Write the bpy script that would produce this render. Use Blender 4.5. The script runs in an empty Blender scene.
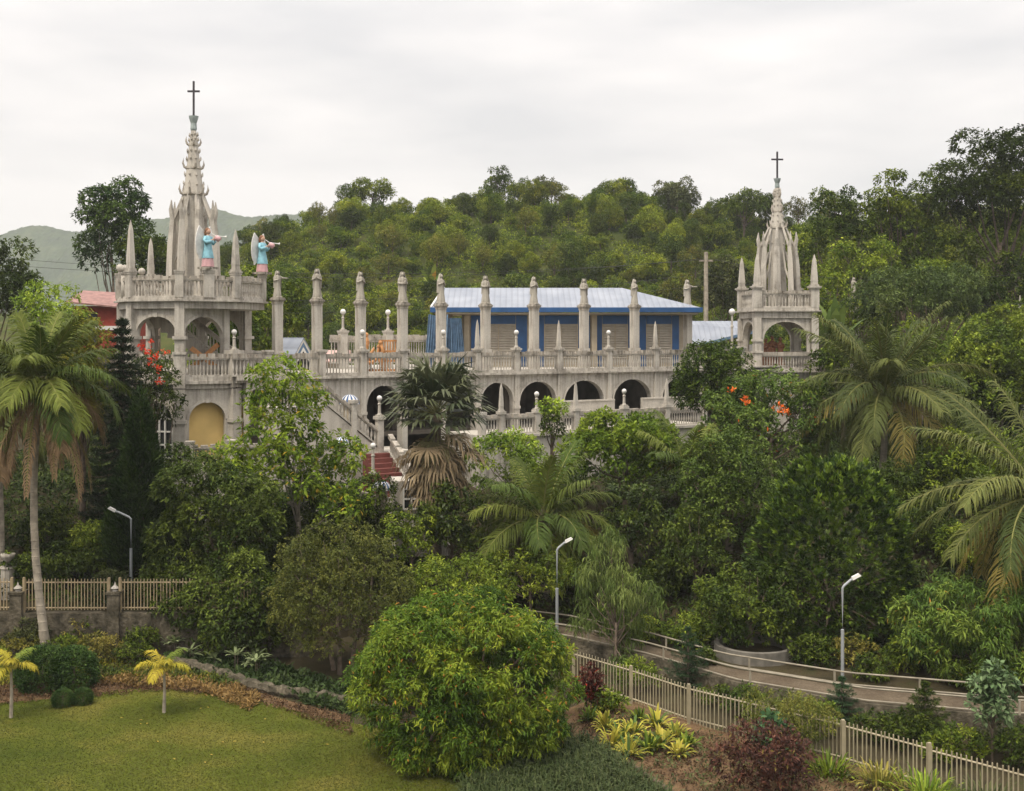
import bpy, math, random
import numpy as np
from mathutils import Vector, Matrix

# ------------------------------------------------------------------ camera, world, sun, exposure
SC = bpy.context.scene
COL = SC.collection
F, HY, CZ = 1200.0, 335.0, 11.5            # focal length in pixels, horizon row, eye height
cam_d = bpy.data.cameras.new('camera')
cam = bpy.data.objects.new('camera', cam_d); COL.objects.link(cam)
cam.location = (0, 0, CZ); cam.rotation_euler = (math.radians(90), 0, 0)
cam_d.sensor_width = 36.0; cam_d.lens = 36.0 * F / 1024.0
cam_d.shift_y = -(791 / 2 - HY) / 1024.0
cam_d.clip_start = 0.2; cam_d.clip_end = 6000
SC.camera = cam

SUN_EL, SUN_AZ = math.radians(58), math.radians(215)   # azimuth clockwise from +Y: behind the camera, to its left
world = bpy.data.worlds.new('World'); SC.world = world; world.use_nodes = True
def build_world():
    nt = world.node_tree; N = nt.nodes; Lk = nt.links; N.clear()
    out = N.new('ShaderNodeOutputWorld'); bg = N.new('ShaderNodeBackground'); bg.inputs[1].default_value = 0.1
    sky = N.new('ShaderNodeTexSky'); sky.sky_type = 'NISHITA'; sky.sun_disc = False
    sky.sun_elevation = SUN_EL; sky.sun_rotation = SUN_AZ
    tc = N.new('ShaderNodeTexCoord'); sep = N.new('ShaderNodeSeparateXYZ')
    Lk.new(tc.outputs['Generated'], sep.inputs[0])
    mx = N.new('ShaderNodeMath'); mx.operation = 'MAXIMUM'; mx.inputs[1].default_value = 0.0
    Lk.new(sep.outputs[2], mx.inputs[0])
    # overcast sky: the zenith is brighter than the horizon
    pw = N.new('ShaderNodeMath'); pw.operation = 'POWER'; pw.inputs[1].default_value = 2.4; Lk.new(mx.outputs[0], pw.inputs[0])
    lum = N.new('ShaderNodeMath'); lum.operation = 'MULTIPLY_ADD'; lum.inputs[1].default_value = 17.0; lum.inputs[2].default_value = 5.35
    Lk.new(pw.outputs[0], lum.inputs[0])
    mp = N.new('ShaderNodeMapping'); mp.inputs['Scale'].default_value = (2.2, 2.2, 9.0); mp.inputs['Location'].default_value = (3.1, 0.4, 0.2)
    Lk.new(tc.outputs['Generated'], mp.inputs[0])
    nz = N.new('ShaderNodeTexNoise'); nz.inputs['Scale'].default_value = 1.5; nz.inputs['Detail'].default_value = 4.5; nz.inputs['Roughness'].default_value = 0.48
    Lk.new(mp.outputs[0], nz.inputs['Vector'])
    rp = N.new('ShaderNodeValToRGB'); e = rp.color_ramp.elements
    e[0].position = 0.33; e[0].color = (0.80, 0.78, 0.775, 1); e[1].position = 0.58; e[1].color = (1.055, 1.0, 0.96, 1)
    Lk.new(nz.outputs[0], rp.inputs[0])
    mul = N.new('ShaderNodeVectorMath'); mul.operation = 'SCALE'
    Lk.new(rp.outputs[0], mul.inputs[0]); Lk.new(lum.outputs[0], mul.inputs['Scale'])
    mix = N.new('ShaderNodeMixRGB'); mix.inputs[0].default_value = 0.95
    Lk.new(sky.outputs[0], mix.inputs[1]); Lk.new(mul.outputs[0], mix.inputs[2])
    Lk.new(mix.outputs[0], bg.inputs[0]); Lk.new(bg.outputs[0], out.inputs[0])
build_world()
sun_d = bpy.data.lights.new('sun', 'SUN'); sun_d.energy = 1.5; sun_d.angle = math.radians(11); sun_d.color = (1.0, 0.91, 0.76)
sun = bpy.data.objects.new('sun', sun_d); COL.objects.link(sun); sun.location = (-20, -20, 60)
_dir = Vector((math.sin(SUN_AZ) * math.cos(SUN_EL), math.cos(SUN_AZ) * math.cos(SUN_EL), math.sin(SUN_EL)))
sun.rotation_euler = _dir.to_track_quat('Z', 'Y').to_euler()
SC.view_settings.view_transform = 'Standard'; SC.view_settings.look = 'None'
SC.view_settings.exposure = 0.88; SC.view_settings.gamma = 1.0; SC.view_settings.use_curve_mapping = False
cy = SC.cycles
cy.max_bounces = 6; cy.diffuse_bounces = 3; cy.glossy_bounces = 2; cy.transmission_bounces = 4; cy.volume_bounces = 0
cy.transparent_max_bounces = 6; cy.use_denoising = True; cy.caustics_reflective = False; cy.caustics_refractive = False

# ------------------------------------------------------------------ helpers
rng = np.random.default_rng(11)
R = math.radians
def at(px, py, D):
    return np.array([(px - 512) * D / F, D, CZ - (py - HY) * D / F])
def xat(px, D): return (px - 512) * D / F
def zat(py, D): return CZ - (py - HY) * D / F

def tag(o, label=None, cat=None, group=None, kind=None):
    if label: o['label'] = label
    if cat: o['category'] = cat
    if group: o['group'] = group
    if kind: o['kind'] = kind
    return o
def thing(name, label, cat, loc=(0, 0, 0), rz=0.0, group=None):
    o = bpy.data.objects.new(name, None); COL.objects.link(o); o.empty_display_size = 0.3
    o.location = loc; o.rotation_euler = (0, 0, rz)
    return tag(o, label, cat, group)
def copy_tree(o, parent=None):
    c = o.copy(); COL.objects.link(c)
    if parent is not None: c.parent = parent
    for ch in list(o.children): copy_tree(ch, c)
    return c

class MB:
    """collects shapes for one mesh object"""
    def __init__(s): s.v = []; s.f = []; s.n = 0; s.cols = []; s.has_col = False
    def add(s, verts, faces, M=None):
        v = np.asarray(verts, float).reshape(-1, 3)
        if M is not None:
            A = np.array(M); v = v @ A[:3, :3].T + A[:3, 3]
        s.v.append(v); n = s.n
        for f in faces: s.f.append(tuple(i + n for i in f))
        s.n += len(v); return s
    def box(s, x0, x1, y0, y1, z0, z1, M=None, top=1.0):
        cx, cy_ = (x0 + x1) / 2, (y0 + y1) / 2
        a, b = (x1 - x0) / 2, (y1 - y0) / 2
        v = [(cx - a, cy_ - b, z0), (cx + a, cy_ - b, z0), (cx + a, cy_ + b, z0), (cx - a, cy_ + b, z0),
             (cx - a * top, cy_ - b * top, z1), (cx + a * top, cy_ - b * top, z1), (cx + a * top, cy_ + b * top, z1), (cx - a * top, cy_ + b * top, z1)]
        return s.add(v, [(3, 2, 1, 0), (4, 5, 6, 7), (0, 1, 5, 4), (1, 2, 6, 5), (2, 3, 7, 6), (3, 0, 4, 7)], M)
    def cbox(s, c, w, d, z0, z1, M=None, top=1.0):
        return s.box(c[0] - w / 2, c[0] + w / 2, c[1] - d / 2, c[1] + d / 2, z0, z1, M, top)
    def prism(s, poly, z0, z1, M=None, scale=1.0, c=(0, 0)):
        n = len(poly)
        v = [(p[0], p[1], z0) for p in poly] + [(c[0] + (p[0] - c[0]) * scale, c[1] + (p[1] - c[1]) * scale, z1) for p in poly]
        f = [tuple(range(n))[::-1], tuple(range(n, 2 * n))] + [(i, (i + 1) % n, n + (i + 1) % n, n + i) for i in range(n)]
        return s.add(v, f, M)
    def tube(s, pts, radii, n=6, M=None, cap=True):
        pts = np.asarray(pts, float); k = len(pts)
        radii = np.broadcast_to(np.asarray(radii, float), (k,))
        t = np.gradient(pts, axis=0); t /= np.linalg.norm(t, axis=1, keepdims=True) + 1e-9
        ref = np.array([0.0, 0, 1.0])
        if abs(t[:, 2]).mean() > 0.8: ref = np.array([1.0, 0.02, 0])
        u = np.cross(t, ref); u /= np.linalg.norm(u, axis=1, keepdims=True) + 1e-9
        w = np.cross(t, u)
        a = np.linspace(0, 2 * math.pi, n, endpoint=False)
        ring = pts[:, None] + radii[:, None, None] * (np.cos(a)[None, :, None] * u[:, None] + np.sin(a)[None, :, None] * w[:, None])
        f = []
        for i in range(k - 1):
            for j in range(n):
                f.append((i * n + j, i * n + (j + 1) % n, (i + 1) * n + (j + 1) % n, (i + 1) * n + j))
        if cap: f += [tuple(range(n))[::-1], tuple(range((k - 1) * n, k * n))]
        return s.add(ring.reshape(-1, 3), f, M)
    def lathe(s, prof, c=(0, 0, 0), n=10, M=None, sx=1.0, sy=1.0, a0=0.0):
        a = np.linspace(0, 2 * math.pi, n, endpoint=False) + a0
        v = []
        for r, z in prof:
            for t in a: v.append((c[0] + sx * r * math.cos(t), c[1] + sy * r * math.sin(t), c[2] + z))
        k = len(prof); f = []
        for i in range(k - 1):
            for j in range(n):
                f.append((i * n + j, i * n + (j + 1) % n, (i + 1) * n + (j + 1) % n, (i + 1) * n + j))
        f += [tuple(range(n))[::-1], tuple(range((k - 1) * n, k * n))]
        return s.add(v, f, M)
    def ball(s, c, r, n=10, M=None, sz=1.0):
        m = max(5, n // 2 + 1)
        prof = [(max(1e-4, r * math.sin(math.pi * i / m)), -r * sz * math.cos(math.pi * i / m)) for i in range(m + 1)]
        return s.lathe(prof, c, n, M)
    def quads(s, V, col=None):
        """V (N,4,3) loose quads, col (N,3)"""
        N = len(V); n = s.n
        s.v.append(np.asarray(V, float).reshape(-1, 3)); idx = np.arange(N * 4).reshape(N, 4) + n
        s.f.extend(map(tuple, idx.tolist())); s.n += 4 * N
        if col is not None:
            s.has_col = True; s.cols.append(np.repeat(np.asarray(col, float), 4, axis=0))
        return s
    def mesh(s, name, smooth=False):
        me = bpy.data.meshes.new(name)
        v = np.concatenate(s.v) if s.v else np.zeros((0, 3))
        me.from_pydata(v.tolist(), [], s.f) if not s.has_col else s._fast(me, v)
        if s.has_col:
            c = np.concatenate(s.cols); c = np.concatenate([c, np.ones((len(c), 1))], 1).astype(np.float32)
            at_ = me.color_attributes.new('col', 'FLOAT_COLOR', 'POINT')
            at_.data.foreach_set('color', c.ravel())
        if smooth: me.polygons.foreach_set('use_smooth', np.ones(len(me.polygons), bool))
        me.update(); return me
    def _fast(s, me, v):
        nf = len(s.f)
        me.vertices.add(len(v)); me.vertices.foreach_set('co', v.astype(np.float32).ravel())
        idx = np.asarray(s.f, np.int32).ravel()
        me.loops.add(len(idx)); me.loops.foreach_set('vertex_index', idx)
        me.polygons.add(nf); me.polygons.foreach_set('loop_start', np.arange(0, nf * 4, 4, dtype=np.int32))
        me.update(calc_edges=True)
    def build(s, name, mat, parent=None, smooth=False, loc=None, rz=None):
        o = bpy.data.objects.new(name, s.mesh(name, smooth)); COL.objects.link(o)
        if mat: o.data.materials.append(mat)
        if parent is not None: o.parent = parent
        if loc is not None: o.location = loc
        if rz is not None: o.rotation_euler = (0, 0, rz)
        return o

def rot_z(a, loc=(0, 0, 0)):
    return Matrix.Translation(Vector(loc)) @ Matrix.Rotation(a, 4, 'Z')
def frame(p0, p1, z=0.0):
    """local x runs from p0 to p1, local +y away to the left of that direction"""
    a = math.atan2(p1[1] - p0[1], p1[0] - p0[0])
    return rot_z(a, (p0[0], p0[1], z)), math.hypot(p1[0] - p0[0], p1[1] - p0[1])

# ------------------------------------------------------------------ materials
def new_mat(name):
    m = bpy.data.materials.new(name); m.use_nodes = True
    N = m.node_tree.nodes; b = N['Principled BSDF']
    return m, N, m.node_tree.links, b
def plain(name, c, rough=0.6, spec=0.3, var=0.12, scale=3.0, metal=0.0, bump=0.0):
    m, N, L, b = new_mat(name)
    tc = N.new('ShaderNodeTexCoord'); nz = N.new('ShaderNodeTexNoise'); nz.inputs['Scale'].default_value = scale; nz.inputs['Detail'].default_value = 6
    L.new(tc.outputs['Object'], nz.inputs['Vector'])
    rp = N.new('ShaderNodeValToRGB'); e = rp.color_ramp.elements
    e[0].position = 0.3; e[1].position = 0.7
    e[0].color = tuple(x * (1 - var) for x in c) + (1,); e[1].color = tuple(min(1, x * (1 + var)) for x in c) + (1,)
    L.new(nz.outputs[0], rp.inputs[0]); L.new(rp.outputs[0], b.inputs['Base Color'])
    b.inputs['Roughness'].default_value = rough; b.inputs['Specular IOR Level'].default_value = spec; b.inputs['Metallic'].default_value = metal
    if bump:
        bp = N.new('ShaderNodeBump'); bp.inputs['Strength'].default_value = bump; bp.inputs['Distance'].default_value = 0.03
        L.new(nz.outputs[0], bp.inputs['Height']); L.new(bp.outputs[0], b.inputs['Normal'])
    return m
def stone(name, c, stain=(0.12, 0.105, 0.085), amount=0.55, streak=1.0):
    """weathered painted concrete: blotches and rain streaks"""
    m, N, L, b = new_mat(name)
    tc = N.new('ShaderNodeTexCoord')
    def noise(sc, detail, mapping):
        mp = N.new('ShaderNodeMapping'); mp.inputs['Scale'].default_value = mapping
        L.new(tc.outputs['Object'], mp.inputs[0])
        nz = N.new('ShaderNodeTexNoise'); nz.inputs['Scale'].default_value = sc; nz.inputs['Detail'].default_value = detail; nz.inputs['Roughness'].default_value = 0.62
        L.new(mp.outputs[0], nz.inputs['Vector']); return nz
    n1 = noise(0.9, 8, (1, 1, 1)); n2 = noise(3.4, 5, (1.9, 1.9, 0.10)); n3 = noise(14, 4, (1, 1, 1))
    r1 = N.new('ShaderNodeMapRange'); r1.inputs[1].default_value = 0.52; r1.inputs[2].default_value = 0.78; L.new(n1.outputs[0], r1.inputs[0])
    # rain streaks start under the ledges (heights of the cornices) and fade downwards
    sp = N.new('ShaderNodeSeparateXYZ'); L.new(tc.outputs['Object'], sp.inputs[0])
    zr = N.new('ShaderNodeMapRange'); zr.inputs[1].default_value = 4.0; zr.inputs[2].default_value = 24.0; L.new(sp.outputs[2], zr.inputs[0])
    cr = N.new('ShaderNodeValToRGB'); els = cr.color_ramp.elements
    st = [(4.0, .9), (5.5, .35), (6.6, .3), (7.9, .25), (9.25, .95), (9.65, .8), (10.1, .25), (10.7, .9), (11.4, .15), (12.7, .85), (13.2, .75), (13.9, .2), (14.5, .85), (15.4, .15), (17.9, .6), (18.6, .15), (24.0, .5)]
    while len(els) < len(st): els.new(0.5)
    for e, (z, g) in zip(els, st): e.position = (z - 4.0) / 20.0; e.color = (g, g, g, 1)
    L.new(zr.outputs[0], cr.inputs[0])
    r2a = N.new('ShaderNodeMapRange'); r2a.inputs[1].default_value = 0.40; r2a.inputs[2].default_value = 0.66; L.new(n2.outputs[0], r2a.inputs[0])
    r2a.inputs[4].default_value = streak
    r2 = N.new('ShaderNodeMath'); r2.operation = 'MULTIPLY'; L.new(r2a.outputs[0], r2.inputs[0]); L.new(cr.outputs[0], r2.inputs[1])
    ad = N.new('ShaderNodeMath'); ad.operation = 'ADD'; ad.use_clamp = True
    L.new(r1.outputs[0], ad.inputs[0]); L.new(r2.outputs[0], ad.inputs[1])
    am = N.new('ShaderNodeMath'); am.operation = 'MULTIPLY'; am.inputs[1].default_value = amount; L.new(ad.outputs[0], am.inputs[0])
    mx = N.new('ShaderNodeMixRGB'); mx.inputs[1].default_value = (*c, 1); mx.inputs[2].default_value = (*stain, 1); L.new(am.outputs[0], mx.inputs[0])
    r3 = N.new('ShaderNodeMapRange'); r3.inputs[1].default_value = 0.25; r3.inputs[2].default_value = 0.75; r3.inputs[3].default_value = 0.86; r3.inputs[4].default_value = 1.12; L.new(n3.outputs[0], r3.inputs[0])
    m2 = N.new('ShaderNodeVectorMath'); m2.operation = 'SCALE'; L.new(mx.outputs[0], m2.inputs[0]); L.new(r3.outputs[0], m2.inputs['Scale'])
    L.new(m2.outputs[0], b.inputs['Base Color'])
    b.inputs['Roughness'].default_value = 0.88; b.inputs['Specular IOR Level'].default_value = 0.15
    bp = N.new('ShaderNodeBump'); bp.inputs['Strength'].default_value = 0.25; bp.inputs['Distance'].default_value = 0.02
    L.new(n3.outputs[0], bp.inputs['Height']); L.new(bp.outputs[0], b.inputs['Normal'])
    return m
def leafmat(name, transl=0.25, rough=0.5, spec=0.25, var=0.18, tint=(0.90, 0.88, 0.88)):
    m, N, L, b = new_mat(name)
    a = N.new('ShaderNodeVertexColor'); a.layer_name = 'col'
    oi = N.new('ShaderNodeObjectInfo'); mr = N.new('ShaderNodeMapRange')
    mr.inputs[3].default_value = 1 - var; mr.inputs[4].default_value = 1 + var; L.new(oi.outputs['Random'], mr.inputs[0])
    hs = N.new('ShaderNodeVectorMath'); hs.operation = 'MULTIPLY'; hs.inputs[1].default_value = tint; L.new(a.outputs[0], hs.inputs[0])
    sc = N.new('ShaderNodeVectorMath'); sc.operation = 'SCALE'; L.new(hs.outputs[0], sc.inputs[0]); L.new(mr.outputs[0], sc.inputs['Scale'])
    L.new(sc.outputs[0], b.inputs['Base Color']); b.inputs['Roughness'].default_value = rough; b.inputs['Specular IOR Level'].default_value = spec
    tr = N.new('ShaderNodeBsdfTranslucent'); L.new(sc.outputs[0], tr.inputs[0])
    mx = N.new('ShaderNodeMixShader'); mx.inputs[0].default_value = transl
    L.new(b.outputs[0], mx.inputs[1]); L.new(tr.outputs[0], mx.inputs[2]); L.new(mx.outputs[0], N['Material Output'].inputs[0])
    return m
M_LEAF = leafmat('leaf', 0.26, 0.6, 0.12); M_THIN = leafmat('thin_leaf', 0.42, 0.6, 0.1); M_GLOSS = leafmat('glossy_leaf', 0.22, 0.45, 0.22); M_DRY = leafmat('dry_frond', 0.2, 0.8, 0.1, 0.18, (0.9, 0.88, 0.85)); M_HILL = leafmat('far_leaf', 0.26, 0.7, 0.06, 0.34)
M_BARK = plain('bark', (0.13, 0.10, 0.075), 0.9, 0.1, 0.45, 5.0, bump=0.6)
M_PALE_BARK = plain('pale_bark', (0.27, 0.235, 0.185), 0.9, 0.1, 0.35, 4.0, bump=0.5)
M_STONE = stone('weathered_concrete', (0.455, 0.42, 0.365), amount=0.72)
M_STONE_D = stone('weathered_coping', (0.40, 0.36, 0.305), (0.075, 0.065, 0.05), 0.92, streak=1.0)
M_STATUE = stone('statue_stone', (0.38, 0.35, 0.295), (0.15, 0.13, 0.105), 0.75)
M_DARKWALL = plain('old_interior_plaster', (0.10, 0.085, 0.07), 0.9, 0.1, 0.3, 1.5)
M_YELLOW = plain('yellow_plaster', (0.66, 0.47, 0.18), 0.85, 0.15, 0.1, 1.2); M_FALLEN = plain('fallen_leaf', (0.33, 0.24, 0.05), 0.8, 0.1, 0.2)
M_WHITE = plain('white_paint', (0.576, 0.560, 0.528), 0.5, 0.4, 0.06)
M_GLASSD = plain('dark_glass', (0.015, 0.018, 0.02), 0.12, 0.5, 0.1)
M_IRON = plain('dark_iron', (0.035, 0.03, 0.035), 0.6, 0.4, 0.3)
M_BRONZE = plain('weathered_capital', (0.26, 0.30, 0.29), 0.7, 0.3, 0.25)
M_WOOD = plain('orange_carved_wood', (0.40, 0.19, 0.07), 0.6, 0.3, 0.3, 6)
M_WOODD = plain('brown_carved_wood', (0.20, 0.085, 0.04), 0.6, 0.3, 0.35, 6)
M_BLUE = plain('blue_paint', (0.016, 0.065, 0.175), 0.5, 0.35, 0.2, 2)
M_TARP = plain('blue_tarpaulin', (0.10, 0.165, 0.25), 0.5, 0.3, 0.35, 4)
M_LOUVER = plain('beige_louvre', (0.34, 0.305, 0.25), 0.7, 0.2, 0.12)
M_BEIGE = plain('beige_wall', (0.320, 0.272, 0.200), 0.8, 0.2, 0.12)
M_REDSTEP = plain('red_step_paint', (0.15, 0.05, 0.04), 0.7, 0.2, 0.2)
M_REDROOF = plain('faded_red_roof', (0.240, 0.136, 0.120), 0.7, 0.2, 0.25)
M_REDWALL = plain('red_wall', (0.24, 0.045, 0.03), 0.8, 0.2, 0.2)
M_PINKROOF = plain('pink_roof', (0.400, 0.264, 0.232), 0.7, 0.2, 0.15)
M_LAMP = plain('globe_glass', (0.576, 0.560, 0.528), 0.25, 0.5, 0.05)
M_GALV = plain('galvanised_pole', (0.320, 0.336, 0.344), 0.5, 0.5, 0.1, 3, 0.3)
M_FENCE = plain('beige_fence_paint', (0.288, 0.248, 0.164), 0.6, 0.3, 0.18, 3)
M_FENCE_TAN = plain('tan_fence_paint', (0.30, 0.235, 0.14), 0.6, 0.3, 0.2, 3); M_RAIL = plain('weathered_rail_paint', (0.240, 0.212, 0.160), 0.7, 0.2, 0.25, 3)
M_SKYBLUE = plain('sky_blue_robe', (0.20, 0.40, 0.47), 0.6, 0.3, 0.25, 5)
M_PINK = plain('pink_skirt', (0.496, 0.288, 0.296), 0.6, 0.3, 0.12, 5)
M_SKIN = plain('painted_skin', (0.440, 0.264, 0.184), 0.6, 0.3, 0.08)
M_HAIR = plain('brown_hair', (0.16, 0.07, 0.03), 0.6, 0.3, 0.2)
M_WING = plain('white_wing', (0.62, 0.61, 0.58), 0.6, 0.3, 0.12, 8)
M_WIRE = plain('black_cable', (0.03, 0.03, 0.03), 0.6, 0.2, 0.1)
def roofmat():
    m, N, L, b = new_mat('ribbed_metal_roof')
    tc = N.new('ShaderNodeTexCoord'); wv = N.new('ShaderNodeTexWave'); wv.wave_type = 'BANDS'; wv.bands_direction = 'X'
    wv.inputs['Scale'].default_value = 0.9; wv.inputs['Distortion'].default_value = 0.0
    L.new(tc.outputs['Object'], wv.inputs['Vector'])
    nz = N.new('ShaderNodeTexNoise'); nz.inputs['Scale'].default_value = 0.7; nz.inputs['Detail'].default_value = 6; L.new(tc.outputs['Object'], nz.inputs['Vector'])
    rp = N.new('ShaderNodeValToRGB'); e = rp.color_ramp.elements; e[0].position = 0.35; e[1].position = 0.7
    e[0].color = (0.16, 0.18, 0.22, 1); e[1].color = (0.235, 0.255, 0.295, 1); L.new(nz.outputs[0], rp.inputs[0])
    r2 = N.new('ShaderNodeMapRange'); r2.inputs[1].default_value = 0.0; r2.inputs[2].default_value = 0.25; r2.inputs[3].default_value = 0.78; r2.inputs[4].default_value = 1.0
    L.new(wv.outputs['Fac'], r2.inputs[0])
    sc = N.new('ShaderNodeVectorMath'); sc.operation = 'SCALE'; L.new(rp.outputs[0], sc.inputs[0]); L.new(r2.outputs[0], sc.inputs['Scale'])
    L.new(sc.outputs[0], b.inputs['Base Color']); b.inputs['Roughness'].default_value = 0.45
    bp = N.new('ShaderNodeBump'); bp.inputs['Strength'].default_value = 0.5; bp.inputs['Distance'].default_value = 0.05
    L.new(wv.outputs['Fac'], bp.inputs['Height']); L.new(bp.outputs[0], b.inputs['Normal'])
    return m
M_ROOF = roofmat()
def groundmat(name, stops, scale=1.2, detail=8, fine=22.0, bump=0.5):
    m, N, L, b = new_mat(name)
    tc = N.new('ShaderNodeTexCoord'); nz = N.new('ShaderNodeTexNoise'); nz.inputs['Scale'].default_value = scale; nz.inputs['Detail'].default_value = detail; nz.inputs['Roughness'].default_value = 0.6
    L.new(tc.outputs['Object'], nz.inputs['Vector'])
    rp = N.new('ShaderNodeValToRGB'); els = rp.color_ramp.elements
    while len(els) < len(stops): els.new(0.5)
    for e, (p, c) in zip(els, stops): e.position = p; e.color = (*c, 1)
    L.new(nz.outputs[0], rp.inputs[0])
    n2 = N.new('ShaderNodeTexNoise'); n2.inputs['Scale'].default_value = fine; n2.inputs['Detail'].default_value = 5; L.new(tc.outputs['Object'], n2.inputs['Vector'])
    mr = N.new('ShaderNodeMapRange'); mr.inputs[1].default_value = 0.3; mr.inputs[2].default_value = 0.7; mr.inputs[3].default_value = 0.72; mr.inputs[4].default_value = 1.25; L.new(n2.outputs[0], mr.inputs[0])
    sc = N.new('ShaderNodeVectorMath'); sc.operation = 'SCALE'; L.new(rp.outputs[0], sc.inputs[0]); L.new(mr.outputs[0], sc.inputs['Scale'])
    L.new(sc.outputs[0], b.inputs['Base Color']); b.inputs['Roughness'].default_value = 0.95; b.inputs['Specular IOR Level'].default_value = 0.05
    bp = N.new('ShaderNodeBump'); bp.inputs['Strength'].default_value = bump; bp.inputs['Distance'].default_value = 0.05
    L.new(n2.outputs[0], bp.inputs['Height']); L.new(bp.outputs[0], b.inputs['Normal'])
    return m
M_LAWN = groundmat('mown_lawn', [(0.30, (0.040, 0.055, 0.007)), (0.5, (0.068, 0.079, 0.011)), (0.70, (0.125, 0.108, 0.024))], 0.33)
M_SOIL = groundmat('brown_soil', [(0.3, (0.085, 0.052, 0.028)), (0.55, (0.14, 0.088, 0.048)), (0.75, (0.09, 0.085, 0.032))], 1.2)
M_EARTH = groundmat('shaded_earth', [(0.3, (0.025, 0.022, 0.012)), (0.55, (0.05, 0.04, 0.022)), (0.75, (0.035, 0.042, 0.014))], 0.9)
M_HILLG = groundmat('hill_ground', [(0.35, (0.025, 0.038, 0.010)), (0.55, (0.05, 0.058, 0.015)), (0.75, (0.085, 0.075, 0.03))], 0.18)
M_PATH = groundmat('concrete_path', [(0.3, (0.07, 0.052, 0.036)), (0.55, (0.105, 0.082, 0.056)), (0.75, (0.135, 0.105, 0.074))], 0.9)
M_FIELDSTONE = groundmat('field_stone', [(0.3, (0.03, 0.028, 0.018)), (0.5, (0.085, 0.073, 0.052)), (0.7, (0.17, 0.145, 0.105))], 2.2, fine=9.0, bump=1.0)
M_FARHILL = groundmat('far_forest', [(0.3, (0.02, 0.035, 0.012)), (0.55, (0.04, 0.06, 0.02)), (0.75, (0.075, 0.085, 0.03))], 0.03, fine=0.25, bump=0.0)

# ------------------------------------------------------------------ terrain
YF_X = np.array([-60, -10.5, -9.0, -6.0, -2.0, 2.07, 4.62, 6.97, 10.4, 13.9, 22, 60.0])
YF_Y = np.array([43.2, 43.2, 44.0, 46.0, 45.0, 42.9, 40.5, 37.5, 35.3, 34.2, 33, 31.0])
ST_Y = np.array([1.5, 1.5, 1.2, 0.9, 0.7, 0.6, 0.6, 0.6, 0.6, 0.6, 0.6, 0.6])
CREST_PX = np.array([-400, 100, 150, 200, 240, 300, 370, 430, 500, 560, 640, 700, 760, 820, 900, 1024, 1300])
CREST_PY = np.array([330, 318, 305, 285, 262, 236, 222, 219, 212, 212, 218, 226, 232, 232, 225, 215, 215.0])
def smooth(t): t = np.clip(t, 0, 1); return t * t * (3 - 2 * t)
def terr(x, y):
    x = np.asarray(x, float); y = np.asarray(y, float)
    yf = np.interp(x, YF_X, YF_Y); st = np.interp(x, YF_X, ST_Y)
    d = y - yf
    z = np.where(d > 0, st, 0.0)
    z = z + np.clip((d - np.interp(x, [-60, 3, 6.5, 20], [2.0, 2.6, 6.0, 6.0])) * 0.30, 0, 4.2 - st)
    z = z + 1.8 * smooth((y - 62) / 30)
    px = 512 + F * x / np.maximum(y, 20)
    crest = CZ + (HY + 7 - np.interp(px, CREST_PX, CREST_PY)) * 165 / F
    t = np.clip((y - 104) / 61, 0, 1)
    zh = 6.0 + (crest - 6.0) * (0.35 * t + 0.65 * smooth(t))
    zh = np.where(y > 165, crest - (y - 165) * 0.35, zh)
    z = np.where(y > 104, np.maximum(zh, -5 + 0 * y), z)
    return z
def terr1(x, y): return float(terr(x, y))

def build_terrain():
    xs = np.concatenate([np.linspace(-150, -30, 30), np.linspace(-29, 32, 170), np.linspace(33, 160, 32)])
    ys = np.concatenate([np.linspace(-20, 29, 16), np.arange(29.4, 60, 0.32), np.arange(60.5, 104, 2.0), np.linspace(104.5, 240, 60)])
    X, Y = np.meshgrid(xs, ys); Z = terr(X, Y)
    bump = 0.06 * np.sin(X * 1.7 + 0.6 * Y) * np.sin(Y * 1.3) * (Y > 46)
    V = np.stack([X, Y, Z + bump], -1).reshape(-1, 3)
    w = len(xs); f = []
    for j in range(len(ys) - 1):
        for i in range(w - 1): f.append((j * w + i, j * w + i + 1, (j + 1) * w + i + 1, (j + 1) * w + i))
    me = bpy.data.meshes.new('ground'); me.from_pydata(V.tolist(), [], f)
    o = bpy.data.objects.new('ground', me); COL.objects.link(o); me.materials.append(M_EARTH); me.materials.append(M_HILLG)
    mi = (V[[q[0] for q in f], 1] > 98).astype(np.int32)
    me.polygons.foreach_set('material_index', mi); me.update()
    tag(o, kind='structure')
    # base sheet reaching the horizon
    b = MB(); b.add([(-3000, -200, -6), (3000, -200, -6), (3000, 3500, -6), (-3000, 3500, -6)], [(0, 1, 2, 3)])
    tag(b.build('valley_floor', M_HILLG), kind='structure')
build_terrain()

def sheet(name, poly, z, mat):
    b = MB(); b.add([(p[0], p[1], z) for p in poly], [tuple(range(len(poly)))])
    return tag(b.build(name, mat), kind='structure')
def gp(px, py, z=0.0):
    D = (CZ - z) * F / (py - HY); return (xat(px, D), D)
lawn_px = [(-60, 712), (0, 703), (40, 700), (90, 694), (130, 689), (165, 688), (200, 691), (235, 694), (258, 700), (285, 708), (320, 717), (355, 724), (420, 738), (520, 742), (560, 760), (610, 776), (670, 800), (720, 840), (650, 900), (-160, 900)]
LAWN = [gp(*p) for p in lawn_px][::-1]
sheet('lawn', LAWN, 0.012, M_LAWN)
bed = [gp(*p) for p in [(545, 738), (560, 712), (590, 700), (640, 702), (710, 728), (760, 742), (812, 752), (866, 769), (1010, 812), (1060, 850), (640, 850), (680, 800), (612, 772)]][::-1]
sheet('flower_bed', bed, 0.006, M_SOIL)
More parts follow.
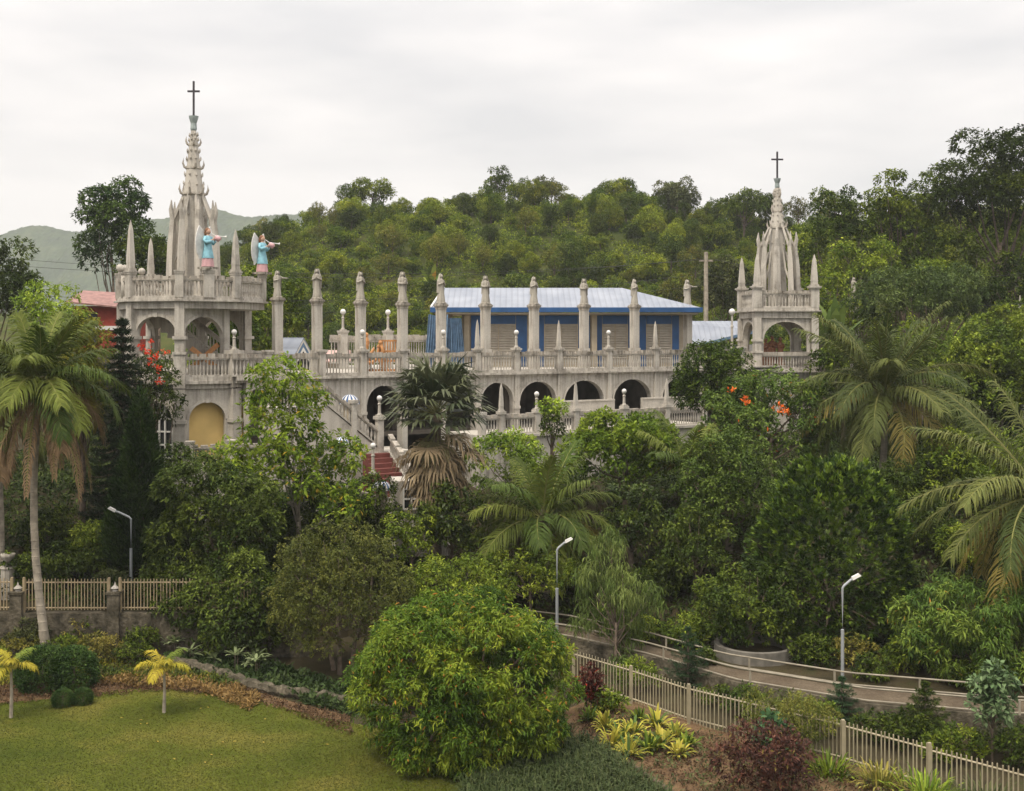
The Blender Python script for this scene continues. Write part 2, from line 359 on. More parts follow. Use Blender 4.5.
bed2 = [gp(*p) for p in [(-80, 720), (-80, 668), (0, 664), (90, 662), (160, 664), (230, 684), (300, 704), (350, 716), (352, 748), (235, 712), (165, 700), (90, 706), (0, 716)]][::-1]
sheet('mulch_bed', bed2, 0.006, M_SOIL)

def far_mountain():
    xs = np.arange(-760, 140, 3.0); ys = np.arange(1250, 1640, 6.0)
    X, Y = np.meshgrid(xs, ys)
    px = 512 + F * X / Y
    ridge = CZ + (HY - np.interp(px, [-80, 0, 40, 80, 130, 200, 260, 300, 330, 420, 520], [243, 239, 231, 226, 221, 217, 213, 213, 213, 220, 230])) * 1500 / F
    t = (Y - 1250) / 250
    Z = 5 + (ridge - 5) * smooth(np.clip(t, 0, 1)) - np.clip(Y - 1500, 0, None) * 0.3
    r = np.random.default_rng(3)
    Z += (6 * np.sin(X / 37 + Y / 60) + 4 * np.sin(X / 17 - Y / 33)) * np.clip(t, 0, 1) + r.uniform(-1.2, 1.8, Z.shape)
    V = np.stack([X + r.uniform(-1, 1, X.shape), Y, Z], -1).reshape(-1, 3); w = len(xs)
    f = [(j * w + i, j * w + i + 1, (j + 1) * w + i + 1, (j + 1) * w + i) for j in range(len(ys) - 1) for i in range(w - 1)]
    me = bpy.data.meshes.new('mountain'); me.from_pydata(V.tolist(), [], f); me.materials.append(M_FARHILL)
    o = bpy.data.objects.new('mountain', me); COL.objects.link(o); tag(o, kind='structure')
far_mountain()
def haze():
    b = MB(); b.box(-1100, 1100, -60, 1700, -7.5, 180)
    m = bpy.data.materials.new('haze'); m.use_nodes = True; N = m.node_tree.nodes; N.clear()
    out = N.new('ShaderNodeOutputMaterial'); v = N.new('ShaderNodeVolumePrincipled')
    v.inputs['Color'].default_value = (0.82, 0.85, 0.86, 1); v.inputs['Density'].default_value = HAZE; v.inputs['Anisotropy'].default_value = 0.0
    m.node_tree.links.new(v.outputs[0], out.inputs['Volume'])
    tag(b.build('haze', m), kind='stuff')
HAZE = 0.00027
haze()

# ------------------------------------------------------------------ architecture helpers
def arch_wall(mb, p0, p1, z0, z1, spring, th, pier=0.0, rise=1.0, M0=None, n=14, base=None):
    """wall panel p0->p1 with one arched opening; pier = solid width each side, rise = arch height / half width"""
    M, w = frame(p0, p1)
    if M0 is not None: M = M0 @ M
    a = w / 2 - pier; c = w / 2; b0 = z0 if base is None else base
    if base is not None: mb.box(pier, w - pier, 0, th, z0, base, M)
    if pier > 0.001:
        mb.box(0, pier, 0, th, z0, z1, M); mb.box(w - pier, w, 0, th, z0, z1, M)
    xs = [c - a * math.cos(math.pi * i / n) for i in range(n + 1)]
    zs = [min(z1 - 0.02, spring + rise * a * math.sin(math.pi * i / n)) for i in range(n + 1)]
    for i in range(n):
        v = [(xs[i], 0, zs[i]), (xs[i + 1], 0, zs[i + 1]), (xs[i + 1], 0, z1), (xs[i], 0, z1),
             (xs[i], th, zs[i]), (xs[i + 1], th, zs[i + 1]), (xs[i + 1], th, z1), (xs[i], th, z1)]
        mb.add(v, [(0, 1, 2, 3), (5, 4, 7, 6), (1, 0, 4, 5), (3, 2, 6, 7)], M)
def arch_trim(mb, p0, p1, spring, pier, rise, wdt, proj, M0=None, n=14):
    """raised band following the arch"""
    M, w = frame(p0, p1)
    if M0 is not None: M = M0 @ M
    a = w / 2 - pier; c = w / 2
    for i in range(n):
        q = []
        for k in (i, i + 1):
            t = math.pi * k / n
            q.append(((c - a * math.cos(t)), spring + rise * a * math.sin(t), c - (a + wdt) * math.cos(t), spring + (rise * a + wdt) * math.sin(t)))
        (x0, z0, X0, Z0), (x1, z1, X1, Z1) = q
        v = [(x0, -proj, z0), (x1, -proj, z1), (X1, -proj, Z1), (X0, -proj, Z0), (x0, 0.02, z0), (x1, 0.02, z1), (X1, 0.02, Z1), (X0, 0.02, Z0)]
        mb.add(v, [(0, 1, 2, 3), (1, 0, 4, 5), (3, 2, 6, 7), (0, 3, 7, 4), (2, 1, 5, 6)], M)
    kx = c; kz = spring + rise * a
    mb.box(kx - wdt * 0.6, kx + wdt * 0.6, -proj - 0.03, 0.0, kz - 0.03, kz + wdt * 1.25, M)
_rr = random.Random(5)
def balustrade(parent, p0, p1, z0, z1, M0=None, slope=0.0, gap=0.16, th=0.2, merlons=True, name='balustrade', mat=None, capmat=None):
    """one bay: base rail, turned balusters (part mesh) and a notched coping (sub-part)"""
    M, w = frame(p0, p1)
    if M0 is not None: M = M0 @ M
    h = z1 - z0; mb = MB(); cp = MB()
    def zz(x): return slope * x
    def rail(m, x0, x1, y0, y1, a, b):
        v = [(x0, y0, a + zz(x0)), (x1, y0, a + zz(x1)), (x1, y1, a + zz(x1)), (x0, y1, a + zz(x0)), (x0, y0, b + zz(x0)), (x1, y0, b + zz(x1)), (x1, y1, b + zz(x1)), (x0, y1, b + zz(x0))]
        m.add(v, [(3, 2, 1, 0), (4, 5, 6, 7), (0, 1, 5, 4), (1, 2, 6, 5), (2, 3, 7, 6), (3, 0, 4, 7)], M)
    rail(mb, 0, w, -th / 2, th / 2, z0, z0 + 0.08)
    k = max(2, int(w / gap))
    for i in range(k):
        x = (i + 0.5) * w / k; b0 = z0 + 0.08 + zz(x); hh = h * 0.72 - 0.08
        prof = [(0.042, 0), (0.03, hh * 0.12), (0.052, hh * 0.38), (0.03, hh * 0.72), (0.045, hh)]
        mb.lathe(prof, (x, 0, b0), 6, M)
    rail(mb, 0, w, -th * 0.42, th * 0.42, z0 + h * 0.72, z0 + h * 0.77)
    o = mb.build(name, mat or M_STONE, parent)
    if merlons:
        k2 = max(2, int(round(w / 0.42)))
        for i in range(k2):
            x0 = i * w / k2 + 0.03; x1 = (i + 1) * w / k2 - 0.09
            rail(cp, x0, x1, -th * 0.62, th * 0.62, z0 + h * 0.775, z0 + h * (0.93 + 0.07 * _rr.random()))
        rail(cp, 0, w, -th * 0.5, th * 0.5, z0 + h * 0.772, z0 + h * 0.85)
    else:
        rail(cp, 0, w, -th * 0.6, th * 0.6, z0 + h * 0.775, z0 + h)
    cp.build('coping', capmat or M_STONE_D, o)
    return o
def pier_mb(mb, c, w, z0, z1, cap=0.12, M=None, base=0.0):
    mb.cbox(c, w, w, z0, z1 - cap, M)
    mb.cbox(c, w * 1.14, w * 1.14, z1 - cap, z1 - cap * 0.45, M); mb.cbox(c, w * 1.26, w * 1.26, z1 - cap * 0.45 + 0.001, z1, M)
    if base: mb.cbox(c, w * 1.25, w * 1.25, z0, z0 + base, M)
def obelisk(parent, c, z0, z1, w, rz=0.0, mat=None, name='pinnacle'):
    mb = MB(); M = rot_z(rz, (c[0], c[1], 0)); h = z1 - z0
    mb.cbox((0, 0), w * 1.25, w * 1.25, z0, z0 + h * 0.05, M)
    mb.cbox((0, 0), w * 0.95, w * 0.95, z0 + h * 0.05, z0 + h * 0.16, M, 0.95)
    mb.cbox((0, 0), w * 0.98, w * 0.98, z0 + h * 0.16, z0 + h * 0.80, M, 0.55)
    mb.cbox((0, 0), w * 0.54, w * 0.54, z0 + h * 0.80, z1, M, 0.12)
    return mb.build(name, mat or M_STONE, parent)
def globe_lamp(loc, label, h=0.95, rz=0.0, r=0.13):
    t = thing('globe_lamp', label, 'lamp', loc, rz, 'globe lamps along the balustrades')
    mb = MB(); mb.cbox((0, 0), 0.3, 0.3, 0, 0.07); mb.lathe([(0.12, 0.07), (0.08, 0.16), (0.07, h * 0.55), (0.1, h * 0.6), (0.06, h * 0.64), (0.065, h - 2 * r), (0.1, h - 2 * r + 0.04)], (0, 0, 0), 8)
    mb.build('post', M_STONE, t)
    g = MB(); g.ball((0, 0, h - r + 0.02), r, 12); g.build('globe', M_LAMP, t, smooth=True)
    return t
def latin_cross(parent, c, z0, z1, w=0.85, t=0.11, rz=0.0):
    mb = MB(); M = rot_z(rz, (c[0], c[1], 0)); h = z1 - z0
    mb.box(-t / 2, t / 2, -t / 2, t / 2, z0, z1, M)
    zc = z0 + h * 0.71; mb.box(-w / 2, w / 2, -t / 2 + 0.004, t / 2 - 0.004, zc - t / 2, zc + t / 2, M)
    return mb.build('cross', M_IRON, parent)
def spire(parent, c, zb, zf, rings, zcap, ztop, rb, crossw, M0=None, nf=8, a_off=0.2):
    """octagonal gothic spire: shaft, leaning fins round its foot, rings of upturned leaves, capital, cross"""
    sp = MB(); M = rot_z(a_off, (c[0], c[1], 0))
    oct_ = lambda r: [(r * math.cos(math.pi / 8 + k * math.pi / 4), r * math.sin(math.pi / 8 + k * math.pi / 4)) for k in range(8)]
    zs = [zb] + [z for z, r in rings] + [zcap[0]]; rs = [rb * 0.50] + [r for z, r in rings] + [0.13]
    for i in range(len(zs) - 1):
        sp.prism(oct_(rs[i]), zs[i], zs[i + 1] - 0.001, M, rs[i + 1] / rs[i])
        if i: sp.prism(oct_(rs[i] * 1.10), zs[i] - 0.07, zs[i] + 0.05, M, 1.0)
        for q_ in ((0.35, 0.7) if i else (0.80,)):
            for j_ in range(8):
                rr_ = (rs[i] + (rs[i + 1] - rs[i]) * q_); a_ = math.pi / 8 + j_ * math.pi / 4; zz_ = zs[i] + (zs[i + 1] - zs[i]) * q_ + 0.05 * math.sin(j_ * 5 + i)
                sp.tube([(rr_ * .9 * math.cos(a_), rr_ * .9 * math.sin(a_), zz_ - .08), ((rr_ + .05) * math.cos(a_), (rr_ + .05) * math.sin(a_), zz_), ((rr_ + .05) * math.cos(a_), (rr_ + .05) * math.sin(a_), zz_ + .12)], [.045, .05, .012], 4, M)
    s = sp.build('spire', M_STONE, parent)
    for z, r in rings:
        cr = MB(); k = 6 if r > 0.34 else 4; L = 0.24 + r * 0.5
        cr.lathe([(r * 1.02, -0.12), (r * 1.12, -0.05), (r * 1.02, 0.03)], (c[0], c[1], z), 8, None, 1, 1, a_off)
        for j in range(k):
            a = a_off + j * 2 * math.pi / k + 0.2 + 0.15 * math.sin(j * 7 + z); d = np.array([math.cos(a), math.sin(a), 0]); o = np.array([c[0], c[1], z]); L_ = L * (0.85 + 0.3 * ((j * 37) % 10) / 10)
            pts = [o + d * r * 0.8 - [0, 0, 0.08], o + d * (r + L_ * 0.25), o + d * (r + L_ * 0.42) + [0, 0, L_ * 0.45], o + d * (r + L_ * 0.36) + [0, 0, L_ * 1.05]]
            cr.tube(pts, [0.06 + r * 0.03, 0.05 + r * 0.04, 0.04 + r * 0.03, 0.010], 5)
        cr.build('leaf_ring', M_STONE_D, s)
    for j in range(nf):
        a = a_off + j * 2 * math.pi / nf + math.pi / nf * 0.7; d = np.array([math.cos(a), math.sin(a)]); h = zf - zb
        fin = MB(); Mf = rot_z(a - math.pi / 2, (c[0], c[1], 0))
        # a tapering buttress, its head bent outwards, and the flying strut to the shaft
        prof = [(rb * 1.0, 0.0, 0.24), (rb * 0.98, 0.1 * h, 0.22), (rb * 0.93, 0.55 * h, 0.19), (rb * 0.86, 0.80 * h, 0.14), (rb * 0.95, 0.90 * h, 0.10), (rb * 0.93, 1.0 * h, 0.02)]
        pts = [(0, r_, zb + q) for r_, q, w_ in prof]
        fin.tube(pts, [w_ * (rb / 1.08) for r_, q, w_ in prof], 4, Mf)
        fin.tube([(0, rb * 0.86, zb + 0.78 * h), (0, rb * 0.66, zb + 0.90 * h), (0, rb * 0.40, zb + 1.06 * h)], [0.10, 0.10, 0.08], 4, Mf); fin.tube([(0, rb * 0.95, zb + 0.30 * h), (0, rb * 0.6, zb + 0.5 * h), (0, rb * 0.42, zb + 0.74 * h)], [0.07, 0.08, 0.06], 4, Mf)
        fin.box(-0.12, 0.12, rb * 0.86, rb * 1.12, zb, zb + h * 0.09, Mf)
        fin.build('buttress', M_STONE, s)
    cp = MB(); cp.lathe([(0.13, 0), (0.16, 0.08), (0.14, (zcap[1] - zcap[0]) * 0.5), (0.22, (zcap[1] - zcap[0]) * 0.85), (0.24, zcap[1] - zcap[0])], (c[0], c[1], zcap[0]), 8)
    cp.build('capital', M_BRONZE, s)
    latin_cross(parent, c, zcap[1], ztop, crossw, 0.1 if crossw > 0.7 else 0.085)
    return s

# ------------------------------------------------------------------ left corner tower
TC = (-15.3, 57.3); TR = 3.2; TO = 6.0
tower = thing('corner_tower', 'tall weathered concrete tower with twisted fin spire, arched lower storeys and yellow niche', 'tower', (TC[0], TC[1], 0))
def tv(k, r=TR, off=TO): a = R(off + 45 * k); return (r * math.sin(a), -r * math.cos(a))
def build_tower():
    # k: 0 front (-10 deg), -1 (-55), -2 (-100), 1 (35), 2 (80), 3, 4, 5 behind
    low = MB(); mid = MB(); trims = []
    for k in range(8):
        p0, p1 = tv(k), tv(k + 1)
        if k in (0, 1, 6, 7):
            arch_wall(low, p0, p1, 4.2, 9.3, 7.66, 0.3, 0.40, 0.95)
            trim = MB(); trims.append(trim); arch_trim(trim, p0, p1, 7.66, 0.40, 0.95, 0.12, 0.05)
        else:
            M, w = frame(p0, p1); low.box(0, w, 0, 0.3, 4.2, 9.3, M)
        if k in (1, 2): continue
        if k == 0: p1 = tv(1, TR - 0.75, TO + 2)
        arch_wall(mid, p0, p1, 9.605, 12.7, 11.55 if k != 0 else 11.2, 0.28, 0.2 if k != 0 else 0.1, 0.78 if k != 0 else 1.05)
        trim = MB(); trims.append(trim); arch_trim(trim, p0, p1, 11.55 if k != 0 else 11.2, 0.2 if k != 0 else 0.1, 0.78 if k != 0 else 1.05, 0.14, 0.05)
    low.build('lower_wall', M_STONE, tower); mid.build('arch_wall', M_STONE, tower); [q.build('arch_moulding', M_STONE, tower) for q in trims]
    # yellow room inside the ground storey, a white gridded window in the left arch
    inn = MB(); inn.prism([tv(k, 2.75) for k in range(8)], 4.2, 9.2); inn.build('inner_wall', M_YELLOW, tower)
    M, w = frame(tv(-1), tv(0)); wm = MB(); gl = MB()
    gl.box(0.5, w - 0.5, 0.32, 0.36, 4.6, 8.8, M)
    for x in (0.54, 0.93, w / 2, w - 0.93, w - 0.54): wm.box(x - 0.035, x + 0.035, 0.22, 0.3, 4.6, 8.7, M)
    for z in (5.3, 5.9, 6.5, 7.1, 7.7): wm.box(0.53, w - 0.53, 0.235, 0.29, z - 0.035, z + 0.035, M)
    for a in (-38, 38):
        A = M @ Matrix.Translation((w / 2, 0.265, 7.7)) @ Matrix.Rotation(R(a), 4, 'Y'); wm.box(-0.03, 0.03, -0.035, 0.035, 0, 0.9, A)
    f = wm.build('window', M_WHITE, tower); gl.build('pane', M_GLASSD, f)
    # slabs with cornices
    fl = MB()
    for (r, z0, z1) in ((TR + 0.12, 9.06, 9.28), (TR + 0.3, 9.28, 9.42), (TR + 0.2, 9.42, 9.6)): fl.prism([tv(k, r) for k in range(8)], z0, z1 - 0.002)
    fl.build('terrace_slab', M_STONE, tower)
    dk = MB()
    for (r, z0, z1) in ((TR + 0.22, 12.7, 13.02), (TR + 0.42, 13.022, 13.1), (TR + 0.3, 13.1, 13.2)): dk.prism([tv(k, r) for k in range(8)], z0, z1 - 0.002)
    dk.build('deck_slab', M_STONE, tower)
    # pillars, one per corner
    for k in range(8):
        a = R(TO + 45 * k); p = MB(); M = rot_z(a, (*tv(k, TR + 0.02), 0))
        w = 0.46
        p.cbox((0, 0), w * 1.05, w * 1.05, 4.2, 7.55, M); p.cbox((0, 0), w * 1.35, w * 1.35, 7.5, 7.66, M); p.cbox((0, 0), w, w, 7.66, 9.05, M)
        if k == 2: p.cbox((0, 0), w * 1.1, w * 1.1, 9.1, 10.62, M); p.cbox((0, 0), w * 1.3, w * 1.3, 10.62, 10.74, M)
        elif k != 1:
            p.cbox((0, 0), w * 1.1, w * 1.1, 9.1, 10.62, M); p.cbox((0, 0), w * 1.3, w * 1.3, 10.62, 10.74, M)
            p.cbox((0, 0), w * 0.92, w * 0.92, 10.74, 12.95, M)
            p.cbox((0, 0), w * 1.3, w * 1.3, 11.3, 11.45, M)
        else:
            p.cbox((0, 0), w * 1.15, w * 1.15, 9.1, 10.62, M); p.cbox((0, 0), w * 1.4, w * 1.4, 10.62, 10.8, M)
            M2 = rot_z(a, (*tv(k, TR - 0.75, TO + 2), 0)); p.cbox((0, 0), 0.3, 0.3, 9.6, 12.7, M2)
        p.build('pillar', M_STONE, tower); p = MB(); M3 = rot_z(a, (*tv(k, TR + 0.12), 0))
        pier_mb(p, (0, 0), 0.36, 13.2, 14.42, 0.16, M3)
        p.build('deck_pier', M_STONE, tower)
    for k in range(8):
        if k in (-2 % 8, 7, 0, 1):
            balustrade(tower, tv(k, TR + 0.05), tv(k + 1, TR + 0.05), 9.6, 10.66)
        balustrade(tower, tv(k, TR + 0.12), tv(k + 1, TR + 0.12), 13.2, 14.22)
    # pier under the trumpeter in the middle of the front right side
    q = MB(); c = (np.array(tv(0, TR + 0.12)) + np.array(tv(1, TR + 0.12))) / 2
    pier_mb(q, (0, 0), 0.48, 13.2, 14.5, 0.18, rot_z(R(TO + 22.5), (c[0], c[1], 0))); q.build('pedestal', M_STONE, tower)
    # pinnacles and ball finials on the deck piers
    obelisk(tower, tv(-1, TR + 0.12), 14.42, 16.75, 0.3, R(TO - 45)); obelisk(tower, tv(1, TR + 0.12), 14.42, 16.35, 0.3, R(TO + 45))
    obelisk(tower, tv(5, TR + 0.12), 14.42, 16.3, 0.3, R(35))
    for k, rr in ((-2, TR + 0.12), (4, TR + 0.12)):
        b = MB(); b.lathe([(0.13, 0), (0.07, 0.08), (0.06, 0.12)], (*tv(k, rr), 14.42), 8); b.ball((*tv(k, rr), 14.68), 0.19, 12); b.build('ball_finial', M_STONE, tower, smooth=True)
    for (kk, t) in ((-2, 0.45), (5, 0.3)):
        c = np.array(tv(kk, TR + 0.12)) * (1 - t) + np.array(tv(kk + 1, TR + 0.12)) * t
        b = MB(); pier_mb(b, (c[0], c[1]), 0.26, 13.2, 14.4, 0.1); b.ball((c[0], c[1], 14.6), 0.18, 12); b.build('ball_finial', M_STONE, tower, smooth=True)
    # diagonal stair rising inside the middle storey
    st = MB(); n = 12
    for i in range(n):
        x = 2.0 - i * 0.33; st.box(x - 0.33, x, 0.5, 1.7, 9.602 + max(0, i - 2) * 0.25, 9.6 + (i + 1) * 0.25)
    st.build('staircase', M_STONE, tower)
    s1 = 3.0 / 3.9
    balustrade(tower, (2.0, 0.45), (-1.9, 0.45), 9.9, 10.8, slope=s1, merlons=False)
    spire(tower, (0.1, 0), 13.2, 17.9, [(18.25, 0.50), (19.5, 0.34), (20.6, 0.22)], (21.25, 21.95), 23.62, 1.12, 0.58)
build_tower()
tag_cross = None

# ------------------------------------------------------------------ long arcade
FO = np.array([-10.9, 56.0]); FA = math.atan2(14.0, 21.2); U = np.array([math.cos(FA), math.sin(FA)]); NN = np.array([U[1], -U[0]])
FM = rot_z(FA, (FO[0], FO[1], 0))
def s_at(px, d=0.0):
    k = (px - 512) / F; a = FO + d * NN
    return (k * a[1] - a[0]) / (U[0] - k * U[1])
def fw(s, d=0.0):
    p = FO + s * U + d * NN; return (float(p[0]), float(p[1]))
arc = thing('arcade_building', 'long weathered concrete arcade with balustraded roof terrace and row of dark round arches', 'building', (FO[0], FO[1], 0), FA)
PIERS = [268, 322, 363, 404, 443.5, 477.5, 516.5, 559, 608.8, 655.5, 704, 742]
def build_arcade():
    ss = [s_at(246)] + [s_at(p) for p in PIERS]; S0, S1 = s_at(236), s_at(748)
    wall = MB(); trims = []
    for i in range(len(ss) - 1):
        a, b = ss[i], ss[i + 1]; p0, p1 = (a, 0), (b, 0); w = b - a
        if i == 2:
            wall.box(a, b, 0, 0.35, 3.8, 9.3)
        else:
            hw = min(w / 2 - 0.21, 1.36); top = 9.02; ri = 1.0 if hw < 1.1 else 0.86
            arch_wall(wall, p0, p1, 3.8, 9.3, top - hw * ri, 0.35, w / 2 - hw, ri, base=5.0 if i < 2 else None)
            trim = MB(); trims.append(trim); arch_trim(trim, p0, p1, top - hw * ri, w / 2 - hw, ri, 0.10, 0.045)
    wall.build('arcade_wall', M_STONE, arc); [q.build('arch_moulding', M_STONE, arc) for q in trims]
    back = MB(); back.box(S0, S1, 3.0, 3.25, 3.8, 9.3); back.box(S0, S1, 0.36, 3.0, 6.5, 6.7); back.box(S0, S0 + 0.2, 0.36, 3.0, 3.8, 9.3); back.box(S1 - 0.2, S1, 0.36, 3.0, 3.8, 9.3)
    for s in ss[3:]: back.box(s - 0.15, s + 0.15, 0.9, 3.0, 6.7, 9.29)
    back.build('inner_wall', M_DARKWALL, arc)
    sl = MB(); sl.box(S0, S1 + 4, -0.05, 16.0, 9.302, 9.42); sl.box(S0, S1, -0.22, 0.3, 9.42, 9.52); sl.box(S0, S1 + 4, -0.12, 16.0, 9.522, 9.6)
    sl.build('terrace_slab', M_STONE, arc)
    rt = MB(); rt.box(S0 + 0.5, S1 + 3, 15.6, 15.9, 3.8, 9.3); rt.build('rear_wall', M_STONE, arc)
    for i, s in enumerate(ss[1:]):
        p = MB(); p.cbox((s, 0.03), 0.27, 0.26, 3.8, 9.3); p.cbox((s, 0.03), 0.35, 0.34, 7.62, 7.76)
        p.cbox((s, 0.02), 0.30, 0.30, 9.3, 10.62); p.cbox((s, 0.02), 0.38, 0.38, 10.62, 10.7); p.cbox((s, 0.02), 0.46, 0.46, 10.701, 10.8)
        p.build('pier', M_STONE, arc)
    for i in range(len(ss) - 1):
        balustrade(arc, (ss[i] + (0.2 if i else -0.7), 0.02), (ss[i + 1] - 0.2, 0.02), 9.6, 10.66)
    for px in (477.5, 559, 655.5):
        s = s_at(px); obelisk(arc, (s, 0.02), 10.8, 12.3, 0.2)
    # solid parapet across the right hand arches, with a doorway left open
    pp = MB()
    for (a, b) in ((561, 612), (640, 742)): pp.box(s_at(a), s_at(b), -0.24, -0.05, 7.0, 7.86); pp.box(s_at(a), s_at(b), -0.28, -0.04, 7.862, 7.95)
    pp.build('parapet', M_STONE, arc)
    # rear balustrade of the roof terrace
    for (a, b) in ((330, 345), (345, 388), (388, 432)):
        balustrade(arc, (s_at(a, -9), 9), (s_at(b, -9), 9), 9.9, 11.55)
    for px in (343, 388):
        p = MB(); pier_mb(p, (s_at(px, -9), 9), 0.42, 9.6, 11.75, 0.15); p.build('pier', M_STONE, arc)
build_arcade()
n_ = 0
for px, lab in ((362.5, 'globe lamp on the balustrade pier in front of the carved wooden frame'), (443.5, 'globe lamp on the pier before the blue tarpaulin'),
                (516.5, 'globe lamp on the roof terrace pier before the left part of the pavilion'), (608.8, 'globe lamp on the roof terrace pier before the right part of the pavilion')):
    globe_lamp((*fw(s_at(px), -0.02), 10.8), lab, 0.95, FA)
globe_lamp((*(np.array(TC) + tv(1, TR + 0.02)), 10.8), 'globe lamp on the short pier beside the corner tower', 0.95, R(TO + 45))
globe_lamp((*fw(s_at(343, -9), -9), 11.75), 'globe lamp on the rear balustrade left of the carved wooden frame', 1.2, FA, 0.16)
globe_lamp((*fw(s_at(388, -9), -9), 11.75), 'globe lamp on the rear balustrade right behind the carved wooden frame', 1.2, FA, 0.16)

# ------------------------------------------------------------------ lower terrace
lower = thing('garden_terrace', 'lower garden terrace wall with pale notched balustrade below the dark arches', 'terrace', (FO[0], FO[1], 0), FA)
DL = 3.2
def build_lower():
    pts = [482, 501.5, 537, 576, 624.5, 667, 704]; ss = [s_at(p, DL) for p in pts]
    w = MB(); w.box(ss[0] - 0.2, ss[-1], -DL - 0.1, -DL + 0.25, 3.2, 6.45); w.box(ss[0] - 0.3, ss[-1], -DL - 0.25, -DL + 0.3, 6.452, 6.58)
    w.box(ss[0] - 0.2, ss[-1], -DL + 0.25, -0.3, 6.3, 6.62); w.box(ss[0] - 0.2, ss[0] + 0.1, -DL + 0.25, -0.3, 3.2, 6.3)
    w.build('retaining_wall', M_STONE, lower)
    for i in range(len(ss) - 1): balustrade(lower, (ss[i] + 0.16, -DL + 0.05), (ss[i + 1] - 0.16, -DL + 0.05), 6.58, 7.62)
    for i, s in enumerate(ss):
        p = MB(); p.cbox((s, -DL + 0.03), 0.27, 0.3, 3.2, 7.6); p.cbox((s, -DL + 0.03), 0.38, 0.38, 7.6, 7.75); p.build('pier', M_STONE, lower)
    for px in (501.5, 576, 667): obelisk(lower, (s_at(px, DL), -DL + 0.03), 7.75, 9.15, 0.2)
build_lower()
for px, lab in ((537, 'globe lamp on the lower balustrade beside the small topped tree'), (624.5, 'globe lamp on the lower balustrade before the last clear dark arch')):
    globe_lamp((*fw(s_at(px, DL), DL - 0.03), 7.75), lab, 0.9, FA)

# ------------------------------------------------------------------ outer staircase
stair = thing('garden_staircase', 'weathered concrete stair with notched balustrade and red steps descending below the terrace', 'staircase', (FO[0], FO[1], 0), FA)
def build_stair():
    a, b = s_at(326, 2.4), s_at(379, 2.4); L = b - a; sl = -(8.25 - 6.15) / L
    wl = MB()
    v = [(a, -2.5, 3.4), (b, -2.5, 3.4), (b, -2.5, 6.1), (a, -2.5, 8.25), (a, -0.3, 3.4), (b, -0.3, 3.4), (b, -0.3, 6.1), (a, -0.3, 8.25)]
    wl.add(v, [(0, 1, 2, 3), (5, 4, 7, 6), (3, 2, 6, 7), (1, 5, 6, 2), (4, 0, 3, 7)])
    wl.box(a - 2.4, a, -2.5, -0.3, 3.4, 8.25)
    wl.build('stair_wall', M_STONE, stair)
    st = MB(); n = 13
    for i in range(n):
        x = a + i * L / n; st.box(x, x + L / n, -2.3, -0.4, 5.9, 8.35 + sl * (i + 1) * L / n + 0.16)
    st.build('stair_flight', M_STONE, stair)
    mid = (a + b) / 2
    balustrade(stair, (a, -2.45), (mid - 0.12, -2.45), 8.3, 9.2, slope=sl)
    balustrade(stair, (mid + 0.12, -2.45), (b - 0.15, -2.45), 8.3 + sl * (mid + 0.12 - a), 9.2 + sl * (mid + 0.12 - a), slope=sl)
    balustrade(stair, (a - 2.3, -2.45), (a, -2.45), 8.3, 9.2)
    p = MB(); p.cbox((mid, -2.45), 0.26, 0.3, 6.8, 8.35); p.cbox((mid, -2.45), 0.36, 0.4, 8.35, 8.5)
    p.cbox((b, -2.45), 0.3, 0.32, 4.4, 7.55); p.cbox((b, -2.45), 0.44, 0.46, 7.55, 7.7); p.build('newel', M_STONE, stair)
    ld = MB(); ld.box(b - 0.3, b + 1.6, -2.6, -0.3, 5.85, 6.05); ld.box(b - 0.3, b + 1.6, -2.55, -0.32, 3.4, 5.85); ld.build('landing', M_STONE, stair)
    rs = MB(); n = 9
    for i in range(n): rs.box(b - 0.95, b + 0.3, -2.62 - (i + 1) * 0.3, -2.62 - i * 0.3 - 0.004, 3.4, 6.0 - i * 0.2)
    rs.build('red_steps', M_REDSTEP, stair)
    bw = MB(); bw.box(b - 1.22, b - 0.97, -5.4, -2.62, 3.4, 4.3); bw.build('flight_wall', M_STONE, stair)
    balustrade(stair, (b + 0.42, -2.7), (b + 0.42, -5.2), 6.0, 6.9, slope=-0.66)
    
build_stair()
globe_lamp((*fw(s_at(379, 2.4), 2.45), 7.7), 'globe lamp at the foot of the notched stair balustrade', 0.95, FA)
globe_lamp((*fw(s_at(373, 5.4), 5.4), 5.4), 'globe lamp standing beside the red steps', 1.35, FA)
lodge = thing('garden_lodge', 'small pale lodge with white gridded window below the stair', 'building', (xat(418, 51), 51.0, 0), R(12))
def build_lodge():
    w = MB(); w.box(-1.0, 1.3, 0, 1.8, 2.5, 5.3); w.build('wall', M_STONE, lodge)
    f = MB(); g = MB(); g.box(-0.62, 0.05, -0.02, 0.0, 4.15, 4.95)
    for x in (-0.62, -0.28, 0.05): f.box(x - 0.035, x + 0.035, -0.07, -0.025, 4.1, 5.0)
    for z in (4.12, 4.55, 4.98): f.box(-0.654, 0.084, -0.068, -0.023, z - 0.035, z + 0.035)
    fr = f.build('window', M_WHITE, lodge); g.build('pane', M_GLASSD, fr)
    balustrade(lodge, (-0.9, -1.0), (0.9, -1.0), 2.75, 3.55, merlons=False)
    p = MB()
    for x in (-0.95, 0.95): p.cbox((x, -1.0), 0.25, 0.25, 2.4, 3.7)
    p.box(-1.2, 1.2, -1.2, 0, 2.3, 2.75); p.build('porch_pier', M_STONE, lodge)
build_lodge()
low2 = thing('lower_garden_wall', 'pale lower balustrade half hidden behind the bright green tree', 'wall', (0, 0, 0))
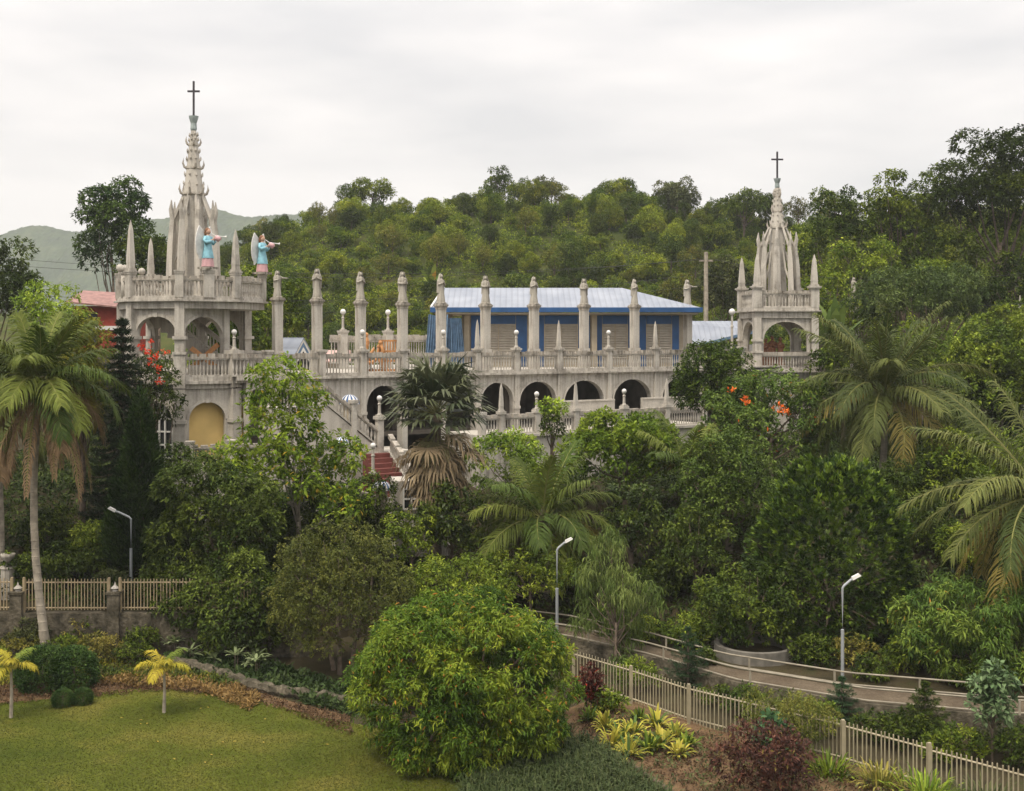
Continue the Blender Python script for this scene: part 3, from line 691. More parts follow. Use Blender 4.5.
def build_low2():
    a, b = at(190, 460, 51.5), at(352, 452, 54.0)
    M, w = frame(a[:2], b[:2]); wl = MB(); wl.box(0, w, -0.12, 0.2, 2.6, 5.9, M); wl.build('wall', M_STONE, low2)
    k = 4
    for i in range(k):
        p0 = a[:2] + (b[:2] - a[:2]) * i / k; p1 = a[:2] + (b[:2] - a[:2]) * (i + 0.94) / k
        balustrade(low2, tuple(p0), tuple(p1), 5.9, 6.8); p = MB(); pier_mb(p, tuple(p0), 0.3, 5.9, 6.95); p.build('pier', M_STONE, low2)
build_low2()
def striped_canopy(loc, r, label):
    t = thing('striped_canopy', label, 'canopy', loc, 0, 'blue and white striped canopies by the stair')
    for kcol, mat in ((0, M_WHITE), (1, M_BLUE)):
        mb = MB(); n = 24
        for j in range(n):
            if (j % 2) != kcol: continue
            for i in range(6):
                q = []
                for (ii, jj) in ((i, j), (i, j + 1), (i + 1, j + 1), (i + 1, j)):
                    th = math.pi / 2 * ii / 6; a = 2 * math.pi * jj / n
                    q.append((r * math.cos(th) * math.cos(a), r * math.cos(th) * math.sin(a), r * 0.95 * math.sin(th) + 1.3))
                mb.add(q, [(0, 1, 2, 3)])
        mb.build('white_stripe' if kcol == 0 else 'blue_stripe', mat, t)
    b = MB(); b.lathe([(r * 0.62, 0), (r * 0.6, 1.3)], (0, 0, 0), 12); b.build('kiosk_wall', M_BEIGE, t)
striped_canopy((xat(349, 57), 57.2, zat(404, 57.2) - 1.3), 0.48, 'striped dome canopy behind the notched stair balustrade')
striped_canopy((xat(381.5, 50.5), 50.5, zat(490, 50.5) - 1.3), 0.42, 'striped dome canopy on a little kiosk below the red steps')
striped_canopy((xat(342, 53), 53, zat(444, 53) - 1.3), 0.34, 'striped dome canopy half hidden by the bright green tree')

# ------------------------------------------------------------------ saint statues and their columns
def robe_mesh(seed, arm='prayer', s=1.0):
    """standing robed figure as one continuous surface (joined by a voxel remesh)"""
    r = random.Random(seed); mb = MB()
    ph = r.uniform(0, 6); n = 20; prof = []
    rings = [(0.0, .27, .23), (0.06, .275, .235), (0.35, .24, .205), (0.62, .20, .175), (0.85, .19, .16), (1.05, .215, .15), (1.22, .235, .15), (1.34, .20, .125), (1.40, .10, .09), (1.45, .065, .07)]
    v = []
    for z, rx, ry in rings:
        fold = 0.10 * max(0, 1 - z / 1.1)
        for j in range(n):
            a = 2 * math.pi * j / n; q = 1 + fold * math.sin(5 * a + ph) + fold * 0.5 * math.sin(9 * a + 2 * ph)
            v.append((rx * q * math.cos(a), ry * q * math.sin(a), z))
    f = [(i * n + j, i * n + (j + 1) % n, (i + 1) * n + (j + 1) % n, (i + 1) * n + j) for i in range(len(rings) - 1) for j in range(n)]
    f += [tuple(range(n))[::-1], tuple(range((len(rings) - 1) * n, len(rings) * n))]
    mb.add(v, f)
    mb.ball((0, -0.015, 1.56), 0.105, 14, sz=1.25)                       # head
    mb.lathe([(0.015, -0.02), (0.022, 0.0), (0.008, 0.05)], (0, -0.118, 1.545), 6)   # nose
    for sx in (-1, 1): mb.ball((sx * 0.103, 0.0, 1.56), 0.022, 6)        # ears
    mb.ball((0, -0.085, 1.487), 0.03, 6)                                 # chin
    def hand(p, d, up):
        p, d, up = map(np.asarray, (p, d, up)); d = d / np.linalg.norm(d); sd = np.cross(d, up); sd = sd / np.linalg.norm(sd)
        mb.tube([p - d * 0.02, p + d * 0.045, p + d * 0.085], [0.03, 0.038, 0.032], 8)
        for i, ln in enumerate((0.07, 0.085, 0.08, 0.062)):
            b0 = p + d * 0.08 + sd * (i - 1.5) * 0.018; mb.tube([b0, b0 + d * ln * 0.55 - up * 0.006, b0 + d * ln - up * 0.02], [0.011, 0.010, 0.007], 6)
        b0 = p + d * 0.02 + sd * -0.036; mb.tube([b0, b0 + d * 0.035 - sd * 0.022, b0 + d * 0.065 - sd * 0.02], [0.012, 0.011, 0.008], 6)
    if arm == 'prayer':
        for sx in (-1, 1):
            mb.tube([(sx * 0.20, 0, 1.29), (sx * 0.25, -0.05, 1.04), (sx * 0.05, -0.22, 1.16)], [0.075, 0.075, 0.05], 8); hand((sx * 0.03, -0.23, 1.18), (-sx * 0.1, -0.1, 1), (0, 1, 0.1))
    elif arm == 'reach':
        mb.tube([(0.20, 0, 1.29), (0.34, -0.05, 1.22), (0.52, -0.12, 1.22)], [0.075, 0.065, 0.042], 8); hand((0.55, -0.13, 1.22), (1, -0.25, 0), (0, 0, 1))
        mb.tube([(-0.20, 0, 1.29), (-0.25, -0.05, 1.04), (-0.06, -0.2, 1.1)], [0.075, 0.075, 0.05], 8); hand((-0.03, -0.21, 1.11), (1, -0.1, 0.3), (0, 1, 0.1))
    else:
        for sx in (-1, 1):
            mb.tube([(sx * 0.20, 0, 1.29), (sx * 0.25, -0.06, 1.03), (sx * 0.08, -0.21, 1.02)], [0.075, 0.075, 0.05], 8); hand((sx * 0.06, -0.22, 1.02), (-sx, -0.1, 0.1), (0, 0, 1))
        mb.ball((0.13, -0.19, 1.28), 0.062, 10); mb.tube([(0.14, -0.19, 1.22), (0.11, -0.2, 1.08), (0.06, -0.2, 1.0)], [0.05, 0.065, 0.05], 8)
    return mb
def remesh(mb, name, voxel):
    o = mb.build(name, None); m = o.modifiers.new('join', 'REMESH'); m.mode = 'VOXEL'; m.voxel_size = voxel; m.use_smooth_shade = True
    dg = bpy.context.evaluated_depsgraph_get(); me = bpy.data.meshes.new_from_object(o.evaluated_get(dg)); me.name = name
    old = o.data; bpy.data.objects.remove(o); bpy.data.meshes.remove(old); return me
def obj_from(me, name, mat, parent):
    o = bpy.data.objects.new(name, me); COL.objects.link(o); o.parent = parent
    me.materials.clear(); me.materials.append(mat); return o
def veil_mb(seed):
    r = random.Random(seed); mb = MB()
    pts = []; n = 14
    rings = [(1.74, .02, 0.0), (1.70, .095, 0.01), (1.60, .135, 0.02), (1.48, .145, 0.03), (1.36, .20, 0.03), (1.20, .245, 0.03), (0.9, .235, 0.05), (0.55, .24, 0.06)]
    v = []
    for z, rad, y in rings:
        for j in range(n + 1):
            a = R(-40) + R(260) * j / n; q = 1 + 0.04 * math.sin(4 * a + seed)
            v.append((rad * q * math.cos(a), y + rad * 0.82 * q * math.sin(a), z))
    f = [(i * (n + 1) + j, i * (n + 1) + j + 1, (i + 1) * (n + 1) + j + 1, (i + 1) * (n + 1) + j) for i in range(len(rings) - 1) for j in range(n)]
    w = np.array(v); w2 = w.copy(); c = np.array([0, 0.02, 0]); d = w - c; d[:, 2] = 0; w2 = w + d / (np.linalg.norm(d, axis=1, keepdims=True) + 1e-6) * 0.02
    m = len(v); mb.add(np.concatenate([w, w2]), [q[::-1] for q in f] + [tuple(i + m for i in q) for q in f]); return mb
STAT = {}
for kind, sd in (('prayer', 1), ('reach', 2), ('child', 3)):
    STAT[kind] = (remesh(robe_mesh(sd, kind), 'robed_figure', 0.016), veil_mb(sd).mesh('mantle', True))
def statue(loc, kind, rz, label, scale=1.0, veil=True, group='stone saints on the terrace columns'):
    t = thing('saint_statue', label, 'statue', loc, rz, group); t.scale = (scale,) * 3
    b = MB(); b.lathe([(0.33, 0), (0.33, 0.06), (0.29, 0.09)], (0, 0, -0.0), 12); b.build('plinth', M_STATUE, t)
    o = obj_from(STAT[kind][0], 'figure', M_STATUE, t); o.location = (0, 0, 0.08)
    if veil: v = obj_from(STAT[kind][1], 'mantle', M_STATUE, t); v.location = (0, 0, 0.08)
    return t
CD = -1.25
col0 = None
COLS = [(277.5, 'reach', 297.5, 270), (317, 'prayer', 299, 268), (360.5, 'prayer', 301, 271), (402.5, 'child', 302.5, 271), (441, 'prayer', 303.5, 273), (485.5, 'child', 304, 275), (534, 'prayer', 304.3, 276), (584, 'child', 304.6, 278), (634.5, 'prayer', 305, 278.5), (687.5, 'reach', 305.5, 279)]
WH = ['beside the corner tower', 'over the small chevron gable', 'before the carved wood frame', 'right of the carved wooden frame', 'at the blue tarpaulin end of the pavilion',
      'before the first pavilion window', 'at the second bay of the pavilion', 'at the middle bay of the pavilion', 'before the last pavilion window', 'at the hipped pavilion corner']
KD = {'reach': 'saint with outstretched arm', 'prayer': 'veiled saint', 'child': 'saint holding a child'}
for i, (px, kind, ycap, ytop) in enumerate(COLS):
    s = s_at(px, CD); x, y = fw(s, CD); zc = zat(ycap, y)
    t = thing('pedestal_column', 'square concrete statue column ' + WH[i], 'column', (x, y, 0), FA, 'columns along the roof terrace')
    p = MB(); p.cbox((0, 0), 0.40, 0.40, 9.6, zc - 0.3); p.cbox((0, 0), 0.5, 0.5, 9.6, 10.75); p.build('shaft', M_STONE, t)
    c = MB(); c.cbox((0, 0), 0.45, 0.45, zc - 0.3, zc - 0.24); c.cbox((0, 0), 0.42, 0.42, zc - 0.239, zc - 0.12, None, 1.35); c.cbox((0, 0), 0.58, 0.58, zc - 0.119, zc - 0.05); c.cbox((0, 0), 0.5, 0.5, zc - 0.049, zc)
    c.build('capital', M_STONE_D, t)
    sc = ((ycap - ytop) * y / F) / 1.84
    statue((x, y, zc), kind, FA - R(15) + R([8, -20, 15, -5, 25, -12, 10, -18, 20, 0][i]), 'grey stone ' + KD[kind] + ' on the column ' + WH[i], sc)
bx, by, bz = at(854, 297, 88)
tt = thing('pedestal_column', 'slender stone column rising from the trees right of the far tower', 'column', (bx, by, 0), 0.2); p = MB(); p.cbox((0, 0), 0.5, 0.5, terr1(bx, by) - 0.5, bz - 0.2); p.cbox((0, 0), 0.7, 0.7, bz - 0.2, bz); p.build('shaft', M_STONE, tt)
statue((bx, by, bz), 'prayer', 0.2, 'grey saint standing among the trees right of the far tower', 0.8, group='stone saints among the trees')
bx, by, bz = at(1020, 318, 84)
tt = thing('pinnacle_post', 'white pinnacle among the trees at the far edge of the hillside', 'pinnacle', (bx, by, 0)); obelisk(tt, (0, 0), terr1(bx, by) - 0.3, bz + 1.6, 0.55)

# ------------------------------------------------------------------ painted angels
def angel(loc, rz, label):
    t = thing('angel_statue', label, 'statue', loc, rz, 'painted angels on the corner tower')
    mb = MB(); n = 24                                                   # skin: head, neck, arms, hands, feet as one mesh
    mb.tube([(0, 0, 0.2), (0, 0, 0.9), (0, 0, 1.36), (0, -0.01, 1.47)], [0.10, 0.12, 0.11, 0.06], 12); mb.ball((0, -0.02, 1.60), 0.11, 14, sz=1.25)
    mb.lathe([(0.016, -0.02), (0.024, 0.0), (0.008, 0.05)], (0, -0.128, 1.585), 6)
    for sx in (-1, 1):
        mb.ball((sx * 0.106, -0.01, 1.60), 0.022, 6); mb.tube([(sx * 0.08, 0, 0.25), (sx * 0.09, 0, 0.08), (sx * 0.09, -0.14, 0.03)], [0.06, 0.045, 0.035], 8)
        mb.tube([(sx * 0.17, 0, 1.33), (sx * 0.25, -0.08, 1.1), (0.13 + sx * 0.05, -0.26, 1.25)], [0.06, 0.055, 0.036], 8)
        p = np.array([0.13 + sx * 0.05, -0.28, 1.27]); d = np.array([0.25, -0.6, 0.5]); d /= np.linalg.norm(d); sd = np.array([0.9, 0.4, 0])
        mb.tube([p - d * 0.02, p + d * 0.05], [0.03, 0.035], 8)
        for i, ln in enumerate((0.06, 0.075, 0.07, 0.055)):
            b0 = p + d * 0.05 + sd * (i - 1.5) * 0.018; mb.tube([b0, b0 + d * ln * 0.5 + [0, 0, 0.015], b0 + d * ln * 0.6 + [0, 0, 0.045]], [0.011, 0.01, 0.008], 6)
        b0 = p + sd * -sx * 0.035; mb.tube([b0, b0 + d * 0.04 - sd * sx * 0.02], [0.012, 0.009], 6)
    obj_from(remesh(mb, 'angel_body', 0.014), 'body', M_SKIN, t)
    def loft(rings, fold, name, mat, ph):
        m = MB(); v = []
        for z, rx, ry, fo in rings:
            for j in range(n):
                a = 2 * math.pi * j / n; q = 1 + fo * math.sin(6 * a + ph) + fo * .5 * math.sin(11 * a); v.append((rx * q * math.cos(a), ry * q * math.sin(a), z))
        m.add(v, [(i * n + j, i * n + (j + 1) % n, (i + 1) * n + (j + 1) % n, (i + 1) * n + j) for i in range(len(rings) - 1) for j in range(n)]); m.build(name, mat, t, smooth=True)
    loft([(0.05, .28, .24, .08), (0.3, .255, .215, .08), (0.62, .21, .18, .05)], .08, 'skirt', M_PINK, 0.4)
    loft([(0.42, .27, .225, .07), (0.5, .255, .22, .07), (0.8, .205, .18, .04), (0.98, .18, .15, .02), (1.2, .215, .155, 0), (1.36, .19, .125, 0), (1.42, .09, .085, 0)], .06, 'tunic', M_SKYBLUE, 1.4)
    sl = MB()
    for sx in (-1, 1): sl.tube([(sx * 0.15, 0, 1.36), (sx * 0.225, -0.03, 1.2), (sx * 0.25, -0.09, 1.09), (0.13 + sx * 0.10, -0.20, 1.18)], [0.085, 0.09, 0.095, 0.075], 10)
    sl.build('sleeves', M_SKYBLUE, t, smooth=True)
    h = MB(); h.ball((0, 0.02, 1.645), 0.122, 12, sz=1.05); h.tube([(0, 0.08, 1.6), (0, 0.1, 1.46), (0, 0.1, 1.36)], [0.1, 0.085, 0.03], 10); h.build('hair', M_HAIR, t, smooth=True)
    for sx in (-1, 1):
        w = MB(); o = []
        for q in range(13):
            f_ = q / 12; o.append((0.10 * sx + sx * (0.25 + 0.20 * math.sin(math.pi * f_)) * (1 if f_ < .9 else .8), 0.17 + 0.05 * f_, 1.86 - 1.5 * f_ ** 1.1))
        inn = [(0.05 * sx, 0.16, 1.62 - 1.05 * q / 12) for q in range(13)]
        v = o + inn + [(a, b + 0.035, c) for a, b, c in o] + [(a, b + 0.035, c) for a, b, c in inn]
        f = []
        for q in range(12): f += [(q, q + 1, 14 + q, 13 + q), (26 + q, 39 + q, 40 + q, 27 + q), (q, 26 + q, 27 + q, q + 1), (13 + q, 14 + q, 40 + q, 39 + q)]
        f += [(0, 13, 39, 26), (12, 38, 51, 25)]
        w.add(v, f); w.build('wing', M_WING, t)
    tr = MB(); tr.tube([(0.03, -0.14, 1.55), (0.13, -0.30, 1.42), (0.34, -0.52, 1.38)], [0.015, 0.018, 0.02], 8); tr.tube([(0.34, -0.52, 1.38), (0.42, -0.60, 1.37), (0.47, -0.64, 1.37)], [0.016, 0.03, 0.06], 10); tr.build('trumpet', M_WING, t)
    bn = MB(); bn.tube([(0.12, -0.30, 1.34), (0.26, -0.38, 1.27), (0.36, -0.42, 1.31)], [0.10, 0.13, 0.06], 10); bn.build('drapery', M_PINK, t, smooth=True)
    b = MB(); b.cbox((0, 0), 0.66, 0.62, -0.06, 0.03); b.build('plinth', M_STONE_D, t)
    return t
c_ = (np.array(tv(0, TR + 0.12)) + np.array(tv(1, TR + 0.12))) / 2 + np.array(TC)
a1 = angel((c_[0], c_[1], 14.56), R(62), 'painted angel in blue tunic and pink skirt standing before the spire'); a1.scale = (1.03,) * 3
c_ = np.array(tv(2, TR + 0.12)) + np.array(TC)
a2 = angel((c_[0], c_[1], 14.48), R(66), 'painted angel in blue tunic with tall white wing at the deck corner'); a2.scale = (1.03,) * 3

# ------------------------------------------------------------------ right tower (square)
RT = fw(0, 0)
V1 = np.array(at(757, 300, 74.0)[:2]); RA = R(4); RU = np.array([math.cos(RA), math.sin(RA)]); RV = np.array([-RU[1], RU[0]]); RS = 3.6
rtower = thing('bell_tower', 'smaller square concrete tower with finned spire and open arches rising beyond the arcade', 'tower', (V1[0], V1[1], 0), RA)
def build_rtower():
    q = [(0, 0), (RS, 0), (RS, RS), (0, RS)]; w_ = MB(); trims = []
    for i in range(4):
        p0, p1 = q[i], q[(i + 1) % 4]
        arch_wall(w_, p0, p1, 10.3, 12.55, 11.25, 0.28, 0.42, 0.78)
        tr = MB(); trims.append(tr); arch_trim(tr, p0, p1, 11.25, 0.42, 0.78, 0.13, 0.05)
    w_.box(0.02, RS - 0.02, 0.02, RS - 0.02, 4.5, 9.3)
    w_.build('arch_wall', M_STONE, rtower); [q.build('arch_moulding', M_STONE, rtower) for q in trims]
    dk = MB(); c = RS / 2
    for (e, z0, z1) in ((0.15, 12.55, 12.95), (0.34, 12.95, 13.03), (0.24, 13.03, 13.2)): dk.cbox((c, c), RS + 2 * e, RS + 2 * e, z0, z1 - 0.002)
    dk.build('deck_slab', M_STONE, rtower); dk = MB()
    for (e, z0, z1) in ((0.12, 9.0, 9.2), (0.3, 9.2, 9.3), (0.2, 9.3, 9.42)): dk.cbox((c, c), RS + 2 * e, RS + 2 * e, z0, z1 - 0.002)
    dk.build('lower_slab', M_STONE, rtower)
    for x, y in q:
        p = MB(); p.cbox((x, y), 0.44, 0.44, 4.5, 9.0); p.cbox((x, y), 0.44, 0.44, 9.42, 12.55); p.cbox((x, y), 0.58, 0.58, 11.1, 11.24)
        p.cbox((x, y), 0.6, 0.6, 10.4, 10.52)
        p.cbox((x, y), 0.5, 0.5, 13.2, 14.35); p.cbox((x, y), 0.62, 0.62, 14.35, 14.42); p.cbox((x, y), 0.72, 0.72, 14.42, 14.52); p.build('pillar', M_STONE, rtower)
        obelisk(rtower, (x, y), 14.52, 16.5, 0.38)
    for i in range(4):
        a, b = np.array(q[i], float), np.array(q[(i + 1) % 4], float); d = (b - a) / RS
        balustrade(rtower, tuple(a + d * 0.25), tuple(b - d * 0.25), 13.2, 14.3, gap=0.2)
        balustrade(rtower, tuple(a + d * 0.22), tuple(b - d * 0.22), 9.42, 10.45, merlons=False)
    spire(rtower, (c, c), 13.2, 18.0, [(18.3, 0.46), (19.35, 0.31), (20.3, 0.20)], (20.8, 21.4), 23.1, 1.25, 0.75)
build_rtower()
figs = thing('wooden_figures', 'group of brown carved wooden figures standing inside the far tower arch', 'carving', (*(V1 + RU * 1.8 + RV * 1.6), 9.42), RA)
for (x, y, h, a) in ((-0.8, 0, 1.05, 0.3), (-0.35, 0.1, 1.15, -0.4), (0.1, -0.1, 1.1, 0.7), (-0.55, -0.2, 0.85, 0.0)):
    o = obj_from(STAT['prayer' if h > 1 else 'child'][0].copy(), 'carved_figure', M_WOODD, figs); o.location = (x, y, 0.1); o.rotation_euler = (0, 0, a); o.scale = (h,) * 3
b = MB(); b.box(-1.3, 0.7, -0.45, 0.45, 0.0, 0.12); b.build('plinth', M_WOODD, figs)
# a small bird-like bracket lamp left of the far tower
globe_lamp((*at(732, 0, 73.5)[:2], 10.4), 'globe lamp on a bracket at the left side of the far tower', 2.7, 0.4, 0.2)

# ------------------------------------------------------------------ blue pavilion on the terrace
PD = 71.6
pav = thing('pavilion', 'terrace pavilion with pale ribbed metal roof, blue panels and beige louvred windows', 'building', (0, PD, 0), 0)
def build_pav():
    X = lambda px, D=PD: xat(px, D)
    x0, x1 = X(431, 70.4), X(702, 70.4); y0, y1 = -1.2, 6.6; ze, zr, ym = 13.1, 14.42, 2.7
    xr0, xr1 = x0 + 0.55, X(622, PD + ym)
    rf = MB(); th = 0.06
    P = [(x0, y0, ze), (x1, y0, ze), (x1, y1, ze), (x0, y1, ze), (xr0, ym, zr), (xr1, ym, zr)]
    P2 = [(a, b, c - th) for a, b, c in P]
    rf.add(P + P2, [(0, 1, 5, 4), (1, 2, 5), (2, 3, 4, 5), (3, 0, 4), (7, 6, 10, 11), (8, 7, 11), (9, 8, 11, 10), (6, 9, 10), (0, 6, 7, 1), (1, 7, 8, 2), (2, 8, 9, 3), (3, 9, 6, 0)])
    r = rf.build('roof', M_ROOF, pav)
    fa = MB(); fa.box(x0, x1 + 0.03, y0 - 0.05, y0 - 0.005, ze - 0.26, ze + 0.02); fa.box(x1 + 0.005, x1 + 0.05, y0, y1, ze - 0.26, ze + 0.02); fa.box(x0 - 0.05, x0 - 0.005, y0, y1, ze - 0.26, ze + 0.02)
    fa.build('fascia', M_BLUE, r)
    bg = MB(); bg.tube([(x0 - 0.02, y0, ze + 0.03), (xr0 - 0.02, ym, zr + 0.03)], 0.06, 6); bg.build('barge_board', M_WHITE, r)
    w = MB(); zw = 12.72
    w.box(X(462), X(688), 0.06, 0.25, 9.6, zw); w.box(X(462), X(462) + 0.2, 0.25, 5.4, 9.6, zw); w.box(X(688) - 0.2, X(688), 0.25, 5.4, 9.6, zw); w.box(X(462), X(688), 5.4, 5.6, 9.6, zw)
    w.box(x0 + 0.2, x1 - 0.2, y0 + 0.1, 5.8, zw + 0.002, zw + 0.1); w.build('wall', M_BEIGE, pav)
    for px in (450, 467, 594): 
        p = MB(); p.box(X(px) - 0.16, X(px) + 0.16, -0.3, -0.02, 9.6, zw); p.build('post', M_BEIGE, pav)
    for i, (a, b_) in enumerate(((471, 481), (516, 527), (538.5, 544), (578, 590), (597, 602), (628, 646), (672, 679))):
        p = MB(); p.box(X(a), X(b_), 0.0, 0.055, 9.62, zat(315.5, PD)); p.build('blue_panel', M_BLUE, pav)
    for a, b_ in ((481.5, 515.5), (544.5, 577.5), (602.5, 627.5), (646.5, 671.5)):
        wn = MB(); z0, z1 = 10.1, zat(324, PD); wn.box(X(a), X(b_), 0.02, 0.055, 9.9, z1)
        k = 14
        for j in range(k):
            z = z0 + (z1 - z0) * j / k; wn.add([(X(a) + .03, 0.015, z), (X(b_) - .03, 0.015, z), (X(b_) - .03, -0.05, z + 0.02), (X(a) + .03, -0.05, z + 0.02), (X(a) + .03, 0.015, z + (z1 - z0) / k * 0.8), (X(b_) - .03, 0.015, z + (z1 - z0) / k * 0.8)], [(0, 1, 2, 3), (3, 2, 5, 4)])
        o = wn.build('window', M_LOUVER, pav)
        bd = MB(); bd.box(X(a), X(b_), 0.0, 0.054, z1 + 0.004, zat(315.5, PD)); bd.build('blue_transom', M_BLUE, o)
        m = MB()
        for t in (0.0, 0.5, 1.0):
            xx = X(a) + (X(b_) - X(a)) * t; m.box(xx - 0.03, xx + 0.03, -0.075, -0.052, z0 - .1, z1)
        m.build('mullion', M_BEIGE, o)
build_pav()
tarp = MB()
def build_tarp():
    X = lambda px: xat(px, 70.2); n = 26; v = []
    for j in range(n + 1):
        t = j / n; x = X(427) + (X(446) - X(427)) * t; yy = 0.12 * math.sin(j * 1.9)
        v += [(x - 0.12 * (1 - t), 70.0 + yy, 9.62), (x + 0.1, 70.4 + yy * 0.6, zat(314, 70.2) - 0.1 * math.sin(t * 3))]
    tarp.add(v, [(2 * j, 2 * j + 2, 2 * j + 3, 2 * j + 1) for j in range(n)])
    v = []
    for j in range(n + 1):
        t = j / n; x = X(447) + (X(461) - X(447)) * t; yy = 0.1 * math.sin(j * 2.3)
        v += [(x + 0.25 * t, 70.25 + yy, 9.62), (x - 0.02, 70.5 + yy * 0.6, zat(318, 70.2))]
    tarp.add(v, [(2 * j, 2 * j + 2, 2 * j + 3, 2 * j + 1) for j in range(n)])
build_tarp()
tarp_o = tarp.build('tarpaulin', M_TARP); sm = tarp_o.modifiers.new('cloth_thickness', 'SOLIDIFY'); sm.thickness = 0.02
tag(tarp_o, 'faded blue tarpaulin hanging at the end of the pavilion', 'tarpaulin')

# ------------------------------------------------------------------ small things on the terrace
def chevron():
    D = 65.0; t = thing('chevron_gable', 'small steep gabled hut with blue and white chevron trim on the terrace', 'hut', (xat(303, D), D, 9.6), R(38))
    w = MB(); w.add([(-0.78, 0, 0), (0.78, 0, 0), (0.78, 0, 0.25), (0, 0, 1.55), (-0.78, 0, 0.25), (-0.78, 2.2, 0), (0.78, 2.2, 0), (0.78, 2.2, 0.25), (0, 2.2, 1.55), (-0.78, 2.2, 0.25)],
                    [(0, 1, 2, 3, 4), (6, 5, 9, 8, 7), (5, 0, 4, 9), (1, 6, 7, 2)]); w.build('wall', M_GLASSD, t)
    for sx in (-1, 1):
        for j, (off, mat, nm) in enumerate(((0.0, M_WHITE, 'white_trim'), (0.14, M_TARP, 'blue_trim'), (0.28, M_WHITE, 'white_trim'))):
            m = MB(); m.add([(sx * (1.0 - off), -0.06 - 0.0 * j, 0.05 + 0.0), (sx * (1.0 - off - 0.13), -0.06, 0.05), (0, -0.06, 1.72 - off * 1.72 - 0.2), (0, -0.06, 1.72 - off * 1.72),
                           (sx * (1.0 - off), 0.0, 0.05), (sx * (1.0 - off - 0.13), 0.0, 0.05), (0, 0.0, 1.72 - off * 1.72 - 0.2), (0, 0.0, 1.72 - off * 1.72)],
                          [(0, 1, 2, 3), (4, 7, 6, 5), (0, 3, 7, 4), (1, 5, 6, 2)]); m.build(nm, mat, t)
        r = MB(); r.add([(sx * 1.02, -0.1, 0.08), (0, -0.1, 1.76), (0, 2.3, 1.76), (sx * 1.02, 2.3, 0.08), (sx * 0.98, -0.1, 0.04), (0, -0.1, 1.7), (0, 2.3, 1.7), (sx * 0.98, 2.3, 0.04)], [(0, 1, 2, 3), (7, 6, 5, 4), (0, 4, 5, 1), (1, 5, 6, 2), (2, 6, 7, 3), (3, 7, 4, 0)]); r.build('roof', M_ROOF, t)
chevron()
def pink_shed():
    D = 69.0; t = thing('low_shed', 'low shed with faded pink roof behind the terrace balustrade', 'shed', (xat(333, D), D, 9.6), R(8))
    w = MB(); w.box(-0.85, 0.85, 0, 2, 0, 0.35); w.build('wall', M_BEIGE, t); r = MB(); r.add([(-1, -0.2, 0.33), (1, -0.2, 0.33), (1, 1.9, 0.95), (-1, 1.9, 0.95), (-1, -0.2, 0.39), (1, -0.2, 0.39), (1, 1.9, 1.01), (-1, 1.9, 1.01)], [(3, 2, 1, 0), (4, 5, 6, 7), (0, 1, 5, 4), (1, 2, 6, 5), (2, 3, 7, 6), (3, 0, 4, 7)]); r.build('roof', M_PINKROOF, t)
pink_shed()
def carved_frame():
    D = 62.5; t = thing('carved_wood_frame', 'orange carved wooden figures with a slatted rail on the roof terrace', 'carving', (xat(378, D), D, 9.6), R(10))
    b = MB(); b.box(-0.8, 0.95, 0.1, 0.2, 0.0, 0.12)
    for x in np.linspace(0.1, 0.92, 7): b.box(x - 0.03, x + 0.03, 0.12, 0.18, 0.12, 1.55)
    for z in (0.5, 1.0, 1.55): b.box(0.05, 0.98, 0.11, 0.19, z, z + 0.1)
    b.build('slatted_rail', M_WOOD, t)
    for (pts, r0) in ((((-0.7, 0, 0.1), (-0.75, 0, 0.9), (-0.55, 0, 1.5), (-0.62, 0, 1.9)), 0.12), (((-0.35, 0, 0.1), (-0.5, 0, 0.7), (-0.2, 0, 1.2), (-0.05, 0, 0.8), (0.05, 0, 1.3)), 0.10), (((0.3, -0.1, 0.1), (0.1, -0.1, 0.6), (0.25, -0.1, 1.1), (0.12, -0.1, 1.5)), 0.10), (((-0.8, -0.1, 0.5), (-0.3, -0.1, 0.45), (0.2, -0.1, 0.9)), 0.09)):
        m = MB(); m.tube(pts, [r0, r0 * 1.2] + [r0] * (len(pts) - 3) + [r0 * 0.7], 7); m.ball(pts[-1], r0 * 1.15, 8); m.build('carved_figure', M_WOOD, t, smooth=True)
carved_frame()
def lean_cross():
    x, y = TC[0] + 0.95, TC[1] - 1.5; t = thing('wooden_cross', 'big brown wooden cross lying tilted inside the corner tower arch', 'cross', (x, y, 9.6), R(20))
    for ang, L in ((R(48), 1.75), (R(-52), 1.35)):
        m = MB(); M = Matrix.Translation((0, 0.12 * (1 if ang > 0 else -1), 0.85)) @ Matrix.Rotation(ang, 4, 'Y'); m.box(-0.11, 0.11, -0.09, 0.09, -L / 2, L / 2 + 0.05, M); m.build('beam', M_WOOD, t)
    m = MB(); m.box(-0.7, 0.7, -0.3, 0.3, 0, 0.5); m.build('pedestal', M_STONE, t)
lean_cross()
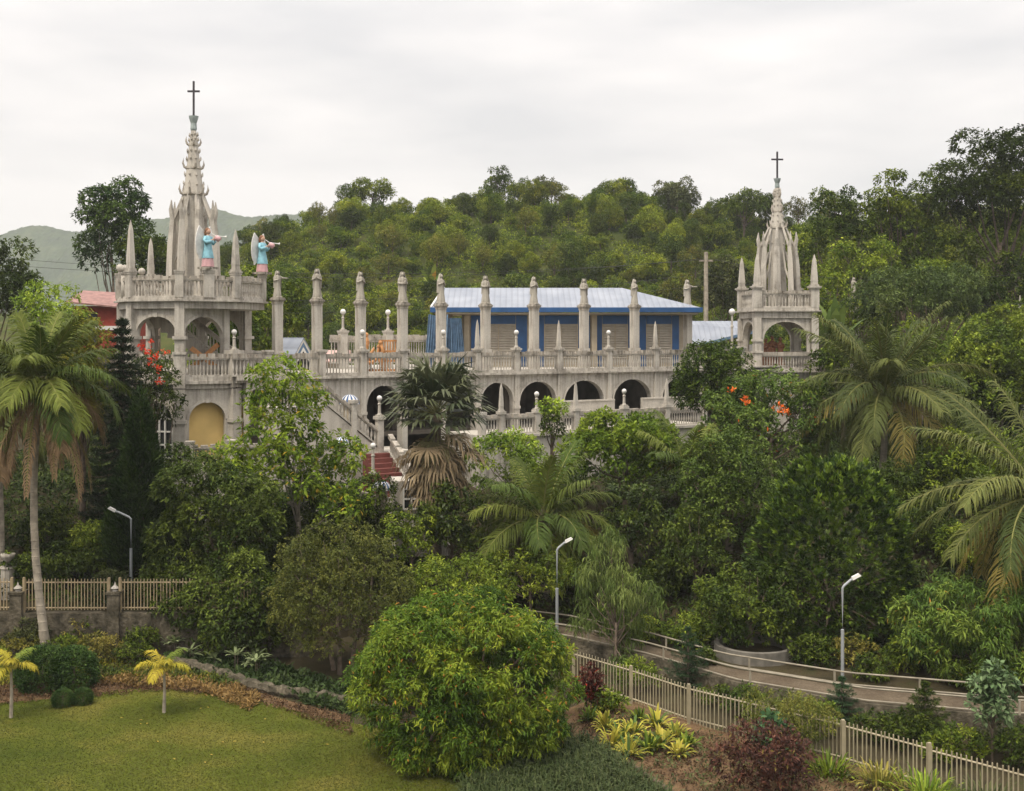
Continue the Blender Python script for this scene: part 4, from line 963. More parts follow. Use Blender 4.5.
def white_house():
    D = 83.0; t = thing('white_roofed_house', 'low house with pale metal roof and blue edge behind the utility pole', 'house', (xat(712, D), D, 0), R(0))
    x0, x1 = xat(688, D) - xat(712, D), xat(734, D) - xat(712, D)
    r = MB(); zt, zb = zat(321, D + 3), zat(344, D); zm = zat(334, D)
    P = [(x0 - 2, 0, zb), (x0 - 2, 3, zt), (x1 + 2, 3, zt), (x1 + 2, 0.0, zm + 0.35), (x0 + 0.9, 0, zb)]
    r.add(P + [(a, b, c - 0.06) for a, b, c in P], [(0, 4, 3, 2, 1), (5, 6, 7, 8, 9), (0, 5, 9, 4), (4, 9, 8, 3), (3, 8, 7, 2), (2, 7, 6, 1), (1, 6, 5, 0)]); rr = r.build('roof', M_ROOF, t)
    e = MB(); e.add([(x0 + 0.9, -0.04, zb - 0.15), (x1 + 2, -0.04, zm + 0.2), (x1 + 2, -0.04, zm + 0.40), (x0 + 0.9, -0.04, zb + 0.05), (x0 + 0.9, -0.005, zb - 0.15), (x1 + 2, -0.005, zm + 0.2), (x1 + 2, -0.005, zm + 0.40), (x0 + 0.9, -0.005, zb + 0.05)], [(0, 1, 2, 3), (3, 2, 6, 7), (1, 0, 4, 5)]); e.build('blue_edge', M_TARP, rr)
    w = MB(); w.box(x0 - 1.8, x1 + 1.8, 0.3, 2.8, 5, zb - 0.06); w.build('wall', plain('grey_wall', (0.27, 0.26, 0.25)), t)
white_house()
def red_house():
    D = 76.0; t = thing('red_house', 'dark red house with faded red metal roof behind the corner tower', 'house', (xat(90, D), D, 0), R(-6))
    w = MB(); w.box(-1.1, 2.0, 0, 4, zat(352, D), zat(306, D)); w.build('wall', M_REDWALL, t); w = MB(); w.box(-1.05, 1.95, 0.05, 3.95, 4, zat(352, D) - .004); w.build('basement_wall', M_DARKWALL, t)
    r = MB(); z0, z1 = zat(303, D), zat(291, D); P = [(-1.4, -0.5, z0 + 0.1), (2.3, -0.5, z0 - 0.25), (2.3, 2.0, z1 - 0.1), (-1.4, 2.0, z1 + 0.12), (2.3, 4.5, z0 - .2), (-1.4, 4.5, z0)]
    r.add(P + [(a, b, c - 0.1) for a, b, c in P], [(0, 1, 2, 3), (3, 2, 4, 5), (6, 9, 8, 7), (9, 11, 10, 8), (0, 6, 7, 1), (1, 7, 8, 2), (2, 8, 10, 4), (4, 10, 11, 5), (5, 11, 9, 3), (3, 9, 6, 0)]); r.build('roof', M_REDROOF, t)
    b = MB(); b.box(-1.1, 2.0, -0.12, 0.0, zat(330, D), zat(326, D)); b.build('balcony_rail', M_WHITE, t)
    d = MB(); d.box(-0.4, 0.5, -0.03, -0.005, zat(345, D), zat(312, D)); d.build('doorway', M_GLASSD, t)
red_house()
def power():
    D = 88.0; x = xat(706, D); t = thing('utility_pole', 'tall pale utility pole behind the white roofed house', 'pole', (x, D, 0))
    z1 = zat(252, D); p = MB(); p.tube([(0, 0, 4), (0, 0, z1)], [0.22, 0.15], 8); p.box(-0.5, 0.5, -0.06, 0.06, z1 - 0.7, z1 - 0.58); p.build('pole', M_PALE_BARK, t)
    def wire(p0, p1, sag, name_parent):
        p0, p1 = np.array(p0), np.array(p1); q = np.linspace(0, 1, 24)[:, None]; pts = p0 + (p1 - p0) * q; pts[:, 2] -= sag * 4 * (q[:, 0] * (1 - q[:, 0]))
        m = MB(); m.tube(pts, 0.012, 4); m.build('wire', M_WIRE, name_parent)
    o = np.array([x, D, 0]); 
    for (dx, zz, end) in ((-0.45, z1 - .5, at(-30, 262, 80)), (0.45, z1 - .5, at(-30, 255, 84)), (0, z1 - 1.6, at(-30, 292, 80)), (0, z1 - 2.4, at(-30, 305, 78)), (0.4, z1 - .5, at(1060, 268, 80)), (0, z1 - 1.6, at(1060, 300, 78))):
        wire((dx, 0, zz), end - o, 1.2, t)
power()

# ------------------------------------------------------------------ foliage helpers
def unit(v): return v / (np.linalg.norm(v, axis=-1, keepdims=True) + 1e-9)
def sph(n, r):
    v = r.normal(size=(n, 3)); return unit(v)
def fol(mb, C, A, n, L, W, spread, droop, pal, r, lobe_t, jit=0.12, odd=None, oddp=0.0, lv=0.4):
    """rosettes: at every centre C (N,3), n leaves round axis A; pal = (dark, mid, light) leaf colours"""
    N = len(C); C = np.repeat(C, n, 0); A = np.repeat(A, n, 0); T = np.repeat(lobe_t, n); M = N * n
    perp = unit(np.cross(A, sph(M, r))); a = r.uniform(spread[0], spread[1], M)
    d = unit(A * np.cos(a)[:, None] + perp * np.sin(a)[:, None]); d[:, 2] -= droop * r.uniform(0.4, 1.2, M); d = unit(d)
    l = L * r.uniform(0.65, 1.25, M); w = W * r.uniform(0.75, 1.2, M)
    up = unit(sph(M, r) * 0.55 + np.array([0, 0, 1.0])); side = unit(np.cross(d, up)); nrm = np.cross(side, d)
    p0 = C + sph(M, r) * (jit * L); mid = p0 + d * (l * 0.48)[:, None] + nrm * (l * 0.05)[:, None]
    tip = p0 + d * l[:, None] - np.array([0, 0, 1.0]) * (l * droop * 0.35)[:, None]
    V = np.stack([p0, mid + side * (w / 2)[:, None], tip, mid - side * (w / 2)[:, None]], 1)
    t = np.clip(T + r.normal(0, 0.4 * lv, M), 0, 1)[:, None]; p = np.asarray(pal, float)
    col = np.where(t < 0.5, p[0] + (p[1] - p[0]) * t * 2, p[1] + (p[2] - p[1]) * (t * 2 - 1)) * r.uniform(1 - lv, 1 + lv, (M, 1))
    if odd is not None:
        k = r.random(M) < oddp; col[k] = np.asarray(odd) * r.uniform(0.7, 1.2, (k.sum(), 1))
    mb.quads(V, col)
def lobes(c, rad, n, rl, r, shell=0.78, zmin=-0.75, extra_inner=0.2):
    """sub-clumps spread over an ellipsoid so that a crown has bulges and gaps"""
    c = np.asarray(c, float); rad = np.asarray(rad, float); out = []
    d = sph(n * 3, r); d = d[d[:, 2] > zmin][:n]
    for v in d:
        k = r.uniform(shell - 0.1, shell + 0.08) if r.random() > extra_inner else r.uniform(0.15, 0.6)
        q = r.uniform(*rl) * rad.mean(); out.append((c + v * rad * k, np.array([q, q, q * r.uniform(0.7, 0.95)]), r.random()))
    return out
def clusters(lob, per_m2, r, up=0.35, low=0.35, inner=0.15):
    C, A, T = [], [], []
    cs = np.array([l[0] for l in lob]); rs = np.array([l[1] for l in lob])
    for i, (c, q, t) in enumerate(lob):
        n = max(3, int(per_m2 * 4 * math.pi * q.mean() ** 2)); d = sph(n, r)
        d = d[(d[:, 2] > -0.35) | (r.random(len(d)) < low)]
        k = np.where(r.random(len(d)) < inner, r.uniform(0.4, 0.8, len(d)), r.uniform(0.85, 1.08, len(d)))
        p = c + d * q * k[:, None]
        e = (((p[:, None] - cs[None]) / rs[None]) ** 2).sum(-1); e[:, i] = 9
        ok = e.min(1) > 0.5; p, d = p[ok], d[ok]
        C.append(p); A.append(unit(d + np.array([0, 0, up]) + r.normal(0, 0.25, d.shape))); T.append(np.full(len(p), 0.08 + 0.84 * t))
    return np.concatenate(C), np.concatenate(A), np.concatenate(T)
def limbs(mb, h, lob, tr, r, nmax=14, lean=(0, 0), start=0.45, trunks=1, spread=0.0):
    """tapered trunk(s) with limbs curving out to the clumps; h = height where the trunk ends"""
    for k in range(trunks):
        a = 2 * math.pi * k / max(1, trunks) + 0.5; o = np.array([math.cos(a), math.sin(a), 0]) * spread * 0.4
        top = np.array([lean[0], lean[1], h]) + o * 2.4
        pts = [o + [0, 0, -0.4], o + [lean[0] * .1, lean[1] * .1, 0.05 * h], o * 1.5 + [lean[0] * .4 + tr * r.normal(0, .4), lean[1] * .4 + tr * r.normal(0, .4), 0.5 * h], top]
        mb.tube(pts, [tr * 1.5, tr * 1.05, tr * 0.85, tr * 0.6], 8)
        sel = r.permutation(len(lob))[:nmax]
        for i in sel:
            c = lob[i][0]; t = r.uniform(start, 1.0); b = np.array(pts[1]) * (1 - t) + top * t
            m = (b + c) / 2 + [0, 0, -0.08 * np.linalg.norm(c - b)] + r.normal(0, 0.06, 3) * np.linalg.norm(c - b)
            mb.tube([b, b * .6 + m * .4 + [0, 0, .03], m, c], [tr * 0.45, tr * 0.36, tr * 0.27, tr * 0.10], 5)
P_MANGO = [(0.042, 0.095, 0.010), (0.115, 0.20, 0.018), (0.31, 0.37, 0.032)]
P_DARK = [(0.020, 0.037, 0.005), (0.050, 0.080, 0.009), (0.125, 0.165, 0.018)]
P_MID = [(0.040, 0.07, 0.007), (0.105, 0.155, 0.014), (0.225, 0.275, 0.026)]
P_LIGHT = [(0.075, 0.135, 0.013), (0.165, 0.25, 0.022), (0.30, 0.38, 0.04)]
P_OLIVE = [(0.045, 0.06, 0.022), (0.08, 0.095, 0.033), (0.125, 0.135, 0.05)]
P_YELLOW = [(0.12, 0.15, 0.022), (0.22, 0.24, 0.035), (0.34, 0.32, 0.05)]
P_FOREST = [(0.042, 0.078, 0.009), (0.115, 0.165, 0.016), (0.24, 0.285, 0.028)]
P_GREY = [(0.06, 0.085, 0.035), (0.09, 0.12, 0.05), (0.13, 0.16, 0.07)]

def broadleaf(name, label, cat, base, c, rad, seed, pal, leaf=(0.2, 0.06), nlobe=34, rl=(0.26, 0.4), per=9, nl=9, spread=(0.5, 1.5), droop=0.35, trunk=0.14, h=None,
              mat=None, bark=None, group=None, odd=None, oddp=0.0, nlimb=12, shell=0.78, zmin=-0.7, low=0.35, trunks=1, lean=(0, 0), tspread=0.0, inner=0.2, parent=None, crown_name='crown', jit=0.5, also=(), solid=0, lv=0.4):
    """c = crown centre in local coordinates (above base), rad = ellipsoid radii"""
    r = np.random.default_rng(seed)
    t = thing(name, label, cat, tuple(base), 0, group)
    lob = lobes(c, rad, nlobe, rl, r, shell, zmin, inner) if nlobe else []
    for c2, rad2, n2 in also: lob += lobes(c2, rad2, n2, (rl[0] * 1.8, rl[1] * 1.9) if nlobe == 0 else rl, r, 0.7, -0.8, 0.3)
    C, A, T = clusters(lob, per, r, low=low)
    if solid:
        n = int(solid * 4 * math.pi * (rad[0] * rad[2])); d = sph(n, r); d = d[d[:, 2] > zmin]
        bump = 1 + 0.05 * np.sin(7 * d[:, 0] + seed) * np.sin(6 * d[:, 1] + 5 * d[:, 2]) + 0.03 * np.sin(15 * d[:, 0]) * np.sin(13 * d[:, 2] + 2)
        k = np.where(r.random(len(d)) < .25, r.uniform(.7, .92, len(d)), r.uniform(.93, 1.03, len(d))) * bump * 0.97
        C = np.concatenate([C, np.asarray(c) + d * np.asarray(rad) * k[:, None]]); A = np.concatenate([A, unit(d + [0, 0, .45] + r.normal(0, .2, d.shape))])
        T = np.concatenate([T, np.clip(.5 + .3 * np.sin(5 * d[:, 0] + 3) * np.sin(6 * d[:, 2] + 4 * d[:, 1]) * (1 if lv > .3 else .4) + r.normal(0, .2 if lv > .3 else .34, len(d)), 0.0, 1.0)])
    mb = MB(); fol(mb, C, A, nl, leaf[0], leaf[1], spread, droop, pal, r, T, jit, odd, oddp, lv)
    if trunk:
        tb = MB(); limbs(tb, h if h is not None else c[2] * 0.75, lob, trunk, r, nlimb, lean, trunks=trunks, spread=tspread); tb.build('trunk', bark or M_BARK, t, smooth=True)
    mb.build(crown_name, mat or M_LEAF, t); t['nf'] = len(C) * nl; del t['nf']
    return t
def pbox(px0, px1, py0, py1, D, depth=0.9):
    """crown box given by picture rows/columns at distance D -> base point, local centre, radii"""
    x = xat((px0 + px1) / 2, D); rx = (px1 - px0) / 2 * D / F; rz = (py1 - py0) / 2 * D / F; zc = zat((py0 + py1) / 2, D)
    zb = terr1(x, D); return (x, D, zb), np.array([0, 0, zc - zb]), np.array([rx, rx * depth, rz])

# ------------------------------------------------------------------ palms
def frond_mesh(seed, L, droop, pal, nleaf=46, ll=0.75, lw=0.05, twist=0.0, sag=1.0):
    """one feather frond along +x from the origin, arching down; leaflets hang from the rachis"""
    r = np.random.default_rng(seed); mb = MB(); n = 40
    t = np.linspace(0, 1, n); ang = droop[0] + (droop[1] - droop[0]) * t ** 1.3
    st = L / (n - 1); X = np.concatenate([[0], np.cumsum(np.cos(ang[:-1]) * st)]); Z = np.concatenate([[0], np.cumsum(np.sin(ang[:-1]) * st)])
    sw = np.sin(t * 2.2) * twist * L
    P = np.stack([X, sw, Z], 1)
    tt = np.linspace(0.12, 0.99, nleaf); V, Cc = [], []
    p = np.asarray(pal, float); base = p[0] + (p[2] - p[0]) * r.random()
    for s in (-1, 1):
        q = np.stack([np.interp(tt, t, P[:, k]) for k in range(3)], 1); a = np.interp(tt, t, ang)
        d = np.stack([np.cos(a), np.zeros_like(a), np.sin(a)], 1); nz = np.stack([-np.sin(a), np.zeros_like(a), np.cos(a)], 1)
        ln = ll * (0.45 + 0.75 * np.sin(np.pi * np.clip(tt * 0.9 + 0.08, 0, 1))) * r.uniform(0.8, 1.15, nleaf)
        dirn = unit(d * (0.5 + 0.7 * tt)[:, None] + np.array([0, s, 0]) * 1.0 + nz * r.uniform(-0.15, 0.40, (nleaf, 1)) + r.normal(0, .09, (nleaf, 3)))
        g = np.array([0, 0, -1.0]); d2 = unit(dirn + g * (0.75 * sag * r.uniform(0.6, 1.3, (nleaf, 1)))); d3 = unit(d2 + g * (0.8 * sag))
        p1 = q + dirn * (ln * 0.36)[:, None]; p2 = p1 + d2 * (ln * 0.36)[:, None]; p3 = p2 + d3 * (ln * 0.28)[:, None]
        sd = unit(np.cross(dirn, nz)) * 1.0; w = lw * r.uniform(0.8, 1.2, (nleaf, 1))
        for (A, B, w0, w1) in ((q, p1, 0.7, 1.0), (p1, p2, 1.0, 0.75), (p2, p3, 0.75, 0.08)):
            V.append(np.stack([A - sd * w * w0 / 2, A + sd * w * w0 / 2, B + sd * w * w1 / 2, B - sd * w * w1 / 2], 1))
            c = base + (p[1] - base) * r.random((nleaf, 1)) * 0.6; Cc.append(c * r.uniform(0.8, 1.2, (nleaf, 1)))
    # rachis as four-sided quads
    k = 9; ii = np.linspace(0, n - 1, k).astype(int); Q = P[ii]; rad = np.linspace(0.045, 0.012, k) * L / 3.2; stalk = np.array([0.22, 0.22, 0.07])
    for i in range(k - 1):
        for e in range(4):
            o0 = [(0, 1, 0), (0, 0, 1), (0, -1, 0), (0, 0, -1)][e]; o1 = [(0, 1, 0), (0, 0, 1), (0, -1, 0), (0, 0, -1)][(e + 1) % 4]
            o0, o1 = np.array(o0, float), np.array(o1, float)
            V.append(np.array([[Q[i] + o0 * rad[i], Q[i] + o1 * rad[i], Q[i + 1] + o1 * rad[i + 1], Q[i + 1] + o0 * rad[i + 1]]])); Cc.append(stalk[None] * 1.0)
    mb.quads(np.concatenate(V), np.concatenate(Cc)); return mb
P_COCO = [(0.045, 0.080, 0.013), (0.085, 0.125, 0.02), (0.18, 0.205, 0.036)]
P_COCO2 = [(0.042, 0.064, 0.016), (0.078, 0.105, 0.025), (0.165, 0.18, 0.045)]
P_DRYF = [(0.17, 0.11, 0.06), (0.26, 0.175, 0.10), (0.36, 0.25, 0.15)]
def coconut(label, base, top, L, seed, nf=22, lean_mid=0.0, pal=P_COCO, skirt=0, skirtL=1.5, tr=0.14, ndry=2, elev=(1.25, -0.75), coconuts=True, ll=0.75, aim=None):
    """base, top: world points of the trunk foot and of the crown's heart"""
    r = np.random.default_rng(seed); t = thing('coconut_palm', label, 'palm tree', tuple(base)); top = np.array(top) - np.array(base)
    tb = MB(); q = np.linspace(0, 1, 9)[:, None]; pts = q * top; pts[:, 0] += lean_mid * np.sin(np.pi * q[:, 0]); pts[0, 2] -= 0.4
    rad = tr * (1.0 - 0.3 * q[:, 0]); rad[0] *= 1.7; rad[1] *= 1.08
    tb.tube(pts, rad, 9)
    for i in range(1, 34): 
        f_ = i / 34; c = np.array([np.interp(f_, q[:, 0], pts[:, k]) for k in range(3)]); rr = np.interp(f_, q[:, 0], rad); tb.lathe([(rr * 1.0, -0.03), (rr * 1.06, 0), (rr * 1.0, 0.03)], c, 9)
    tb.build('trunk', M_PALE_BARK, t, smooth=True)
    heart = MB(); heart.lathe([(0.12, -0.5), (0.2, -0.2), (0.22, 0.05), (0.1, 0.35), (0.03, 0.6)], top, 8); heart.build('heart', M_BARK, t)
    for i in range(nf):
        a = i * 2.39996 + r.normal(0, 0.15); f_ = (i + 0.5) / nf
        e0 = elev[0] + (elev[1] - elev[0]) * f_ ** 0.85 + r.normal(0, 0.08); e1 = e0 - (r.uniform(0.5, 0.95) if f_ < .3 else r.uniform(0.8, 1.5)) * (0.75 + 0.4 * math.cos(e0))
        dry = i >= nf - ndry
        o = frond_mesh(seed * 100 + i, L * r.uniform(0.85, 1.08) * (0.8 if f_ < 0.12 else 1), (e0, max(e1, -1.5)), P_DRYF if dry else (pal if f_ < .75 or i % 3 else [(0.14, .12, .03), (.2, .17, .045), (.3, .24, .06)]), 62, ll * 1.12, 0.05, r.normal(0, 0.03)).build('frond' if not dry else 'dry_frond', M_DRY if dry else M_LEAF, t)
        o.location = top + [math.cos(a) * 0.12, math.sin(a) * 0.12, 0.1]; o.rotation_euler = (r.normal(0, 0.12), 0, a)
    for i in range(skirt):
        a = i * 2 * math.pi / skirt + r.normal(0, 0.2)
        o = frond_mesh(seed * 77 + i, skirtL * r.uniform(0.75, 1.15), (-0.85, -1.56), P_DRYF, 34, 0.38, 0.05, r.normal(0, 0.03), sag=1.8).build('dry_frond', M_DRY, t)
        o.location = top + [math.cos(a) * 0.08, math.sin(a) * 0.08, -0.1]; o.rotation_euler = (0, 0, a)
    if coconuts:
        for i in range(6):
            a = i * 1.1 + 0.3; m = MB(); m.ball(tuple(top + [0.24 * math.cos(a), 0.24 * math.sin(a), -0.25 - 0.1 * (i % 2)]), 0.12, 8, sz=1.2); m.build('coconut', M_WOODD, t, smooth=True)
    return t
def fan_leaf(mb, r, o, d, up, pet, rad, pal, nseg=22, sag=0.35, lw=0.07, open_=2.2):
    """one fan leaf: petiole and radiating segments with drooping tips"""
    d = unit(np.asarray(d, float)); side = unit(np.cross(d, up)); nrm = np.cross(side, d)
    c = np.asarray(o) + d * pet; th = np.linspace(-open_, open_, nseg) + r.normal(0, 0.04, nseg)
    dr = unit(np.cos(th)[:, None] * d + np.sin(th)[:, None] * side + nrm * r.normal(0.05, 0.06, (nseg, 1))); ln = rad * (0.78 + 0.22 * np.cos(th)) * r.uniform(0.85, 1.1, nseg)
    s2 = unit(np.cross(dr, nrm)); g = np.array([0, 0, -1.0])
    p1 = c + dr * (ln * 0.6)[:, None]; p2 = p1 + unit(dr + g * sag * r.uniform(.5, 1.6, (nseg, 1))) * (ln * 0.42)[:, None]; w = lw * r.uniform(.8, 1.2, (nseg, 1))
    V = [np.stack([np.repeat(c[None], nseg, 0) - s2 * w * .15, np.repeat(c[None], nseg, 0) + s2 * w * .15, p1 + s2 * w * .55, p1 - s2 * w * .55], 1), np.stack([p1 - s2 * w * .55, p1 + s2 * w * .55, p2 + s2 * w * .04, p2 - s2 * w * .04], 1)]
    p = np.asarray(pal, float); b = p[0] + (p[2] - p[0]) * r.random(); col = b * r.uniform(.8, 1.2, (nseg, 1))
    pw = np.array([0.02]); V.append(np.array([[np.asarray(o) - side * .025, np.asarray(o) + side * .025, c + side * .02, c - side * .02]])); V.append(np.array([[np.asarray(o) - nrm * .02, np.asarray(o) + nrm * .02, c + nrm * .018, c - nrm * .018]]))
    mb.quads(np.concatenate(V), np.concatenate([col, col, np.array([[.2, .2, .08]]), np.array([[.2, .2, .08]])]))
def fan_palm(label, base, top, seed, R_=1.35, skirt_h=3.0):
    r = np.random.default_rng(seed); t = thing('fan_palm', label, 'palm tree', tuple(base)); top = np.array(top) - np.array(base)
    tb = MB(); tb.tube([(0, 0, -.4), (0, 0, 0.3), top * 0.6, top], [0.26, 0.2, 0.18, 0.16], 9); tb.build('trunk', M_BARK, t)
    g = MB(); dry = MB()
    for i in range(46):
        a = i * 2.39996; f_ = i / 46; e = 1.25 - 1.45 * f_; d = np.array([math.cos(a) * math.cos(e), math.sin(a) * math.cos(e), math.sin(e)])
        fan_leaf(g, r, top + [0, 0, 0.1 - 0.3 * f_], d, np.array([0, 0, 1.0]) + 0.01, 0.7 * R_ * r.uniform(.8, 1.1), 0.62 * R_, [(0.04, 0.058, 0.025), (0.07, 0.092, 0.04), (0.13, 0.145, 0.07)], 22, 0.7, 0.12, 2.0)
    for i in range(95):
        a = i * 2.39996 + r.normal(0, .2); f_ = i / 95; zz = -0.3 - f_ * skirt_h * 0.72; e = -0.35 - 0.8 * r.random(); k = 1.0 - 0.35 * f_
        d = np.array([math.cos(a) * math.cos(e), math.sin(a) * math.cos(e), math.sin(e)])
        P = [(0.13, 0.095, 0.055), (0.24, 0.18, 0.105), (0.37, 0.29, 0.18)] if f_ > 0.05 else [(0.07, 0.075, 0.03), (0.12, 0.11, 0.05), (0.2, 0.17, 0.08)]
        fan_leaf(dry, r, top + [0, 0, zz], d, np.array([0, 0, 1.0]) + 0.01, 0.68 * R_ * k * r.uniform(.7, 1.15), 0.66 * R_ * k, P, 17, 1.4, 0.085, 1.6)
    g.build('crown', M_GLOSS, t); dry.build('dead_skirt', M_DRY, t); return t

# conifers -----------------------------------------------------------
def cypress(label, base, H, rb, seed, pal):
    r = np.random.default_rng(seed); t = thing('cypress_tree', label, 'tree', tuple(base)); n = 3600
    z = H * (1 - np.sqrt(r.random(n))) * 0.97 + 0.15; a = r.uniform(0, 6.283, n); prof = rb * np.clip((1 - z / H), 0, 1) ** 0.85 * (0.9 + 0.12 * np.sin(5 * a + z)) * np.minimum(1, 0.5 + z)
    k = r.uniform(0.6, 1.03, n); C = np.stack([prof * k * np.cos(a), prof * k * np.sin(a), z], 1); A = unit(np.stack([np.cos(a) * .75, np.sin(a) * .75, np.full(n, 1.0)], 1))
    mb = MB(); fol(mb, C, A, 9, 0.26, 0.055, (0.1, 0.8), 0.0, pal, r, np.clip(0.5 + 0.35 * np.sin(3 * a + 2 * z) + r.normal(0, .15, n), 0, 1), 0.4); mb.build('crown', M_LEAF, t)
    tb = MB(); tb.tube([(0, 0, -.3), (0, 0, H * 0.9)], [rb * 0.12, 0.02], 7); tb.build('trunk', M_BARK, t); return t
def tiered(name, label, base, H, rb, seed, pal, tiers=9, per=7, needle=(0.16, 0.035), dens=30, droop=0.15, group=None, mat=None, tr=None):
    r = np.random.default_rng(seed); t = thing(name, label, 'tree', tuple(base), 0, group); mb = MB(); tb = MB(); tr = tr or H * 0.02
    tb.tube([(0, 0, -.3), (0, 0, H * .5), (0, 0, H)], [tr * 1.4, tr, tr * .3], 7); C, A, T = [], [], []
    for i in range(tiers):
        f_ = i / max(1, tiers - 1); z0_ = H * (0.12 + 0.86 * f_); L = rb * (1 - f_) ** 0.75 * r.uniform(.88, 1.08) + rb * 0.07
        for j in range(per):
            z = z0_ + r.uniform(-.4, .4) * H * 0.86 / tiers * (1 - f_); a = 2 * math.pi * (j + 0.5 * (i % 2)) / per + r.normal(0, .14); q = np.linspace(0.08, 1, max(6, int(dens * L / rb)) )
            x = q * L; zz = z - droop * L * np.sin(q * 1.6) + 0.16 * L * q ** 3
            P = np.stack([x * math.cos(a), x * math.sin(a), zz], 1); tb.tube(P[::max(1, len(P) // 4)], np.linspace(tr * .35, tr * .08, len(P[::max(1, len(P) // 4)])), 4)
            sdv = np.array([-math.sin(a), math.cos(a), 0]); wv = (0.17 * L * np.sin(np.pi * np.clip(q, .1, .97)))[:, None]
            for s in (-1, 0, 1): C.append(P + sdv * s * wv + r.normal(0, .02 * rb, P.shape)); A.append(unit(np.stack([np.full(len(q), math.cos(a)), np.full(len(q), math.sin(a)), np.full(len(q), .25)], 1) + sdv * s * .7)); T.append(np.full(len(q), r.uniform(.2, .8)))
    C, A, T = map(np.concatenate, (C, A, T)); fol(mb, C, A, 7, needle[0], needle[1], (0.2, 1.1), 0.1, pal, r, T, 0.3); mb.build('crown', mat or M_LEAF, t); tb.build('trunk', M_BARK, t); return t
# strap-leaved plants ---------------------------------------------------
def strap_mesh(seed, n, L, W, pal, e=(0.5, 1.35), sag=0.9, odd=None, oddp=0, r0=0.08):
    r = np.random.default_rng(seed); a = r.uniform(0, 6.283, n); el = r.uniform(*e, n); l = L * r.uniform(.65, 1.15, n)
    d = np.stack([np.cos(a) * np.cos(el), np.sin(a) * np.cos(el), np.sin(el)], 1); g = np.array([0, 0, -1.0]); o = np.stack([np.cos(a), np.sin(a), 0 * a], 1) * r.uniform(0, r0, (n, 1))
    d2 = unit(d + g * sag * .5); d3 = unit(d2 + g * sag); p1 = o + d * (l * .4)[:, None]; p2 = p1 + d2 * (l * .35)[:, None]; p3 = p2 + d3 * (l * .25)[:, None]
    sd = unit(np.cross(d, np.array([0, 0, 1.0]))); w = (W * r.uniform(.8, 1.2, n))[:, None]; V = []; 
    for A, B, w0, w1 in ((o, p1, .5, 1), (p1, p2, 1, .8), (p2, p3, .8, .05)): V.append(np.stack([A - sd * w * w0 / 2, A + sd * w * w0 / 2, B + sd * w * w1 / 2, B - sd * w * w1 / 2], 1))
    p = np.asarray(pal, float); t = r.random((n, 1)); c = np.where(t < .5, p[0] + (p[1] - p[0]) * t * 2, p[1] + (p[2] - p[1]) * (2 * t - 1))
    if odd is not None: k = r.random(n) < oddp; c[k] = odd
    mb = MB(); mb.quads(np.concatenate(V), np.concatenate([c * r.uniform(.85, 1.15, (n, 1)) for _ in range(3)])); return mb

# ------------------------------------------------------------------ forest on the hill
def hill_proto(kind, seed):
    r = np.random.default_rng(seed)
    shp = {0: ((0, 0, 2.4), (2.3, 2.2, 1.9), P_FOREST), 1: ((0, 0, 3.4), (1.9, 1.9, 2.9), [(0.04, 0.07, 0.013), (0.078, 0.115, 0.018), (0.135, 0.165, 0.027)]), 2: ((0, 0, 2.2), (2.6, 2.3, 1.7), [(0.10, 0.145, 0.013), (0.19, 0.24, 0.021), (0.32, 0.34, 0.034)]),
           3: ((0, 0, 3.2), (2.0, 1.8, 2.0), [(0.026, 0.046, 0.009), (0.055, 0.085, 0.014), (0.11, 0.145, 0.02)]), 4: ((0, 0, 3.0), (2.5, 2.2, 1.8), [(0.08, 0.10, 0.018), (0.14, 0.155, 0.024), (0.22, 0.205, 0.034)]), 5: ((0, 0, 1.9), (1.7, 1.7, 1.5), [(0.065, 0.115, 0.014), (0.135, 0.185, 0.02), (0.235, 0.265, 0.03)])}[kind]
    lob = lobes(shp[0], shp[1], 26 if kind != 4 else 18, (0.24, 0.42), r, 0.74, -0.8, 0.25); C, A, T = clusters(lob, 9 if kind != 4 else 6, r)
    mb = MB(); fol(mb, C, A, 7, 0.27, 0.13, (0.4, 1.5), 0.3, shp[2], r, T, 0.6); cr = mb.mesh('crown')
    tb = MB(); limbs(tb, shp[0][2], lob, 0.12, r, 6); return cr, tb.mesh('trunk')
HT = ['rounded mid green tree', 'tall dark slender tree', 'spreading yellow green tree', 'dark dense tree', 'open olive crowned tree', 'low bright green tree']
